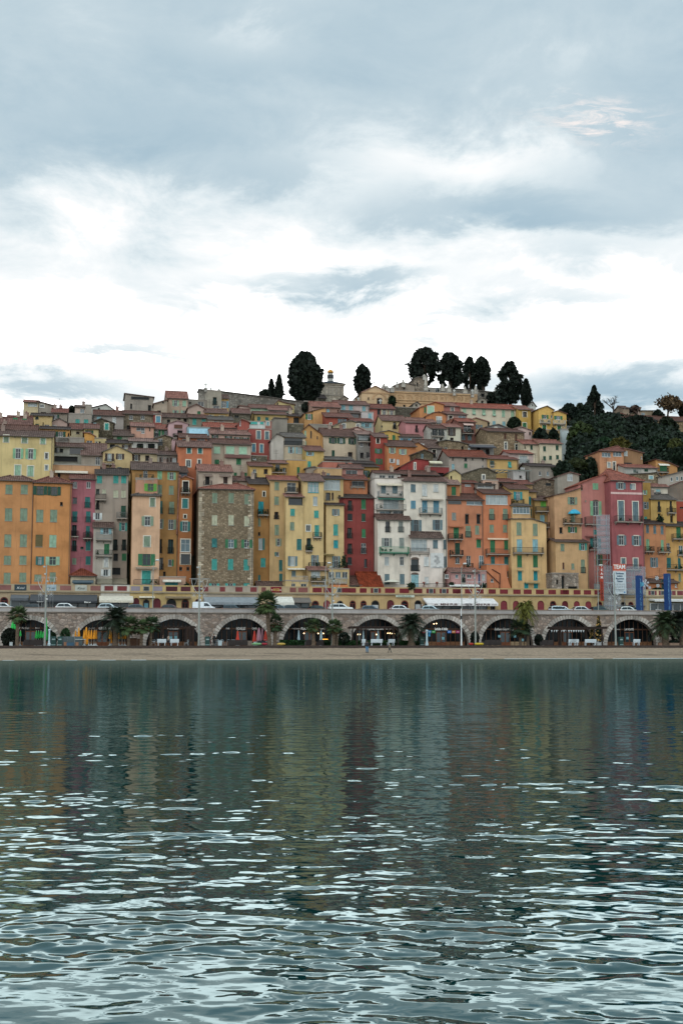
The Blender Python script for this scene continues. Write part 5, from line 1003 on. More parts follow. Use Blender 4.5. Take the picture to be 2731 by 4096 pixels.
aw('C0',1300,1742,172,262,'b8b2a2',2.6,.35); fr('C0',1325,1690,2.0,'b8b8b4')
t,c0,aw,fr,zp=arcade('yellow arcade with dark red arched doors and a little striped awning',('C1',197),('C1',1146),'b79a5e',[('C1',742,150),('C1',925,128),('C1',1085,102)],[('C1',280,84,200,'R'),('C1',412,88,218,'b'),('C1',553,100,205,'R'),('C1',740,132,212,'d'),('C1',922,100,216,'t'),('C1',1090,90,212,'t')],'4a2428',[('C1',410,82)])
for x in (268,560): 
    sx=px2s('C1',x,GD)-c0; MB().box(sx-.75,sx+.75,-.05,-.021,zp+.12,PT-RZ-.2).build('panel',mat('stucco','7f7680'),t)
aw('C1',316,520,178,200,'c0b8a4',.9,.25); aw('C1',662,990,180,212,'6a5a40',1.1,.2)
t,c0,aw,fr,zp=arcade('arcade under the stone tower with a long grey awning',('C1',1147),('C2',370),'9a8c7a',[('C1',1405,70),('C1',1190,60),('C2',118,96),('C2',308,86)])
aw('C1',1160,1860,186,292,'737a7e',2.6,.4); fr('C1',1170,1850,2.0,'7a8488')
t,c0,aw,fr,zp=arcade('arcade with a red oriental restaurant board and a white awning',('C2',371),('C2',1038),'a8906a',[('C2',822,84),('C2',952,128),('C2',440,60)],(),'7a4540')
aw('C2',560,812,182,300,'bcbab0',2.4,.5); aw('C2',816,1040,196,268,'5c5650',1.8,.16); fr('C2',480,1030,2.1,'5a5a58')
sx=px2s('C2',602,GD)-c0; q=MB().box(sx-.9,sx+.9,-.1,-.03,zp+.04,PT-RZ-.1).build('name_board',mat('paint','6f0f1c'),t)
textmesh('金城酒家',.36,mat('paint','c8a860'),q,sx,-.11,zp+.44,1.1,bold=.008)
for e in (-.72,.72): MB().lathe([(.0,0),(.11,0),(.11,.03),(0,.03)],10).build('emblem',mat('paint','d8b0a8'),q,(sx+e,-.105,zp+.44),(pi/2,0,0))
t,c0,aw,fr,zp=arcade('yellow arcade with dark red arches and an agency board',('C2',1040),('C3',846),'b5935e',[('C2',1138,124),('C2',1272,104),('C2',1500,110),('C3',90,108),('C3',235,94),('C3',350,30),('C3',450,34),('C3',585,140),('C3',772,136)],[('C2',1115,100,236,'t'),('C2',1265,98,232,'r'),('C2',1437,92,236,'d'),('C3',100,86,234,'t'),('C3',240,86,234,'t'),('C3',394,112,232,'w'),('C3',592,102,228,'R'),('C3',776,106,234,'t')],'6a2024',[('C2',1425,64),('C3',400,64)])
sx=px2s('C3',773,GD)-c0; q=MB().box(sx-1.6,sx+1.6,-.5,-.42,3.15,3.15+.33).build('name_board',mat('paint','c8cec0'),t)
textmesh('FRENCH RIVIERA IMMOBILIER',.17,mat('paint','3f7050'),q,sx-.15,-.52,3.32,2.4)
t,c0,aw,fr,zp=arcade('arcade with the long white pub awning and dark red panels',('C3',848),('C4',412),'b5976c',[('C3',950,120),('C3',1118,126),('C3',1290,126),('C3',1455,114),('C4',20,110),('C4',172,104),('C4',322,104)],[('C3',950,100,230,'w'),('C4',490-90,60,230,'d')],'5f1e22',[('C3',1120,64),('C3',1288,64)])
aw('C3',1012,1580,200,304,'c4c2c0',2.8,.45,(('BAR',.2,.55,.2,'4a2a28'),('MINI PUB',.49,2.9,.33,'4a1f1c'),('COCKTAILS',.86,1.1,.16,'5a4a48')))
aw('C4',66,490,203,306,'c4c2c0',2.8,.45,(('BAR',.18,.4,.18,'4a2a28'),('MINI PUB',.52,2.6,.33,'4a1f1c'),('GLACES',.88,.9,.16,'5a4a48')))
fr('C3',1030,1840,1.9,'555a5a')
t,c0,aw,fr,zp=arcade('ochre arcade with a row of blind dark red arches',('C4',413),('C5',530),'b0925c',[('C4',480,104),('C4',633,116),('C4',803,106),('C4',943,116),('C4',1103,116),('C4',1263,112),('C4',1415,104),('C5',35,90),('C5',180,104),('C5',315,108),('C5',450,100)],[('C4',487,70,232,'d'),('C4',633,98,236,'r'),('C4',790,92,238,'r'),('C4',960,90,236,'r'),('C4',1113,100,236,'r'),('C4',1273,96,238,'t'),('C4',1430,92,240,'r'),('C5',22,92,240,'r'),('C5',175,90,242,'r'),('C5',326,92,244,'r'),('C5',470,84,246,'t')],'6a2226')
t,c0,aw,fr,zp=arcade('pale arcade behind the scaffolding',('C5',532),('C5',1058),'9a8668',[('C5',640,110),('C5',800,110)],[('C5',780,80,250,'d'),('C5',880,80,250,'t')],'6a3a3a')
t,c0,aw,fr,zp=arcade('cream arcade with a white glass veranda at the right end',('C5',1060),('C5',1900),'b5a078',[('C5',1130,44),('C5',1205,30),('C5',1265,44),('C5',1340,44),('C5',1440,60),('C5',1525,90)],(),'6a3034',[('C5',1165,56),('C5',1300,70),('C5',1400,40)])
aw('C5',1112,1800,212,250,'b8b8b4',2.4,.3); g=fr('C5',1120,1800,2.3,'b8bcba')
sx=px2s('C5',1222,GD)-c0; q=MB().box(sx-.55,sx+.55,-.46,-.41,.75,1.35).build('notice',mat('paint','b8bcbc'),t); textmesh('HÔTEL',.22,mat('paint','30383a'),q,sx,-.47,1.05,.8)
# ================================================================== CEMETERY HILLTOP
def cem():
    H('A3','long peach cemetery gallery with a row of round medallions',96,-193,806,240,('t',56),'b08a60','d dk -10 210 26 34','',D=6,name='cemetery_gallery',cat='gallery')
    r=HOUSES[-1][0]; loc=HOUSES[-1][1]
    q=MB()
    for x in list(range(-150,780,94)):
        cx,cz=loc(x,120); 
        for k in range(16):
            a0,a1=2*pi*k/16,2*pi*(k+1)/16; q.prism([(cx+ro*cos(a),cz+ro*sin(a)) for ro,a in ((.95,a0),(.95,a1),(.7,a1),(.7,a0))],-.09,-.003)
        q.prism([(cx+.4*cos(2*pi*k/8),cz+.4*sin(2*pi*k/8)) for k in range(8)],-.07,-.003)
    q.build('medallions',mat('stucco','a07c54'),r)
    q=MB()
    for y in (66,150,178):
        z=loc(250,y)[1]; q.box(*[loc(-193,y)[0],loc(806,y)[0]],-.22,-.003,z-.12,z+.12)
    for x in range(-190,806,94): a=loc(x,100)[0]; q.box(a-.22,a+.22,-.12,-.004,loc(0,148)[1]+.13,loc(0,68)[1]-.13)
    q.build('cornice',mat('stucco','b08c62'),r)
    H('S','pink beige cemetery chapel with a pediment and a deep arched niche',90,513,662,420,('p',[(513,308),(588,272),(662,308)]),'b5946c','da dk 612 362 30 36;d wd 551 342 8 14','',D=9,name='chapel',cat='chapel',roof='pnk')
    r,loc=HOUSES[-1][:2]; q=MB()
    x,z=loc(612,347)
    for k in range(14):
        a0,a1=pi*k/14,pi*(k+1)/14; q.prism([(x+ro*cos(a),z+ro*sin(a)) for ro,a in ((1.75,a0),(1.75,a1),(1.3,a1),(1.3,a0))],-.14,-.003)
    x0,x1=loc(513,0)[0],loc(662,0)[0]; z=loc(600,307)[1]; q.box(x0-.1,x1+.1,-.2,-.005,z-.3,z-.02)
    q.build('trim',mat('stucco','a8825a'),r)
    q=MB(); x,z=loc(588,268); q.box(x-.06,x+.06,1,1.12,z,z+1.3); q.box(x-.35,x+.35,1,1.12,z+.75,z+.9); q.lathe([(.3,-.2),(.25,.0),(.1,.1)],8,(x,1.06,z)); q.build('cross',mat('stucco','8a8378'),r)
    # church tower with a small golden onion dome
    s,z0=UT('S',350,380,100); zb=50; t=thing('church','stone church tower with a slate pyramid roof and a golden onion dome','church',s,100,zb)
    k=ppm(1330,100)/1.4
    def zz(y): return UT('S',350,y,100)[1]-zb
    hw=66*k; q=MB(); q.box(-hw,hw,0,2*hw,0,zz(266)); q.box(-hw-.25,hw+.25,-.25,2*hw+.25,zz(266)+.002,zz(258)); q.build('tower',mat('stone','b3a897',s=1.4,lo=.85),t)
    q=MB()
    for i in range(5):
        x=-hw+.9+i*(2*hw-1.8)/4; q.box(x-.28,x+.28,-.12,-.004,zz(318),zz(282)); 
    for y in (322,276): q.box(-hw,hw,-.15,-.005,zz(y)-.15,zz(y)+.15)
    q.build('blind_arcade',mat('stucco','9a8f80'),t)
    z1,z2=zz(258),zz(240); e=hw+.5; q=MB(); q.add([(-e,-.5,z1),(e,-.5,z1),(e,2*hw+.5,z1),(-e,2*hw+.5,z1),(0,hw,z2+.5)],[(0,1,4),(1,2,4),(2,3,4),(3,0,4),(3,2,1,0)]); rf=q.build('roof',mat('ground','3c4044'),t)
    zq=lambda y: zz(y)+.75
    q=MB(); rr=15*k; q.lathe([(rr*1.15,zq(241)-.4),(rr*1.1,zq(238)),(rr,zq(237)),(rr,zq(209)),(rr*1.15,zq(208)),(rr*1.1,zq(206))],12,(0,hw,0)); ln=q.build('lantern',mat('stucco','b0b0a8'),rf)
    q=MB()
    for i in range(12): a=2*pi*i/12+.2; q.box(rr*cos(a)-.13,rr*cos(a)+.13,hw+rr*sin(a)-.13,hw+rr*sin(a)+.13,zq(234),zq(214))
    q.build('lantern_window',mat('paint','303436'),ln)
    q=MB(); ro=18*k; zb_,zt=zq(206),zq(180); h=zt-zb_; q.lathe([(ro*.72,zb_),(ro*.95,zb_+h*.18),(ro*1.02,zb_+h*.36),(ro*.9,zb_+h*.56),(ro*.6,zb_+h*.74),(ro*.28,zb_+h*.87),(ro*.1,zb_+h),(.03,zb_+h*1.15)],14,(0,hw,0)); q.build('onion_dome',mat('metal','b8843a',r=.35,m=.8),rf,smooth=True)
    q=MB(); q.box(-.05,.05,hw-.05,hw+.05,zt,zq(150)); q.box(-.35,.35,hw-.04,hw+.04,zq(160)-.06,zq(160)+.06); q.box(-.2,.2,hw-.04,hw+.04,zq(155)-.05,zq(155)+.05); q.build('cross',mat('metal','6a5030'),rf)
    H('S','low stone chapel wing at the foot of the church tower',97,270,312,400,('f',340,322),'6f685c','',roof='dk',name='chapel_wing',cat='chapel',D=6,ch=0,stone=1.6)
    H('S','small stone gable tomb with a cross right of the church tower',95,392,436,400,('p',[(392,345),(415,328),(436,342)]),'85796a','da dk 422 352 6 14',roof='gry',name='tomb',cat='tomb',D=5)
    # terraces of graves
    H('S','long grey stone cemetery terrace wall on the skyline left',88,-395,190,470,('p',[(-395,292),(-300,300),(-100,325),(0,336),(100,352),(190,362)]),'77726a','',D=4,name='terrace_wall',cat='wall',stone=1.8,roof='gry')
    H('S','grey stone cemetery terrace wall below the church',88.5,190,520,470,('t',364),'6f6a60','',D=4,name='terrace_wall',cat='wall',stone=1.8)
    H('S','dark stone cemetery terrace wall under the peach gallery',90,640,840,470,('t',392),'5a564c','',D=4,name='terrace_wall',cat='wall',stone=1.8)
    H('S','ruined grey castle block behind the peach gallery',108,806,882,330,('p',[(806,232),(828,222),(850,226),(882,220)]),'84796c','d br 824 262 8 20','',D=6,name='ruin',cat='ruin',stone=1.6,roof='gry')
    H('S','beige mausoleum tier left of the castle block',107,694,808,330,('p',[(694,270),(740,252),(770,260),(808,268)]),'8a7c6c','d dk 750 285 10 12',D=5,name='mausoleum',cat='tomb',roof='gry')
    H('S','low grey wall of tombs between the castle block and the cypress',106,880,1000,330,('t',284),'7f786e','w wh 935 295 24 26;d dk 890 298 10 10',D=5,name='tomb_wall',cat='wall')
    H('S','grey cemetery wall right of the tombs',106,1000,1260,400,('p',[(1000,288),(1080,292),(1180,300),(1260,310)]),'757068','d dk 1190 325 20 20',D=4,name='cemetery_wall',cat='wall',stone=1.8,roof='gry')
    H('S','little domed grave chapel at the right end of the gallery',95,1163,1212,420,('p',[(1163,352),(1187,336),(1212,352)]),'8a8172','da dk 1187 362 14 12',roof='gry',name='grave_chapel',cat='chapel',D=5)
    H('S','white gabled grave chapel under the slim cypress',94,1440,1486,420,('p',[(1440,384),(1467,360),(1486,384)]),'a8a8a0','d dk 1467 378 6 8',roof='gry',name='grave_chapel',cat='chapel',D=5)
    H('S','ornate pale tomb niche at the foot of the peach gallery',91,800,838,420,('p',[(800,374),(820,362),(838,374)]),'9a9080','da dk 818 380 12 8',roof='gry',name='tomb',cat='tomb',D=3)
    ST=mat('stucco','9a958a')
    crosses=[(494,360,26,89,'stone cross on a pedestal left of the chapel'),(617,380,36,87,'tall stone cross in front of the chapel arch'),(470,362,16,89,'small dark cross on the skyline between church and chapel'),(1132,322,34,94,'large white stone cross on the gallery roof'),(1030,312,22,95,'thin white grave cross above the gallery medallions'),(-330,300,18,88,'grave cross on the left cemetery wall'),(-360,290,36,88,'tall grave column with a cross on the left skyline'),(-285,302,16,88,'low grave cross on the far left cemetery wall'),(710,268,22,106,'thin grave cross on the beige mausoleum tier'),(1260,306,20,105,'thin cross at the end of the cemetery wall')]
    for x,y,h,d,lab in crosses:
        s,z=UT('S',x,y,d); hh=h*ppm(1400,d)/1.4; t=thing('grave_cross',lab,'cross',s,d,z-.6,group='crosses in the cemetery')
        q=MB(); q.box(-.3,.3,-.3,.3,0,.75); q.box(-.42,.42,-.42,.42,.75,.85); q.build('pedestal',ST,t)
        q=MB(); q.box(-.11,.11,-.11,.11,.85,hh+.6); q.box(-.11-hh*.2,.11+hh*.2,-.1,.1,hh*.72+.5,hh*.72+.74); q.build('cross',mat('stucco','a8a8a0'),t)
    for x,y,h,d,lab in ((745,262,26,106,'pale grave statue left of the castle block'),(870,282,52,104,'tall pointed stone monument beside the castle block'),(862,222,12,108,'small statue on top of the castle block'),(1000,290,26,103,'weathered angel statue on the cemetery terrace'),(1150,300,26,100,'stone urn monument near the white cross'),(1090,300,22,101,'small tomb pinnacle on the cemetery terrace'),(637,280,20,94,'pale finial statue on the chapel side roof'),(655,288,16,93,'small urn statue right of the chapel pediment'),(682,290,14,94,'tiny tomb figure left of the gallery'),(1210,388,10,92,'small urn beside the grave chapel'),(965,284,22,104,'slim stone obelisk between the tombs')):
        s,z=UT('S',x,y,d); hh=h*ppm(1400,d)/1.4; t=thing('monument',lab,'monument',s,d,z-.8,group='tomb monuments on the hilltop')
        q=MB(); q.box(-.45,.45,-.45,.45,0,.9); q.box(-.55,.55,-.55,.55,.9,1.02); q.build('pedestal',ST,t)
        q=MB(); q.lathe([(.34,1.02),(.38,1.02+hh*.3),(.24,1.02+hh*.55),(.3,1.02+hh*.7),(.12,1.02+hh*.82),(.15,1.02+hh*.92),(.03,1.02+hh)],8); q.build('figure',mat('stucco','a09a8e'),t,smooth=True)
cem()
# ================================================================== TREES
def cyp(name,label,tile,x0,x1,y0,y1,d,shape='oval',n=2600,trunk=.12,lump=.22,group='cypresses on the hilltop',col='151f15',size=.30,airy=0.):
    n=int(n*1.55)
    xm=(x0+x1)/2; s,zt=UT(tile,xm,y0,d); _,zb=UT(tile,xm,y1,d); sl,_=UT(tile,x0,(y0+y1)/2,d); sr,_=UT(tile,x1,(y0+y1)/2,d)
    W_=max(.6,(sr-sl)/2-.25); Hh=zt-zb; gz=min(zb-1,hill(d,s)); t=thing(name,label,'tree',s,d,gz,group=group); o=zb-gz
    def prof(h):
        if shape=='oval': return max(.05,(sin(pi*min(1,max(0,h*.9+.08))))**.55)
        if shape=='cone': return max(.03,(1-h)**.75*min(1,.5+h*3))
        if shape=='col': return min(1,.55+h*1.5)*max(.05,1-h**3.2)
        return max(.05,(1-abs(2*h-1)**2.6)**.5)
    C=[]; sd=R.random()*50
    while len(C)<n:
        h=R.random(); a=R.random()*2*pi; r=prof(h)
        if airy and (noise.noise((cos(a)*1.9+sd,sin(a)*1.9,h*Hh*.33+sd*2))<airy*(.55-h)-.12): continue
        k=1+lump*2.0*noise.noise((cos(a)*1.7+sd,sin(a)*1.7,h*(Hh/W_)*1.1+sd))+lump*2.2*noise.noise((cos(a)*4+sd,sin(a)*4,h*(Hh/W_)*2.2+sd)); rr=r*k*W_*math.sqrt(R.uniform(.35,1))
        C.append((rr*cos(a),rr*sin(a)*.9,o+h*Hh+lump*2*noise.noise((a,h*6,sd))))
    leaves('crown',C,size,mat('leaf',col),t,stretch=1.3,up=1.0)
    q=MB(); q.tube([(0,0,0),(.1,0,o+Hh*.35),(0,0,o+Hh*.75)],[trunk*W_*1.2+.15,trunk*W_+.1,.08],8)
    for k in range(7): a=k*2.4; zz=o+Hh*(.12+.09*k); q.tube([(0,0,zz),(cos(a)*W_*.6*prof((zz-o)/Hh),sin(a)*W_*.5,zz+W_*.7)],[.14,.04],5)
    q.build('trunk',mat('bark','4a3c30'),t)
cyp('cypress','huge dark oval cypress left of the church tower','S',106,290,86,362,92,'oval',5200,lump=.14)
cyp('cypress','small ragged cypress at the left of the hilltop group','S',-18,34,236,345,91,'cone',900,lump=.3)
cyp('cypress','narrow pointed cypress beside the huge oval one','S',20,84,216,342,90,'cone',1500,lump=.22)
cyp('bush','low dark bush left of the pointed cypress','S',-60,4,300,342,90,'oval',500,lump=.3,group='bushes on the hilltop')
cyp('cypress','lone leaning cypress left of the peach chapel','S',472,566,160,350,94,'oval',2600,lump=.24,airy=.5)
cyp('cypress','broad shaggy cypress leftmost of the big hilltop clump','S',782,945,66,260,112,'oval',3800,lump=.28,airy=.5)
cyp('cypress','rounded cypress in the middle of the big hilltop clump','S',930,1078,92,288,111,'oval',3800,lump=.24,airy=.5)
cyp('cypress','narrow cypress with gaps right of the big hilltop clump','S',1078,1152,120,304,112,'oval',1700,lump=.3,airy=.5)
cyp('cypress','upright flat topped cypress at the right of the big clump','S',1142,1230,114,302,111,'oval',2300,lump=.24,airy=.5)
cyp('cypress','tall pointed cypress with a visible trunk near the ridge houses','S',1276,1400,140,372,97,'oval',3000,lump=.3,airy=.5)
cyp('cypress','smooth columnar cypress above the mustard house','S',1400,1464,236,392,95,'col',2400,lump=.08)
cyp('bush','dark spreading bush under the tall pointed cypress','S',1216,1342,302,384,96,'oval',1700,lump=.3,group='bushes on the hilltop')
cyp('bush','small round bush in front of the peach gallery','S',662,702,336,382,89,'oval',520,lump=.15,size=.35,col='1c2c18',group='bushes on the hilltop')
cyp('bush','round green bush against the long cream house','A3',1155,1285,352,462,74,'oval',1200,lump=.18,col='1c2b18',size=.4,group='bushes on the hilltop')
cyp('bush','spiky agave like bush against the cemetery wall','A2',355,440,190,262,82,'oval',500,lump=.4,col='2c3428',group='bushes on the hilltop')
cyp('conifer','tall ragged dark conifer on the wooded ridge','A4',487,690,2,310,98,'cone',3600,lump=.34,group='trees of the wooded slope',airy=.5)
cyp('cypress','slim cypress at the right edge of the ridge','A4',1518,1575,165,320,104,'col',900,lump=.2,group='trees of the wooded slope')
def tree(label,tile,x0,x1,y0,y1,d,col,n=900,size=.34,lump=.35,name='tree',group='trees of the wooded slope'): cyp(name,label,tile,x0,x1,y0,y1,d,'oval',n,lump=lump,group=group,col=col,size=size)
def bare(label,tile,x,ybase,y0,w,d,leafcol=None,n=0,name='bare_tree'):
    s,zb=UT(tile,x,ybase,d); _,zt=UT(tile,x,y0,d); k=ppm(TT[tile][0]+x/TT[tile][2],d)/TT[tile][2]; t=thing(name,label,'tree',s,d,zb,group='trees of the wooded slope'); Hh=zt-zb; W_=w*k/2
    q=MB(); tips=[]; Hh*=(1.0 if leafcol else 1.25)
    def br(p,dv,l,r,lev):
        e=p+dv*l; m=p+dv*l*.5+Vector((R.gauss(0,.06),R.gauss(0,.06),0))*l; q.tube([p,m,e],[r,r*.8,r*.6],5); 
        if lev>=4: tips.append(e); return
        for i in range(3 if lev<3 else 2):
            nd=(dv+Vector((R.gauss(0,.62)*W_/Hh*2.6,R.gauss(0,.7),R.gauss(.0,.3)))).normalized(); br(e,nd,l*R.uniform(.68,.86),r*.6,lev+1)
    br(Vector((0,0,-.5)),Vector((0,0,1)),Hh*.3,.32,0)
    q.build('branches',mat('bark','3a332e'),t)
    if leafcol:
        C=[(tp.x+R.gauss(0,.7),tp.y+R.gauss(0,.7),tp.z+R.gauss(0,.6)) for tp in tips for _ in range(n)]; leaves('crown',C,.28,mat('leaf',leafcol),t)
bare('leafless spreading tree against the sky on the wooded ridge','A4',805,300,84,270,99)
bare('autumn tree with rust coloured leaves on the ridge','A4',1400,320,100,150,103,'54422a',30,'autumn_tree')
# the wooded slope itself: one mass of shrubs, with single trees standing out of it
def wood():
    C=[];K=[]
    zz=[]
    while len(C)<42000:
        s=R.uniform(37,100); d=R.uniform(27,101)
        px_=pxof(s,d); 
        if px_<(2275 if d>56 else 2262)+R.uniform(0,22): continue
        z=hill(d,s); m=noise.noise((s*.16,d*.16,3)); m2=noise.noise((s*.5,d*.5,9)); top=1.2+max(0,m+.35)*3.6+m2*1.1
        x=R.random()**.5*top; p=W(s+R.gauss(0,.2),d+R.gauss(0,.2)); C.append((p.x,p.y,z+x))
    a=NR.permutation(len(C)); C=np.array(C)[a]
    o=leaves('hillside_shrubs',C,.40,mat('leaf','1b291a')); o['kind']='stuff'
wood()
for a in (('yellow green bushy tree at the left edge of the wood','A4',320,560,400,600,60,'33401c',1600),('dark green rounded tree behind the yellow villa','A4',236,390,200,330,84,'16241a',1300),('dark bushy tree at the foot of the tall conifer','A4',420,560,225,330,94,'18261a',1200),
 ('mid green tree crown on the slope left of the stone ivy wall','A4',560,780,400,560,70,'1c2e1a',1700),('bright olive autumn bush above the pinkish tall house','A4',775,950,575,680,44,'4f4a1c',900),('glossy green sweeping shrub on the lower slope','A4',590,790,570,720,48,'203a20',1500),('broad dark tree right of the ivy wall','A4',1180,1420,560,740,52,'1a2c1a',1700),
 ('yellowish tree near the right edge of the slope','A4',1390,1560,590,760,50,'40451f',1100),('dark hanging ivy mass over the stone farmhouse wall','A4',890,1190,330,500,92,'141e12',2200),('second ivy mass over the long stone wall','A4',1300,1480,340,520,92,'18220f',1300),('dark hedge tree above the stone farmhouse','A4',1230,1340,268,330,101,'141e12',700),
 ('bushy tree beside the cream house at the foot of the wood','A4',150,330,840,1010,30,'182818',1300),('olive bush above the small barred window house','A4',300,500,800,930,33,'2e3618',1200),('dark bush between barred house and pinkish tall house','A4',480,660,800,960,33,'1c2a1a',1200),('small tree between the villa and the stone house','A3',1445,1580,480,590,55,'18261a',1000),
 ('dark shrub on the villa retaining wall','A4',100,190,480,580,66,'1a2618',500),('dark tree on the lower right slope above the roller door house','A4',1400,1590,700,830,40,'1b2a1a',1200),('dense evergreen clump in the middle of the slope','A4',380,560,640,800,50,'15221a',1500),('feathery shrub climbing above the villa trees','A4',390,480,190,270,96,'2a3424',450),('reddish bare shrub above the farmhouse roof','A4',975,1100,215,260,102,'4a3a30',260),('small dark tree on the skyline left of the grey roofs','A0',770,850,236,285,63,'1c2418',350)):
    tree(*a)
# ---------------- palms
def palm(label,tile,x,yb,yc,rx,ry,d,kind='fan',tr=.2,n=34,skirt=True,col='465836',name='palm_tree',fx=0):
    s,_=UT(tile,x,yb,d); _,zc=UT(tile,x,yc,d); k=ppm(TT[tile][0]+x/TT[tile][2],d)/TT[tile][2]; Lf=rx*k*(1.28 if kind=='fan' else 1.38); t=thing(name,label,'palm tree',s,d,PZ,group='palms on the beach promenade'); hc=zc-PZ
    q=MB(); off=fx*k; q.tube([(off*(u**1.5),0,hc*u) for u in (0,.12,.4,.7,1)],[tr*1.5,tr*1.1,tr,tr*.95,tr*1.1],9)
    if kind!='thin':
        for i in range(int(hc/.22)):
            z=i*.22; 
            for a in range(5): b=a*1.257+i*.6; q.box(*[c for c in ((tr*1.0)*cos(b)-.05+off*(z/hc)**1.5,(tr*1.0)*cos(b)+.05+off*(z/hc)**1.5)],tr*sin(b)-.05,tr*sin(b)+.05,z,z+.16)
    q.build('trunk',mat('bark','5f5142'),t)
    V=[];Fq=[]
    def leaf(a,b,c,e): i=len(V); V.extend([tuple(a),tuple(b),tuple(c),tuple(e)]); Fq.append((i,i+1,i+2,i+3))
    top=Vector((off,0,hc))
    for i in range(n):
        az=i*2.39996+R.uniform(-.2,.2); el=rad(84-135*((i+.5)/n)**.9) if kind=='fan' else rad(78-118*((i+.5)/n))
        dv=Vector((cos(az)*cos(el),sin(az)*cos(el),sin(el))); side=Vector((-sin(az),cos(az),0))
        if kind=='fan':
            L_=Lf*R.uniform(.85,1.08); sq=ry/rx; pet=top+Vector((dv.x,dv.y,dv.z*max(sq,.6)))*L_*.48; nrm=dv.cross(side).normalized()
            leaf(top+side*.02,top-side*.02,pet-side*.02,pet+side*.02)
            for j in range(15):
                th=rad(-82+164*j/14); d2=(dv*cos(th)+side*sin(th)); d2.z-=.10+.22*abs(sin(th))*R.uniform(.4,1); 
                ln=L_*.56*(1-.25*abs(th)/1.4)*R.uniform(.85,1.1); w_=.06*L_*.8; tip=pet+d2*ln; sd2=(d2.cross(nrm)).normalized()*w_
                mid=pet+d2*ln*.55; leaf(pet+sd2*.3,mid+sd2,tip+Vector((0,0,-.08*L_*R.random())),mid-sd2)
        else:
            L_=Lf*R.uniform(.9,1.12); droop=1.0 if kind=='feather' else 1.7; pts=[]
            for u in range(8):
                f=u/7; p=top+dv*L_*f*(1-.12*f*droop); p.z-=droop*.46*L_*f*f*(.55+.45*cos(el)); pts.append(p)
            for u in range(7):
                p,p2=pts[u],pts[u+1]; leaf(p+side*.025,p-side*.025,p2-side*.02,p2+side*.02); ax=(p2-p).normalized()
                for v in (.0,.33,.66):
                    b=p.lerp(p2,v); f=(u+v)/7; ll=L_*.30*(sin(pi*min(.96,.12+f*.86)))**.6
                    for sg in (-1,1):
                        dd=(side*sg*.75+ax*.65+Vector((0,0,R.uniform(-.45,-.05)*droop))).normalized()*ll; wv=ax*.035*L_*.55
                        leaf(b-wv,b+wv,b+dd+wv*.3,b+dd-wv*.3)
    npmesh('crown',V,Fq,mat('leaf',col),t)
    if skirt:
        C=[(off+R.gauss(0,tr*1.3),R.gauss(0,tr*1.3),hc-R.uniform(.1,1)*Lf*.62) for _ in range(150)]; leaves('dead_fronds',C,.13,mat('leaf','5a4a30'),t,stretch=2.4,up=2.)
    return t
palm('fan palm in front of the green parasols at the left','C0',225,838,420,135,105,-6.5,tr=.22,n=30,fx=5)
palm('very large dark bushy palm right of the orange parasols','C0',1510,845,470,200,150,-6.5,'feather',.34,46,False,'222e1e')
palm('low fan palm with pale trunk, left of three in a row','C1',180,850,560,150,110,-7.2,tr=.2,n=30,fx=-10)
palm('low fan palm with leaning trunk, middle of three in a row','C1',345,850,575,110,90,-7.4,tr=.2,n=26,fx=8)
palm('fan palm with a dense rounded crown left of the white benches','C1',470,850,545,120,100,-6.6,tr=.16,n=30,col='3a4e32')
palm('tallest fan palm with a thick skirt of dead fronds','C2',515,838,270,160,165,-6.6,tr=.26,n=44,fx=-40,col='4a5a34')
palm('shorter dark palm leaning on the tallest palm','C2',585,838,540,105,140,-6.2,tr=.24,n=34,fx=12,col='34462c')
palm('stout fan palm between the restaurant lettering','C2',1090,848,560,115,85,-7.6,tr=.24,n=26,fx=-5)
palm('twin trunk fan palm, the front stem by the round topiary','C2',1350,850,570,112,90,-7.8,tr=.2,n=26,fx=8)
palm('twin trunk fan palm, the rear stem by the round topiary','C2',1392,842,590,80,70,-7.0,tr=.18,n=18,fx=6)
palm('massive dark date palm between two arches','C3',865,838,545,185,150,-6.4,'feather',.46,52,False,'243020')
palm('slender palm with drooping yellow green fronds','C4',945,838,330,185,150,-6.2,'droop',.14,30,True,'5a5a20',fx=-25)
palm('short fan palm under the drooping yellow palm','C4',850,838,590,150,90,-7.0,tr=.16,n=28,col='2a3a24',fx=5)
palm('small dark palm right under the drooping palm','C4',948,838,600,60,70,-6.8,'fan',.18,18,False,'1e2a1c')
palm('thick trunked dark date palm beside the right end arch','C5',1335,840,530,190,170,-6.0,'feather',.5,54,True,'2e3c22')
palm('dark palm cut by the right edge','C5',1560,845,480,170,150,-6.4,'feather',.4,44,False,'1a2418')
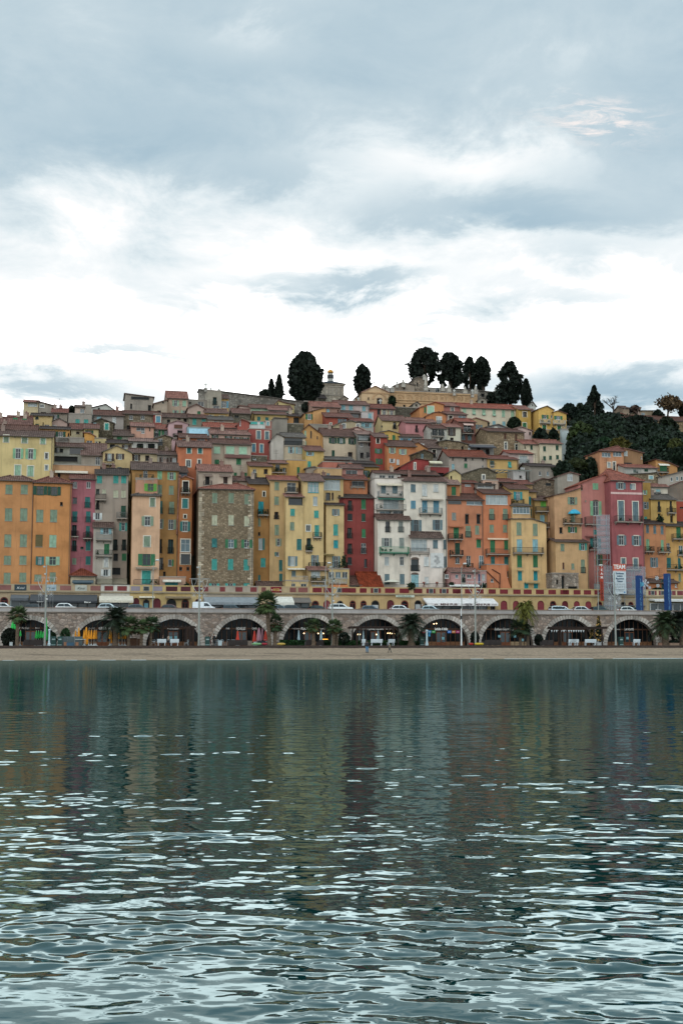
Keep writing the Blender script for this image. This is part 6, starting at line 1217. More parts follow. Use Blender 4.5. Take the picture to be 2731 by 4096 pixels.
for x,y0,y1,w_,tile,lab,c in ((1490,650,775,140,'C2','round clipped topiary ball left of the date palm','182618'),(255,645,810,110,'C4','dark green shrub between coloured signs arch and the script arch','121c14'),(1092,680,810,110,'C4','dark green cypress like shrub left of the pennant arch','141e14'),(130,600,830,200,'C0','dense dark shrub under the first palm','141e12'),(860,600,760,120,'C0','banana like green plant beside the orange parasols','1f3a1c'),(690,650,760,90,'C0','small shrub at the foot of the first pier','1c3018'),(1440,760,830,150,'C5','low grey green bush in a planter','25352c'),(1480,400,820,150,'C5','tall dark laurel behind the right date palm','0e1610')):
    d=-5.2; s,zb=UT(tile,x,y1,d); _,zt=UT(tile,x,y0,d); k=.0391/3.267; t=thing('shrub',lab,'shrub',s,d,PZ,group='shrubs on the promenade'); r=w_*k/2; h=zt-PZ
    z0=.0 if h<3 else .1; C=[]
    while len(C)<(700 if w_<180 else 1000):
        a=R.random()*6.283; u=R.uniform(-1,1); q_=math.sqrt(1-u*u)*R.uniform(.75,1.08); C.append((r*q_*cos(a),r*q_*sin(a)*.8,max(.05,h/2+u*h/2*R.uniform(.9,1.05))))
    leaves('foliage',C,.13,mat('leaf',c),t); q=MB(); q.tube([(0,0,0),(0,0,h*.6)],[.08,.03],6); q.build('stem',mat('bark','40352a'),t)
# ================================================================== CARS ON THE UPPER ROAD
CARP={ # side outline (x along length -.5..+.5, z in metres): bonnet to the right
'hatch':([(-.5,.35),(-.5,.75),(-.485,1.0),(-.45,1.06),(-.36,1.42),(-.25,1.5),(.02,1.5),(.13,1.42),(.27,1.02),(.42,.9),(.49,.72),(.5,.4)],[(-.42,1.02),(-.335,1.36),(-.12,1.4),(-.12,1.02)],[(-.10,1.02),(-.10,1.4),(.05,1.4),(.21,1.0)],1.5),
'estate':([(-.5,.35),(-.5,.8),(-.485,1.05),(-.42,1.46),(-.3,1.54),(.0,1.54),(.1,1.47),(.25,1.05),(.42,.95),(.49,.75),(.5,.4)],[(-.45,1.06),(-.39,1.4),(-.12,1.44),(-.12,1.06)],[(-.10,1.06),(-.10,1.44),(.04,1.43),(.2,1.04)],1.54),
'suv':([(-.5,.4),(-.5,.9),(-.49,1.15),(-.44,1.6),(-.34,1.68),(.02,1.68),(.12,1.6),(.24,1.18),(.44,1.08),(.495,.85),(.5,.45)],[(-.46,1.16),(-.41,1.54),(-.12,1.57),(-.12,1.16)],[(-.10,1.16),(-.10,1.57),(.05,1.56),(.19,1.16)],1.68),
'van':([(-.5,.4),(-.5,1.0),(-.49,1.7),(-.46,1.82),(-.1,1.84),(.1,1.8),(.2,1.7),(.33,1.15),(.46,.98),(.5,.75),(.5,.42)],None,[(.0,1.15),(.0,1.62),(.14,1.6),(.27,1.15)],1.84)}
def carmesh(kind,L_,col):
    prof,w1,w2,top=CARP[kind]; W_=.88
    def hw(z): return W_ if z<1.0 else W_-(z-1.0)/(top-1.0)*.22
    q=MB(); n=len(prof); P=[(x*L_,z) for x,z in prof]
    vs=[(x,-hw(z),z) for x,z in P]+[(x,hw(z),z) for x,z in P]
    q.add(vs,[tuple(range(n)),tuple(range(2*n-1,n-1,-1))]+[(i,n+i,n+(i+1)%n,(i+1)%n) for i in range(n)])
    return q,hw,P,w1,w2
def car(label,tile,x0,x1,kind,col,d=3.5,flip=1,glasscol='202c30',roof=None):
    sa=UT(tile,x0,330,d)[0]; sb=UT(tile,x1,330,d)[0]; L_=max(3.4,min(4.9,sb-sa)); sm_=(sa+sb)/2
    t=thing('car' if kind!='van' else 'van',label,'van' if kind=='van' else 'car',sm_,d,RZ+.004,0 if flip>0 else pi,group='cars on the upper road')
    q,hw,P,w1,w2=carmesh(kind,L_,col); b=q.build('body',mat('carpaint',col),t)
    g=MB()
    for w_ in (w1,w2):
        if not w_: continue
        for sg in (-1,1):
            pts=[(x*L_,sg*(hw(z)+.012),z) for x,z in w_]; g.poly(pts if sg<0 else pts[::-1])
    g.build('side_window',mat('glass',glasscol),t)
    # windscreen and rear window, just proud of the sloping faces
    def pane(i,nm):
        (xa,za),(xb,zb)=P[i],P[i+1]; nx,nz_=(zb-za),-(xb-xa); l=math.hypot(nx,nz_) or 1; nx/=l; nz_/=l
        sg=1 if (nx*xa>0) else -1; ox,oz=nx*.015*sg,abs(nz_)*.015; u0,u1=.1,.92
        A_=(xa+(xb-xa)*u0+ox,za+(zb-za)*u0+oz); B_=(xa+(xb-xa)*u1+ox,za+(zb-za)*u1+oz)
        MB().poly([(A_[0],-hw(A_[1])+.1,A_[1]),(A_[0],hw(A_[1])-.1,A_[1]),(B_[0],hw(B_[1])-.1,B_[1]),(B_[0],-hw(B_[1])+.1,B_[1])]).build(nm,mat('glass',glasscol),t)
    k=[i for i,(x,z) in enumerate(P[:-1]) if P[i+1][1]<z-.3 and z>1.3 and x>0]
    if k: pane(k[0],'windscreen')
    k=[i for i,(x,z) in enumerate(P[:-1]) if P[i+1][1]>z+.3 and P[i+1][1]>1.35]
    if k and kind!='van': pane(k[0],'rear_window')
    for sx in (-.31,.32):
        for sy in (-1,1):
            wq=MB(); wq.lathe([(.2,-.11),(.31,-.11),(.33,-.06),(.33,.06),(.31,.11),(.2,.11)],16); wo=wq.build('wheel',mat('paint','22242a'),t,(sx*L_,sy*.80,.33),(pi/2,0,0))
            MB().lathe([(.0,-.113),(.2,-.115),(.2,.115),(.0,.113)],12).build('rim',mat('metal','8a8e90'),wo)
    for sy in (-1,1):
        MB().box(L_*.478,L_*.502,sy*.62-.17,sy*.62+.17,.62,.78).build('headlight',mat('glass','c8d0d0'),t)
        MB().box(-L_*.503,-L_*.482,sy*.68-.12,sy*.68+.12,.8,1.05).build('tail_light',mat('paint','9a1a1c'),t)
    for sy in (-1,1): MB().box(L_*.2-.09,L_*.2+.05,sy*(hw(1.05)+.02) if sy>0 else -hw(1.05)-.2,sy*(hw(1.05)+.2) if sy>0 else -hw(1.05)-.02,1.0,1.13).build('mirror',mat('carpaint',col),t)
    if roof: MB().box(-L_*.3,L_*.05,-.55,.55,CARP[kind][3]+.002,CARP[kind][3]+.03).build('roof_panel',mat('carpaint',roof),t)
    return t
car('white hatchback cut by the left edge of the photo','C0',-60,165,'hatch','c9cdcc')
car('black estate car under the charcoal awning at the left','C0',380,560,'estate','1c2226',9)
car('white hatchback beside the mast at the left','C0',725,1025,'hatch','ccd2d2')
car('pale blue white hatchback below the cream awning','C0',1278,1560,'hatch','b8c8cc')
car('dark blue grey car in front of the teal arched doorway','C1',205,400,'hatch','33464e',7)
car('dark maroon car in front of the big dark arch','C1',638,825,'hatch','4a2c34',7)
car('white panel van beside the mast under the grey awning','C1',1010,1310,'van','c4ccd0')
car('dark teal car with red tail lights under the grey awning','C1',1438,1640,'estate','24404a',8)
car('slate blue car at the left of the tallest palm','C2',-60,112,'hatch','3c5660',5) if 0 else None
car('grey blue car half hidden by the tallest palm','C2',500,666,'hatch','46606c',7,-1)
car('dark grey car with red tail lights below the white awning','C2',725,925,'estate','2c383e',7)
car('dark bottle green car in front of the red trimmed arch','C2',1088,1228,'hatch','22312f',8)
car('white off road car with a rear spare wheel','C2',1285,1600,'suv','c8cecd')
car('steel blue hatchback beside the white roller blind arch','C3',232,428,'hatch','4a6070',6)
car('white hatchback under the agency board','C3',615,822,'hatch','ccd0d0')
car('pale blue car under the white pub awning','C3',1020,1190,'hatch','b0c6cc',5)
car('pale blue white estate car in front of the blind red arches','C4',1232,1475,'estate','b4c6cc')
car('white car at the left of the red and white small car','C5',-110,68,'hatch','c6caca')
car('small white car with a dark red roof','C5',150,328,'hatch','c0c4c4',4,1,'202c30','6a2028')
car('dark green estate car in front of the scaffolding arch','C5',398,572,'estate','1d3a36',5)
car('white hatchback under the banner scaffold','C5',742,930,'hatch','ccd2d0')
car('dark green car partly behind the first blue pylon','C5',880,1040,'estate','22403a',8)
# ================================================================== PEOPLE
def person(label,tile,x,yfeet,h,d,z,jacket,trousers,hair='1d1815',pose='stand',face=0.,skirt=None,group='people on the promenade'):
    s,_=UT(tile,x,yfeet,d); t=bpy.data.objects.new('person',None); COL.objects.link(t); t.location=W(s,d,z); t.rotation_euler=(0,0,A+face); tag(t,label,'person',group)
    k=h/1.75; st=.28 if pose=='walk' else .02
    V=[(0,0,.95),(0,0,1.15),(0,.0,1.36),(0,-.01,1.48),(0,-.02,1.56),(0,-.03,1.66),(0,-.02,1.72),
       (-.10,0,.92),(-.11,-st*.5-.02,.5),(-.11,-st+.02,.09),(-.11,-st-.13,.04),
       (.10,0,.92),(.11,st*.35,.5),(.11,st*.9+.04,.1),(.11,st*.9-.1,.05),
       (-.19,0,1.40),(-.24,.05 if pose!='hold' else -.02,1.14),(-.22,-.06 if pose!='hold' else -.26,.92 if pose!='hold' else 1.12),(-.215,-.09 if pose!='hold' else -.33,.82 if pose!='hold' else 1.14),
       (.19,0,1.40),(.24,-.04,1.14),(.22,-.12 if pose!='hold' else -.26,.93 if pose!='hold' else 1.12),(.215,-.15 if pose!='hold' else -.33,.83 if pose!='hold' else 1.14)]
    E=[(0,1),(1,2),(2,3),(3,4),(4,5),(5,6),(0,7),(7,8),(8,9),(9,10),(0,11),(11,12),(12,13),(13,14),(2,15),(15,16),(16,17),(17,18),(2,19),(19,20),(20,21),(21,22)]
    Rr=[.14,.13,.15,.065,.06,.095,.07,.09,.062,.045,.04,.09,.062,.045,.04,.065,.05,.038,.035,.065,.05,.038,.035]
    # body: one skinned figure
    me=bpy.data.meshes.new('body'); me.from_pydata([Vector(v)*k for v in V],E,[]); me.materials.append(mat('skin','a87a62')); o=link('body',me,t)
    o.modifiers.new('skin','SKIN'); o.modifiers.new('smooth','SUBSURF').levels=1
    if 1:
        import bmesh; bm=bmesh.new(); bm.from_mesh(me); L_=bm.verts.layers.skin.verify(); bm.verts.ensure_lookup_table()
        for i,v in enumerate(bm.verts): v[L_].radius=(Rr[i]*k*.93,)*2; v[L_].use_root=(i==0)
        bm.to_mesh(me); bm.free()
    q=MB(); q.lathe([(.13*k,.84*k),(.185*k,.9*k),(.17*k,1.1*k),(.2*k,1.3*k),(.17*k,1.43*k),(.07*k,1.5*k)],10)
    for ch in ((2,15,16,17),(2,19,20,21)): q.tube([Vector(V[i])*k for i in ch],[(Rr[i]+.022)*k if i!=2 else .07*k for i in ch],8)
    q.build('jacket',mat('fabric',jacket),t,smooth=True)
    q=MB(); q.lathe([(.1*k,.8*k),(.165*k,.86*k),(.17*k,.96*k)],10)
    for ch in ((7,8,9),(11,12,13)): q.tube([Vector(V[i])*k for i in ch],[(Rr[i]+.022)*k for i in ch],8)
    q.build('trousers',mat('fabric',trousers),t,smooth=True)
    q=MB()
    for ch in ((9,10),(13,14)): q.tube([Vector(V[i])*k+Vector((0,0,-.0)) for i in ch],[.062*k,.05*k],8)
    q.build('shoe',mat('paint','2a2a2c'),t)
    q=MB(); q.lathe([(.02*k,1.80*k),(.075*k,1.775*k),(.108*k,1.70*k),(.10*k,1.62*k),(.06*k,1.57*k)][::-1],10,(0,.018*k,0)); q.build('hair',mat('paint',hair),t,smooth=True)
def zb(s,d): return beach_z(d,s)
s_,_=UT('C3',287,935,-15.5); person('man in a dark jacket and blue jeans standing on the beach','C3',287,935,1.78,-15.5,zb(s_,-15.5),'1c1e22','3f6c8c',pose='hold',face=pi,group='people on the beach')
s_,_=UT('C3',581,930,-15.0); person('child in an olive jacket and black trousers on the beach','C3',581,930,1.32,-15.0,zb(s_,-15),'55584a','22262a','3a2c20','walk',pi/2,group='people on the beach')
person('person in black with a backpack passing the left white bench','C1',628,838,1.7,-4.8,PZ,'17181a','1a1c20',pose='walk',face=pi/2)
person('person in a pale coat walking between the white benches','C1',698,838,1.62,-4.8,PZ,'a8998c','26282c','4a3828','walk',pi/2)
person('walker in dark red trousers beside the green bin','C1',1238,840,1.78,-5.6,PZ,'1a1b1e','5a2628',pose='walk',face=pi/2)
person('person in black standing by the pier next to the walker','C1',1292,838,1.75,-4.6,PZ,'17181a','1a1c1e',pose='stand',face=.4)
person('grey haired man in black on the upper road','C3',1003,345,1.78,8.5,RZ,'15171a','1a1a1e','b0b0b0',face=-.5,group='people on the upper road')
# ================================================================== MASTS, LAMPS, FLAGPOLE
STEEL=lambda:mat('metal','8a8e88',r=.5,m=.4)
def mast(label,tile,x,yb,tt,tx,ty,d=-7.2,decor=True,spots=5):
    s,_=UT(tile,x,yb,d); _,zt=UT(tt,tx,ty,d); t=thing('mast',label,'mast',s,d,PZ,group='floodlight masts on the promenade'); h=zt-PZ
    q=MB(); q.lathe([(.2,0),(.2,.3),(.16,.32),(.13,h*.5),(.07,h)],10); q.build('pole',STEEL(),t)
    for i in range(spots):
        a=i*1.1; z=h-.3-i*1.05; l=MB(); l.tube([(0,0,z),(-.25*cos(a),-.2,z)],.03,5); l.lathe([(.05,-.12),(.14,-.1),(.16,.1),(.04,.12)],8,(-.32*cos(a),-.22,z)); l.build('floodlight',mat('metal','b0b4b2'),t)
    z=5.3+1.4; l=MB(); l.lathe([(.0,.12),(.13,.1),(.16,0),(.1,-.14),(0,-.16)],10,(.16,-.25,z)); l.tube([(0,0,z),(.16,-.25,z+.08)],.03,5); l.build('lamp',mat('paint','c8c8c8'),t)
    if decor:
        # Christmas lighting frame: square bracket, two hanging garlands, stars
        q=MB(); z0=11.0 if 0 else 8.55+.0; w_=1.5
        for sx in (-1,1):
            q.tube([(sx*.18,-.1,z0+1.3),(sx*w_*.98,-.1,z0+1.3),(sx*w_*.98,-.1,z0+.9)],.025,4)
            q.tube([(sx*.18,-.1,z0+1.15),(sx*w_*.8,-.1,z0+1.15)],.018,4)
            pts=[(sx*(w_*.78-.95*u*u),-.1,z0+1.15-2.1*u) for u in [i/6 for i in range(7)]]; q.tube(pts,.035,5)
            for c in (.5,1.0,1.5): q.tube([(sx*w_*.3,-.1,z0+1.15),(sx*(.35+c*.3),-.1,z0+1.1-c*.7)],.012,3)
            for k in range(8): a=k*pi/4; q.tube([(sx*.75,-.1,z0-1.15),(sx*.75+.42*cos(a),-.1,z0-1.15+.42*sin(a))],.02,3)
            for c in (.2,.6,1.0): q.tube([(sx*c,-.1,z0-1.2),(sx*c,-.1,z0-3.0-.4*((c*5)%2))],.012,3)
        q.build('light_frame',mat('paint','b4b8b8'),t)
    return t
mast('tall floodlight mast left of the green bins','C0',588,835,'B0',602,1335)
mast('tall floodlight mast by the white panel van','C1',1096,835,'B1',1098,1345)
mast('tall floodlight mast by the white off road car','C2',1335,835,'B2',1330,1340)
mast('tall floodlight mast at the end of the pub awning','C4',265,835,'B4',262,1395)
mast('tall floodlight mast in front of the hanging banner','C5',687,835,'B5',668,1440)
def lamp(label,tile,x,tt,tx,ty,d=.9+.6,lean=0.):
    s,_=UT(tile,x,330,d); _,zt=UT(tt,tx,ty,d); t=thing('street_lamp',label,'street lamp',s,d,RZ,group='street lamps on the upper road'); h=zt-RZ
    q=MB(); q.lathe([(.14,0),(.14,.5),(.08,.55),(.06,h-1)],8); q.tube([(0,0,h-1),(.08,0,h-.4),(.45,0,h)],.045,6); q.build('pole',STEEL(),t)
    q=MB(); q.lathe([(.0,.2),(.22,.17),(.34,.05),(.34,0),(.2,-.1),(0,-.12)],12,(.6,0,h)); q.build('lamp_head',mat('paint','c8c8c4'),t,smooth=True)
lamp('street lamp with a white head before the peach tower house','C1',495,'B1',500,1278)
lamp('street lamp with a white head in front of the balustrade terrace','C2',1247,'B2',1255,1315)
lamp('street lamp with a white head in front of the orange house','C4',84,'B4',84,1325)
lamp('street lamp with a white head beside the red vertical banner','C5',458,'B5',448,1345)
s,_=UT('C4',80,850,-8.6); _,zt=UT('C4',80,340,-8.6); t=thing('flagpole','slim white flagpole on the beach edge before the coloured signs','flagpole',s,-8.6,PZ)
h=zt-PZ; q=MB(); q.lathe([(.13,-.6),(.13,.4),(.1,1.5),(.075,h-1.2),(.06,h)],10); q.build('pole',mat('paint','d0d4d4'),t); MB().box(-.12,.12,-.12,.12,h-1.6,h-1.1).build('bracket',mat('metal','2a3032'),t)
for lab,tile,x in (('white tapered stone pillar beside the green bins','C0',645),('white tapered stone pillar before the coloured signs','C3',1065)):
    s,_=UT(tile,x,845,-8.2); t=thing('pillar',lab,'pillar',s,-8.2,PZ,group='white pillars on the promenade')
    q=MB(); q.lathe([(.28,0),(.28,.35),(.2,.42),(.14,2.15),(.2,2.2)],4); q.build('shaft',mat('paint','a8bcc2'),t,rot=(0,0,pi/4)); q=MB(); q.lathe([(.24,2.2),(.26,2.32),(.1,2.42)],4); q.build('cap',mat('paint','b4c2c6'),t,rot=(0,0,pi/4))
# ================================================================== STREET FURNITURE
def bench(label,tile,x,w_,d=-7.0,rot=0):
    s,_=UT(tile,x,810,d); t=thing('bench',label,'bench',s,d,PZ,rot,group='white benches on the promenade'); L_=w_*.0375/3.267
    m=mat('paint','c2cbcf'); q=MB()
    for i in range(4): z=.5+i*.125; q.add([(-L_/2,.0-i*.02,z),(L_/2,.0-i*.02,z),(L_/2,.03-i*.02,z+.115),(-L_/2,.03-i*.02,z+.115),(-L_/2,.035-i*.02,z),(L_/2,.035-i*.02,z),(L_/2,.065-i*.02,z+.11),(-L_/2,.065-i*.02,z+.11)],[(0,1,2,3),(7,6,5,4),(0,4,5,1),(1,5,6,2),(2,6,7,3),(3,7,4,0)])
    q.build('backrest',m,t); q=MB()
    for i in range(4): q.box(-L_/2,L_/2,.08+i*.115,.18+i*.115,.43,.465)
    q.build('seat',m,t)
    for sx in (-1,1):
        q=MB(); x=sx*(L_/2-.18); q.box(x-.04,x+.04,.02,.1,0,.5); q.box(x-.04,x+.04,.42,.5,0,.43); q.box(x-.035,x+.035,.1,.42,.36,.43); q.build('leg',m,t)
for a in (('white bench with its back to the beach, left of the pale coat walker','C1',612,115),('white bench with its back to the beach, right of the pale coat walker','C1',780,112),('short white bench behind the man on the beach','C3',242,50),('long white bench in the middle of the hedge','C3',412,158),('white bench turned sideways right of the child on the beach','C3',607,105,-7,.35),('white bench under the long pergola, leftmost of three','C4',1530,115),('white bench under the long pergola, beside the flower box','C5',148,125),('white bench next to the Christmas tree planter','C5',358,165),('white bench in front of the LA VOUTE door','C5',962,105,-7,.1)): bench(*a)
def binn(label,tile,x,d=-6.6):
    s,_=UT(tile,x,820,d); t=thing('litter_bin',label,'litter bin',s,d,PZ,group='green litter bins')
    q=MB(); q.box(-.33,.33,-.3,.3,.05,1.12); q.box(-.36,.36,-.33,.33,0,.05); q.build('body',mat('paint','22403c'),t)
    q=MB(); q.box(-.36,.36,-.33,.33,1.122,1.3); q.box(-.3,.3,-.27,.27,1.3,1.36); q.build('lid',mat('paint','2a4a46'),t); MB().box(-.22,.22,-.312,-.302,.86,1.04).build('slot',mat('paint','8fa0a0'),t); MB().box(-.3,.3,-.31,-.301,.1,.2).build('band',mat('paint','7f9696'),t)
for a in (('dark green bin beside the white pillar at the left, left one','C0',702),('dark green bin beside the glass windbreak, right one of two','C0',786),('dark green bin left of the walker in red trousers','C1',1208),('dark green bin right of the hedge and date palm','C3',1000),('dark green bin before the LA VOUTE arch','C5',752)): binn(*a)
def parasol(label,tile,x,y0,y1,w_,d,col,base=None,group='closed parasols of the beach cafes'):
    s,zt=UT(tile,x,y0,d); _,z1=UT(tile,x,y1,d); t=thing('parasol',label,'parasol',s,d,PZ,group=group); h=zt-PZ; b=max(.25,z1-PZ); r=w_*.0385/3.267/2
    q=MB(); q.tube([(0,0,0),(0,0,h+.08)],.035,6); q.build('pole',mat('metal','a8a49a'),t)
    vs=[];fs=[];n=12; prof=[(0.0,1.0),(.35,.93),(.55,.75),(.8,.45),(1.0,.12),(.85,0)]
    for fr,u in prof:
        for k in range(n): a=2*pi*k/n; rr=r*fr*(1+(.22 if k%2 else -.18)*(1-u)); vs.append((rr*cos(a),rr*sin(a),b+(h-b)*u-(0.1*(k%3==0) if u==0 else 0)))
    for i in range(len(prof)-1):
        for k in range(n): fs.append((i*n+k,i*n+(k+1)%n,(i+1)*n+(k+1)%n,(i+1)*n+k))
    MB().add(vs,fs).build('canopy',mat('fabric',col),t)
    q=MB(); q.tube([(0,0,b+(h-b)*.42)]+[(0,0,b+(h-b)*.47)],r*.72,10); q.build('strap',mat('fabric',col),t)
    MB().lathe([(.3,0),(.3,.06),(.12,.12),(.08,.32)],10).build('base',mat('paint',base or '8a8e8e'),t)
GRN='25a045';ORG='d08a1e';RED='a83424';MAU='8f6a74';WHT='8fa4aa'
for a in (('tall green parasol closed behind the mast at the left','C0',608,448,752,46,-3.2,GRN),('bright green parasol hanging behind the first palm','C0',180,488,610,62,-1.5,GRN),('small green parasol left of the low terrace','C0',272,628,700,26,-2.4,GRN),('small green parasol, leftmost of the row by the terrace','C0',481,630,728,34,-3,GRN),('small green parasol, second of the row by the terrace','C0',510,630,728,28,-2.6,GRN),('small green parasol, third of the row by the terrace','C0',541,632,720,30,-2.8,GRN),('small green parasol beside the mast','C0',570,640,720,26,-3.4,GRN),
 ('orange parasol tall with a knotted middle, beside the plants','C0',1036,582,775,40,-3.4,ORG),('small orange parasol at the foot of the pier','C0',993,622,720,28,-2,ORG),('biggest orange parasol with a fat drape','C0',1133,578,806,52,-4.4,ORG),('narrow orange parasol left of the biggest one','C0',1104,618,735,26,-4.8,ORG,'b8c0c0'),('narrow orange parasol right of the biggest one','C0',1168,620,735,28,-4.8,ORG,'b8c0c0'),('narrow orange parasol, second right of the biggest one','C0',1200,618,738,30,-5,ORG,'b8c0c0'),('orange parasol on a white stand left of the door','C0',1237,618,735,28,-5.1,ORG,'b8c0c0'),('orange parasol on a white stand touching the door frame','C0',1261,618,735,24,-4.7,ORG,'b8c0c0'),('lone orange parasol right of the double door','C0',1443,620,735,30,-5,ORG,'b8c0c0'),('slim orange parasol just left of the big dark palm','C0',1462,630,790,16,-4.2,ORG),
 ('orange parasol left of three behind the low palms','C1',55,650,735,38,-4.6,ORG,'b8c0c0'),('orange parasol middle of three behind the low palms','C1',100,650,735,34,-4.7,ORG,'b8c0c0'),('orange parasol right of three behind the low palms','C1',134,650,735,34,-4.6,ORG,'b8c0c0'),
 ('red parasol left of the cafe door','C2',102,628,775,44,-3,RED),('red parasol right of the cafe door','C2',320,628,775,46,-3,RED),('red parasol touching the tallest palm','C2',465,626,765,46,-3,RED),('wide mauve parasol beside the red ones','C2',380,590,765,66,-3.2,MAU),('narrow mauve parasol behind the wide one','C2',424,592,750,32,-2.6,MAU),
 ('pale blue parasol left in the TAKE AWAY arch','C2',898,620,768,32,-2.2,WHT),('pale blue parasol under the DELIVERY lettering','C2',1190,622,768,36,-2.2,WHT),('pale parasol at the left pergola posts','C3',238,622,768,26,-2.2,WHT),('grey parasol in the shade beside the left pergola post','C3',186,622,768,24,-1.8,'5f6668'),('pale blue parasol in the middle of the PLANETSUSHI front','C3',430,624,768,38,-2.2,WHT)): parasol(*a)
s,zt=UT('C3',612,55,16.2); t=thing('parasol','open cream parasol on the terrace of the white house','parasol',s,16.2,TZ); h=2.55
q=MB(); q.tube([(0,0,0),(0,0,h)],.03,6); q.build('pole',mat('metal','a8a49a'),t); q=MB(); q.lathe([(1.55,h-.5),(1.5,h-.44),(.6,h-.12),(.05,h)],10,cap=False); q.build('canopy',mat('fabric','b8b4a4'),t)
s,z=UT('B5',150,700,17); t=thing('parasol','turquoise parasol open on the shaded peach house balcony','parasol',s,17.2,UT('B5',150,780,17.2)[1]); q=MB(); q.tube([(0,0,0),(0,0,2.3)],.03,6); q.build('pole',mat('metal','a8a49a'),t); q=MB(); q.lathe([(1.15,1.45),(1.05,1.75),(.5,2.2),(.05,2.35)],10,cap=False); q.build('canopy',mat('fabric','2f8fa8'),t)
def sofa(label,tile,x,d=-6.4,rot=0):
    s,_=UT(tile,x,810,d); t=thing('wicker_armchair',label,'armchair',s,d,PZ,rot,group='dark wicker armchairs'); m=mat('fabric','2a2422')
    MB().box(-.42,.42,-.35,.35,.08,.42).build('seat',m,t); q=MB(); q.add([(-.45,-.36,.1),(.45,-.36,.1),(.45,-.5,.88),(-.45,-.5,.88),(-.45,-.26,.1),(.45,-.26,.1),(.45,-.4,.88),(-.45,-.4,.88)],[(0,1,2,3),(7,6,5,4),(0,4,5,1),(1,5,6,2),(2,6,7,3),(3,7,4,0)]); q.build('backrest',m,t)
    for sx in (-1,1): MB().box(sx*.46-.05,sx*.46+.05,-.3,.36,.05,.62).build('armrest',m,t)
for i,(tile,x,lab) in enumerate((('C0',355,'dark wicker chair under the first arch, leftmost of three'),('C0',440,'dark wicker chair under the first arch, middle of three'),('C0',520,'dark wicker chair under the first arch, next to the mast'),('C2',30,'dark wicker chair outside the slanted lettering cafe, leftmost'),('C2',110,'dark wicker chair outside the slanted lettering cafe, middle'),('C2',185,'dark wicker chair outside the slanted lettering cafe, rightmost'),('C2',1025,'dark wicker chair at the hedge gap left of the stout palm'),('C2',1175,'dark wicker chair at the hedge gap right of the stout palm'),('C4',410,'dark wicker chair beside the yellow kayak'),('C4',480,'dark wicker chair second from the yellow kayak'),('C4',555,'dark wicker chair third from the yellow kayak'),('C4',1155,'dark wicker chair beside the dark shrub right of the script arch'),('C4',1225,'dark wicker chair in front of the pennant arch'))): sofa(lab,tile,x,rot=R.uniform(-.25,.25))
def cafe_chair(label,tile,x,d=-5.5,rot=0,col='a8b4b8'):
    s,_=UT(tile,x,810,d); t=thing('cafe_chair',label,'chair',s,d,PZ,rot,group='pale cafe chairs'); m=mat('metal',col)
    MB().box(-.23,.23,-.23,.23,.43,.46).build('seat',m,t)
    for sx in (-1,1):
        for sy in (-1,1): MB().tube([(sx*.2,sy*.2,.43),(sx*.25,sy*.25,0)],.022,5).build('leg',m,t)
    q=MB(); q.tube([(-.23,-.22,.44),(-.25,-.26,.7),(-.16,-.28,.9),(.16,-.28,.9),(.25,-.26,.7),(.23,-.22,.44)],.025,5); q.box(-.18,.18,-.28,-.26,.62,.7); q.build('backrest',m,t)
for a in (('pale cafe chair right of the two white benches','C1',935,-6,1.2),('dim cafe chair left of the two white benches','C1',508,-6,0),('white cafe chair left of the white menu box','C1',1335,-5.5,.3),('white cafe chair right of the white menu box','C1',1408,-5.5,-.5),('white cafe chair beside the dark table','C1',1475,-5.5,.2),('white cafe chair at the red parasol, left','C2',20,-4.6,.4),('white cafe chair at the red parasol, right','C2',55,-4.6,-.3),('white cafe chair left of the tallest palm','C2',455,-4.6,.2)): cafe_chair(*a)
def simple(name,label,cat,tile,x,d,build,group=None,y=810,z=None):
    s,_=UT(tile,x,y,d); t=thing(name,label,cat,s,d,PZ if z is None else z,group=group); build(t); return t
for tile,x,w_,c,lab,d in (('C2',350,135,'6f9a6a','pale green paddle board lying by the tallest palm',-7.6),('C2',450,88,'8f2430','red kayak lying by the tallest palm',-7.3),('C2',670,115,'b89a4a','yellow paddle board lying right of the tallest palm',-7.6),('C4',205,70,'9a2a1e','red kayak beside the last mast but one',-7.6),('C4',310,135,'c0a428','bright yellow kayak beside the dark wicker chairs',-7.6)):
    def f(t,L_=w_*.0375/3.267,c=c):
        q=MB(); n=10; prof=[(-.5,.02),(-.46,.14),(-.3,.3),(0,.36),(.3,.3),(.46,.14),(.5,.02)]
        vs=[];fs=[]
        for u,r in prof:
            for k in range(n): a=2*pi*k/n; vs.append((u*L_,r*cos(a),.26+r*.6*sin(a)))
        for i in range(len(prof)-1):
            for k in range(n): fs.append((i*n+k,i*n+(k+1)%n,(i+1)*n+(k+1)%n,(i+1)*n+k))
        q.add(vs,fs); q.build('hull',mat('paint',c,r=.4),t,smooth=True); MB().box(-L_*.12,L_*.12,-.16,.16,.455,.49).build('seat',mat('paint','30363a'),t)
    simple('kayak' if 'kayak' in lab else 'paddle_board',lab,'kayak' if 'kayak' in lab else 'paddle board',tile,x,d,f,'boards and kayaks on the promenade')
def hedge(label,tile,x0,x1,y0,d):
    sa,_=UT(tile,x0,800,d); sb,_=UT(tile,x1,800,d); _,zt=UT(tile,x0,y0,d); t=thing('hedge',label,'hedge',(sa+sb)/2,d,PZ,group='clipped hedges'); L_=sb-sa; h=zt-PZ
    MB().box(-L_/2+.08,L_/2-.08,-.22,.3,.04,h-.1).build('stems',mat('bark','141a10'),t)
    n=int(L_*130); C=[]
    for _ in range(n):
        q=R.random(); x=R.uniform(-L_/2,L_/2)
        C.append((x,-.3+R.gauss(0,.03),R.uniform(.12,h)) if q<.6 else (x,R.uniform(-.3,.38),h+R.gauss(0,.03)))
    leaves('foliage',C,.10,mat('leaf','1c3c18'),t)
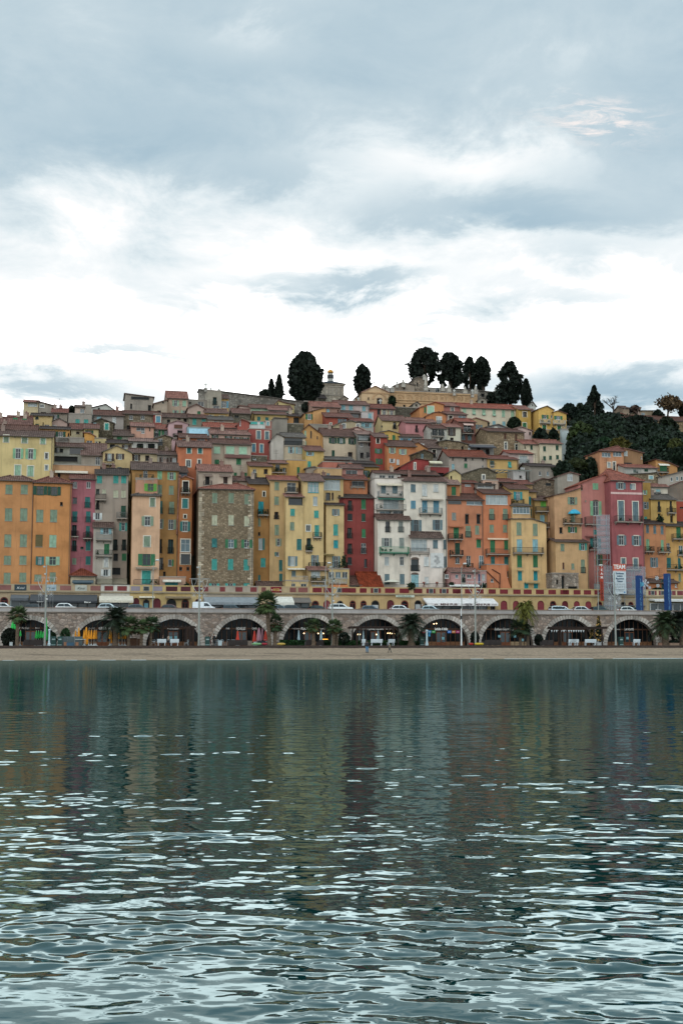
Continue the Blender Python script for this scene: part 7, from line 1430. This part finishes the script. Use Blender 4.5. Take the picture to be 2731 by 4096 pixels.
hedge('clipped hedge left of the stout palm','C2',648,990,760,-5.2); hedge('clipped hedge between the stout palm and the topiary ball','C2',1195,1560,766,-5.2)
hedge('clipped hedge at the left foot of the pergola','C3',30,215,766,-5.0); hedge('clipped hedge behind the long white bench','C3',255,830,766,-5.0); hedge('short clipped hedge right of the date palm','C3',900,955,766,-5.0)
# pergolas
def pergola(label,tile,x0,x1,y0,y1,d0,d1,posts,tile2=None):
    sa,zt=UT(tile,x0,y0,d0); sb,_=UT(tile2 or tile,x1,y0,d0); t=thing('pergola',label,'pergola',(sa+sb)/2,d0,PZ,group='wooden pergolas'); L_=sb-sa; h=zt-PZ; m=mat('bark','2e211b'); c=(sa+sb)/2
    q=MB(); dp=d1-d0; q.box(-L_/2,L_/2,0,.12,h-.3,h-.08); q.box(-L_/2,L_/2,dp-.12,dp,h-.3,h-.08)
    for i in range(int(L_/.6)+1): x=-L_/2+.2+i*.6; q.box(x-.04,x+.04,-.35,dp+.35,h-.078,h+.05)
    q.build('roof_beams',m,t); 
    for pt,px_ in posts:
        x=UT(pt,px_,700,d0)[0]-c
        for y in (.06,dp-.06): MB().box(x-.09,x+.09,y-.09,y+.09,0,h-.3).build('post',m,t)
pergola('dark wooden pergola in front of the A CIOCOULA arch','C1',600,1060,568,0,-4.6,-1.6,[('C1',940),('C1',985),('C1',1030),('C1',620)])
pergola('dark wooden pergola in front of the PLANETSUSHI arch','C3',92,770,574,0,-5.6,-2.2,[('C3',155),('C3',210),('C3',635),('C3',690)])
pergola('long dark wooden pergola before the pennant arch','C4',1300,570,580,0,-5.8,-2.4,[('C4',1378),('C4',1462),('C5',50),('C5',410),('C5',508)],'C5')
# Christmas tree in a planter
def xmas(label,x,y0,y1,w_,d,box):
    s,zt=UT('C5',x,y0,d); t=thing('christmas_tree',label,'christmas tree',s,d,PZ,group='decorated trees by the pergola'); h=zt-PZ; k=.0385/3.267; r=w_*k/2; C=[];G=[]
    for _ in range(1100): u=R.random()**.7; a=R.random()*6.283; rr=r*(1.05-u*.97)*math.sqrt(R.uniform(.3,1)); C.append((rr*cos(a),rr*sin(a),.6+u*(h-.6)))
    for _ in range(150): u=R.random()**.75; a=R.random()*6.283; rr=r*(1.08-u*.97); G.append((rr*cos(a),rr*sin(a),.6+u*(h-.6)))
    leaves('branches',C,.13,mat('leaf','1a2a1c'),t,up=.5); leaves('gold_bows',G,.13,mat('fabric','a8864a'),t); q=MB(); q.tube([(0,0,0),(0,0,h*.9)],[.09,.02],6); q.build('trunk',mat('bark','40352a'),t)
    if box: MB().add([(-.45,-.45,0),(.45,-.45,0),(.45,.45,0),(-.45,.45,0),(-.55,-.55,.6),(.55,-.55,.6),(.55,.55,.6),(-.55,.55,.6)],[(0,3,2,1),(0,1,5,4),(1,2,6,5),(2,3,7,6),(3,0,4,7),(4,5,6,7)]).build('planter',mat('paint','b8bcbc'),t)
xmas('tall Christmas tree with golden bows in a white planter','460',440,800,130,-3.6,True) if 0 else xmas('tall Christmas tree with golden bows in a white planter',460,440,800,130,-3.6,True)
xmas('smaller decorated fir with golden bows left of the pergola post',372,600,780,60,-3.2,False)
# planters, boxes, glass windbreak
for tile,x,w_,h,c,lab,d in (('C5',1445,140,.38,'8a7462','long terracotta planter beside the date palm',-6.6),('C5',1262,48,.42,'8a6a58','small terracotta planter left of the date palm',-6.2),('C0',858,36,.5,'8a6248','wooden crate at the glass windbreak, left one',-7.2),('C0',1010,36,.5,'8a6248','wooden crate at the glass windbreak, right one',-7.2),('C0',922,88,.42,'33546a','blue tray bench between the two wooden crates',-7.3),('C1',1372,48,.75,'a8b8bc','white menu box among the cafe chairs',-6.4),('C1',1520,80,.7,'2a2422','dark low table next to the white cafe chairs',-6),('C2',332,40,.55,'a8b8bc','white box behind the pale green paddle board',-6),('C2',415,95,.7,'262c32','dark blue low counter behind the red kayak',-5.5),('C0',150,36,.5,'a8b0b0','small white box under the first palm',-7),('C1',242,90,1.1,'5a3c28','wooden screen between the low palms',-4.5),('C1',320,50,1.0,'5a3c28','wooden crate stack between the low palms',-4.5),('C2',258,60,.7,'7f7468','stone block beside the red parasol',-3)):
    def f(t,L_=w_*.038/3.267,h=h,c=c):
        q=MB(); q.box(-L_/2,L_/2,-.25,.25,0,h); q.build('body',mat('paint',c),t); q=MB(); q.box(-L_/2-.03,L_/2+.03,-.28,.28,h,h+.05); q.build('rim',mat('paint',c),t)
    nm='planter' if 'planter' in lab else 'crate' if 'crate' in lab else 'low_table' if 'table' in lab else 'storage_box' if 'box' in lab else 'wooden_screen' if 'screen' in lab else 'stone_block' if 'block' in lab else 'low_counter'
    simple(nm,lab,nm.replace('_',' '),tile,x,d,f)
def f(t):
    q=MB()
    for i in range(3): q.box(-1.6+i*1.08,-1.6+i*1.08+1.02,-.02,.02,.05,1.35)
    q.build('glass_panel',mat('glass','33464a'),t); q=MB()
    for i in range(4): q.box(-1.64+i*1.08,-1.6+i*1.08+.0,-.035,.035,0,1.4)
    q.build('post',mat('metal','707678'),t)
simple('glass_windbreak','glass windbreak in front of the plants by the orange parasols','windbreak','C0',930,-6.2,f)
def f(t):
    q=MB(); q.box(-.75,.75,-.6,.6,.9,.98); q.build('top',mat('paint','b0b6b4'),t)
    for sx in (-.65,.65): MB().box(sx-.05,sx+.05,-.05,.05,0,.9).build('leg',mat('metal','8a8e8e'),t)
simple('table','small white standing table beside the orange parasols','table','C0',1055,-6,f)
# ================================================================== BLUE PYLONS, SCAFFOLD, BANNERS
for lab,tile,x,tt,tx,ty,d in (('first tall blue pylon with pale snow pattern beside the scaffolding','C5',998,'B5',995,1478,2.6),('second tall blue pylon with pale snow pattern at the right','C5',1366,'B5',1360,1452,2.6)):
    s,_=UT(tile,x,330,d); _,zt=UT(tt,tx,ty,d); t=thing('pylon',lab,'pylon',s,d,RZ,.5,group='blue Christmas pylons'); h=zt-RZ
    MB().box(-.42,.42,-.42,.42,0,h).build('body',mat('paint','183c70'),t); q=MB()
    for i in range(11):
        z=.6+i*(h-1)/11; 
        for k in range(3): a=R.random()*3.14; cx=-.28+R.uniform(0,.16); l=.16; q.add([(cx-l*cos(a)-.03,-.431,z-l*sin(a)+k*.15),(cx-l*cos(a)+.03,-.431,z-l*sin(a)+k*.15),(cx+l*cos(a)+.03,-.431,z+l*sin(a)+k*.15),(cx+l*cos(a)-.03,-.431,z+l*sin(a)+k*.15)],[(0,1,2,3)])
    q.build('snow_pattern',mat('paint','7fc0d8'),t)
def flake(label,tile,x,y,r,d,col):
    s,z=UT(tile,x,y,d); t=thing('snowflake_light',label,'snowflake',s,d,z,group='hanging snowflake decorations'); q=MB(); k=r*.039/3.267
    for i in range(6):
        a=i*pi/3+.26; e=Vector((cos(a),0,sin(a))); p=Vector((-sin(a),0,cos(a))); q.tube([(0,0,0),e*k],.06,5)
        for u in (.5,.75):
            for sg in (-1,1): q.tube([e*k*u,e*k*(u+.22)+p*sg*k*.25],.045,4)
    q.build('arms',mat('paint',col),t)
flake('big white snowflake beside the first blue pylon','B5',1068,1580,58,3.4,'c4c4c8'); flake('small white snowflake right of the big one','B5',1128,1635,22,3.4,'b8b8bc'); flake('small white snowflake hung in front of the orange annex','B5',1222,1510,30,3.4,'b0b8bc'); flake('lowest white snowflake in front of the orange annex','B5',1236,1610,26,3.4,'b0b8bc'); flake('pale blue snowflake on the edge of the first pylon','B5',1030,1590,32,2.1,'4f9ab8')
s0,z0=UT('B5',1062,1520,3.4); s1,z1=UT('B5',1312,1478,3.4); t=thing('garland_wire','thin dark wire strung between the blue pylons','wire',s0,3.4,z0); q=MB(); q.tube([(0,0,0),((s1-s0)/2,0,(z1-z0)/2-.1),(s1-s0,0,z1-z0)],.045,4); q.tube([(0,0,.2),((s1-s0),0,z1-z0+.2)],.03,4); q.build('wire',IRON(),t)
def scaffold():
    d=13.0; s,_=UT('B5',530,1500,d); t=thing('scaffolding','netted steel scaffolding climbing the rose pink houses','scaffolding',s,d,RZ); st=mat('metal','8f9494',r=.5,m=.5)
    def X(x,y): a,z=UT('B5',x,y,d); return a-s,z-RZ
    for (x0,x1,y0,y1,nm) in ((440,606,682,1335,'upper'),(522,1075,1335,2030,'lower')):
        xa,_=X(x0,(y0+y1)/2); xb,_=X(x1,(y0+y1)/2); _,zt=X((x0+x1)/2,y0); _,zb_=X((x0+x1)/2,y1)
        zb_=max(0,zb_) if nm=='lower' else 0; n=max(2,round((xb-xa)/2.2)+1)
        if nm=='lower': zs=zt-1.2
        for i in range(n):
            x=xa+(xb-xa)*i/(n-1)
            for y in (0,1.2):
                top=zt if (nm=='upper' or i<0) else zt*.86 
                MB().tube([(x,y,0),(x,y,top)],.045,5).build('upright',st,t)
        lev=int((zt-0)/2.0); q=MB(); pl=MB()
        for j in range(1,lev+1):
            z=j*2.0
            if nm=='lower' and z>zt*.86: break
            for y in (0,1.2):
                q.tube([(xa,y,z),(xb,y,z)],.03,4); q.tube([(xa,y,z+1),(xb,y,z+1)],.03,4)
            pl.box(xa,xb,.05,1.15,z-.05,z)
            if j%2: q.tube([(xa,0,z-2),(min(xb,xa+2.3),0,z)],.03,4)
        q.build('rail',st,t); pl.build('platform',mat('paint','8a8f90'),t)
        nb=MB(); m_=10; 
        zt2=zt if nm=='upper' else zt*.86+1
        for i in range(m_):
            for j in range(14):
                def P(i,j): u=i/m_; v=j/14; return (xa+(xb-xa)*u,-.12-.1*sin(u*9+v*5)-.06*sin(v*40),(0 if nm=='lower' else 11.0)+(zt2-(0 if nm=='lower' else 11.0))*v)
                if nm=='lower' and i>=4 and j<6 : continue
                nb.quad(P(i,j),P(i+1,j),P(i+1,j+1),P(i,j+1))
        nb.build('netting',mat('net','7f868c'),t)
scaffold()
d=12.3; s0,z0=UT('B5',655,1715,d); s1,z1=UT('B5',815,1325,d); zm=UT('B5',735,1420,d)[1]
t=thing('banner','large white building banner headed TEAM on an orange field','banner',(s0+s1)/2,d,z0); w_=s1-s0; h=z1-z0; hr=zm-z0
q=MB().box(-w_/2,w_/2,-.03,.03,0,hr-.003); q.build('white_field',mat('paint','bcc6ca'),t); MB().box(-w_/2,w_/2,-.032,.032,hr,h).build('orange_field',mat('paint','b84f34'),t)
textmesh('TEAM',(h-hr)*.56,mat('paint','dadad6'),t,0,-.045,hr+(h-hr)*.56,w_*.9,bold=.03); MB().box(-w_*.48,w_*.48,-.04,-.033,hr+.12,hr+.16).build('rule',mat('paint','d8c8c0'),t)
for i,(tx,hh,c) in enumerate((('Ravalement',.34,'2a5068'),('Isolation',.34,'2a5068'),('Maçonnerie',.34,'2a5068'),('Peinture',.34,'2a5068'))): textmesh(tx,hh,mat('paint',c),t,.05,-.045,hr*(.90-.115*i),w_*(.62 if i in(0,2) else .42),bold=.008)
textmesh('04 93 35 67 31',.28,mat('paint','8a9298'),t,0,-.045,hr*.41,w_*.85); textmesh('04 33 45 09 42',.28,mat('paint','8a9298'),t,0,-.045,hr*.30,w_*.85)
textmesh('contact@ravalement.fr',.13,mat('paint','5a6a72'),t,0,-.045,hr*.19,w_*.7); textmesh('www.ravalement.fr',.13,mat('paint','5a6a72'),t,0,-.045,hr*.13,w_*.55); q=MB().box(w_*.3,w_*.42,-.04,-.031,hr*.04,hr*.1); q.build('emblem',mat('paint','3a7aa8'),t)
d=11.8; s0,z0=UT('C5',508,240,d); s1,z1=UT('B5',508,1335,d); t=thing('vertical_banner','narrow red vertical banner lettered TEAM RAVALEMENT down the scaffolding','banner',s0,d,z0); h=z1-z0; MB().box(-.3,.3,-.03,.03,0,h).build('cloth',mat('paint','98351f'),t)
for i,c in enumerate('TEAM'): textmesh(c,.40,mat('paint','d8d4d0'),t,0,-.045,h*(.955-.067*i*1.55),bold=.02)
for i,c in enumerate('RAVALEMENT'): textmesh(c,.26,mat('paint','3a1f1c'),t,0,-.045,h*(.50-.05*i),bold=.012)
# pergola and washing on the hillside terraces
s,z=UT('A3',1150,950,29.5); t=thing('pergola','pale metal pergola roof on the hillside terrace','pergola',s,29.5,UT('A3',1150,1015,29.5)[1]); zt=UT('A3',1150,925,29.5)[1]-t.location.z; q=MB(); m=mat('metal','6f726c',r=.6)
for i in range(10): x=-4.2+i*.95; q.box(x-.05,x+.05,-.2,3.5,zt-.1,zt+.02)
q.box(-4.5,4.6,-.25,-.13,zt-.12,zt+.06); q.box(-4.5,4.6,3.4,3.5,zt-.12,zt+.06); q.build('slats',m,t)
for x in (-3.6,0,3.8): MB().box(x-.06,x+.06,-.2,-.08,-1.5,zt-.12).build('post',m,t)
for lab,tile,x,y,d in (('terracotta urn on the left post of the pink terrace wall','B3',1032,1608,14.1),('terracotta urn on the second post of the pink terrace wall','B3',1202,1608,14.1)):
    s,z=UT(tile,x,1640,d); t=thing('urn',lab,'urn',s,d+.2,z+.16,group='urns on the terrace wall'); q=MB(); q.box(-.2,.2,-.2,.2,-.16,.3); q.build('pedestal',mat('stucco','b39a8c'),t); q=MB(); q.lathe([(.1,.3),(.16,.36),(.08,.45),(.24,.7),(.26,.85),(.2,.9)],10); q.build('vase',mat('stucco','7a4438'),t,smooth=True)
for lab,tile,x,y,w_,h_,d in (('bushy green plant on the terrace before the white houses','B3',860,1620,90,100,13.6),('round bush on the end post of the pink terrace','B3',1388,1588,50,40,14.4),('small palm like plant on the yellow house balcony','B2',1487,1290,60,150,16.8),('dark plants under the pink stair block','B4',365,1630,60,90,14.8),('plants on the terrace below the ochre houses','B1',935,1620,60,70,14.6),('hedge of dark plants on the terrace at the right','B5',1240,1660,150,50,14.5),('straggly plant on the balcony of the yellow house','B5',1270,740,80,90,20)):
    s,z=UT(tile,x,y+h_/2,d); k=.0412/3.267; t=thing('terrace_plant',lab,'plant',s,d,z,group='plants on terraces'); C=[(R.gauss(0,w_*k*.24),R.gauss(0,.3),abs(R.gauss(h_*k*.5,h_*k*.25))) for _ in range(220)]; leaves('foliage',C,.16,mat('leaf','22331e'),t,up=.6); q=MB(); q.lathe([(.16,-.02),(.2,.3)],8); q.build('pot',mat('stucco','7a4438'),t)
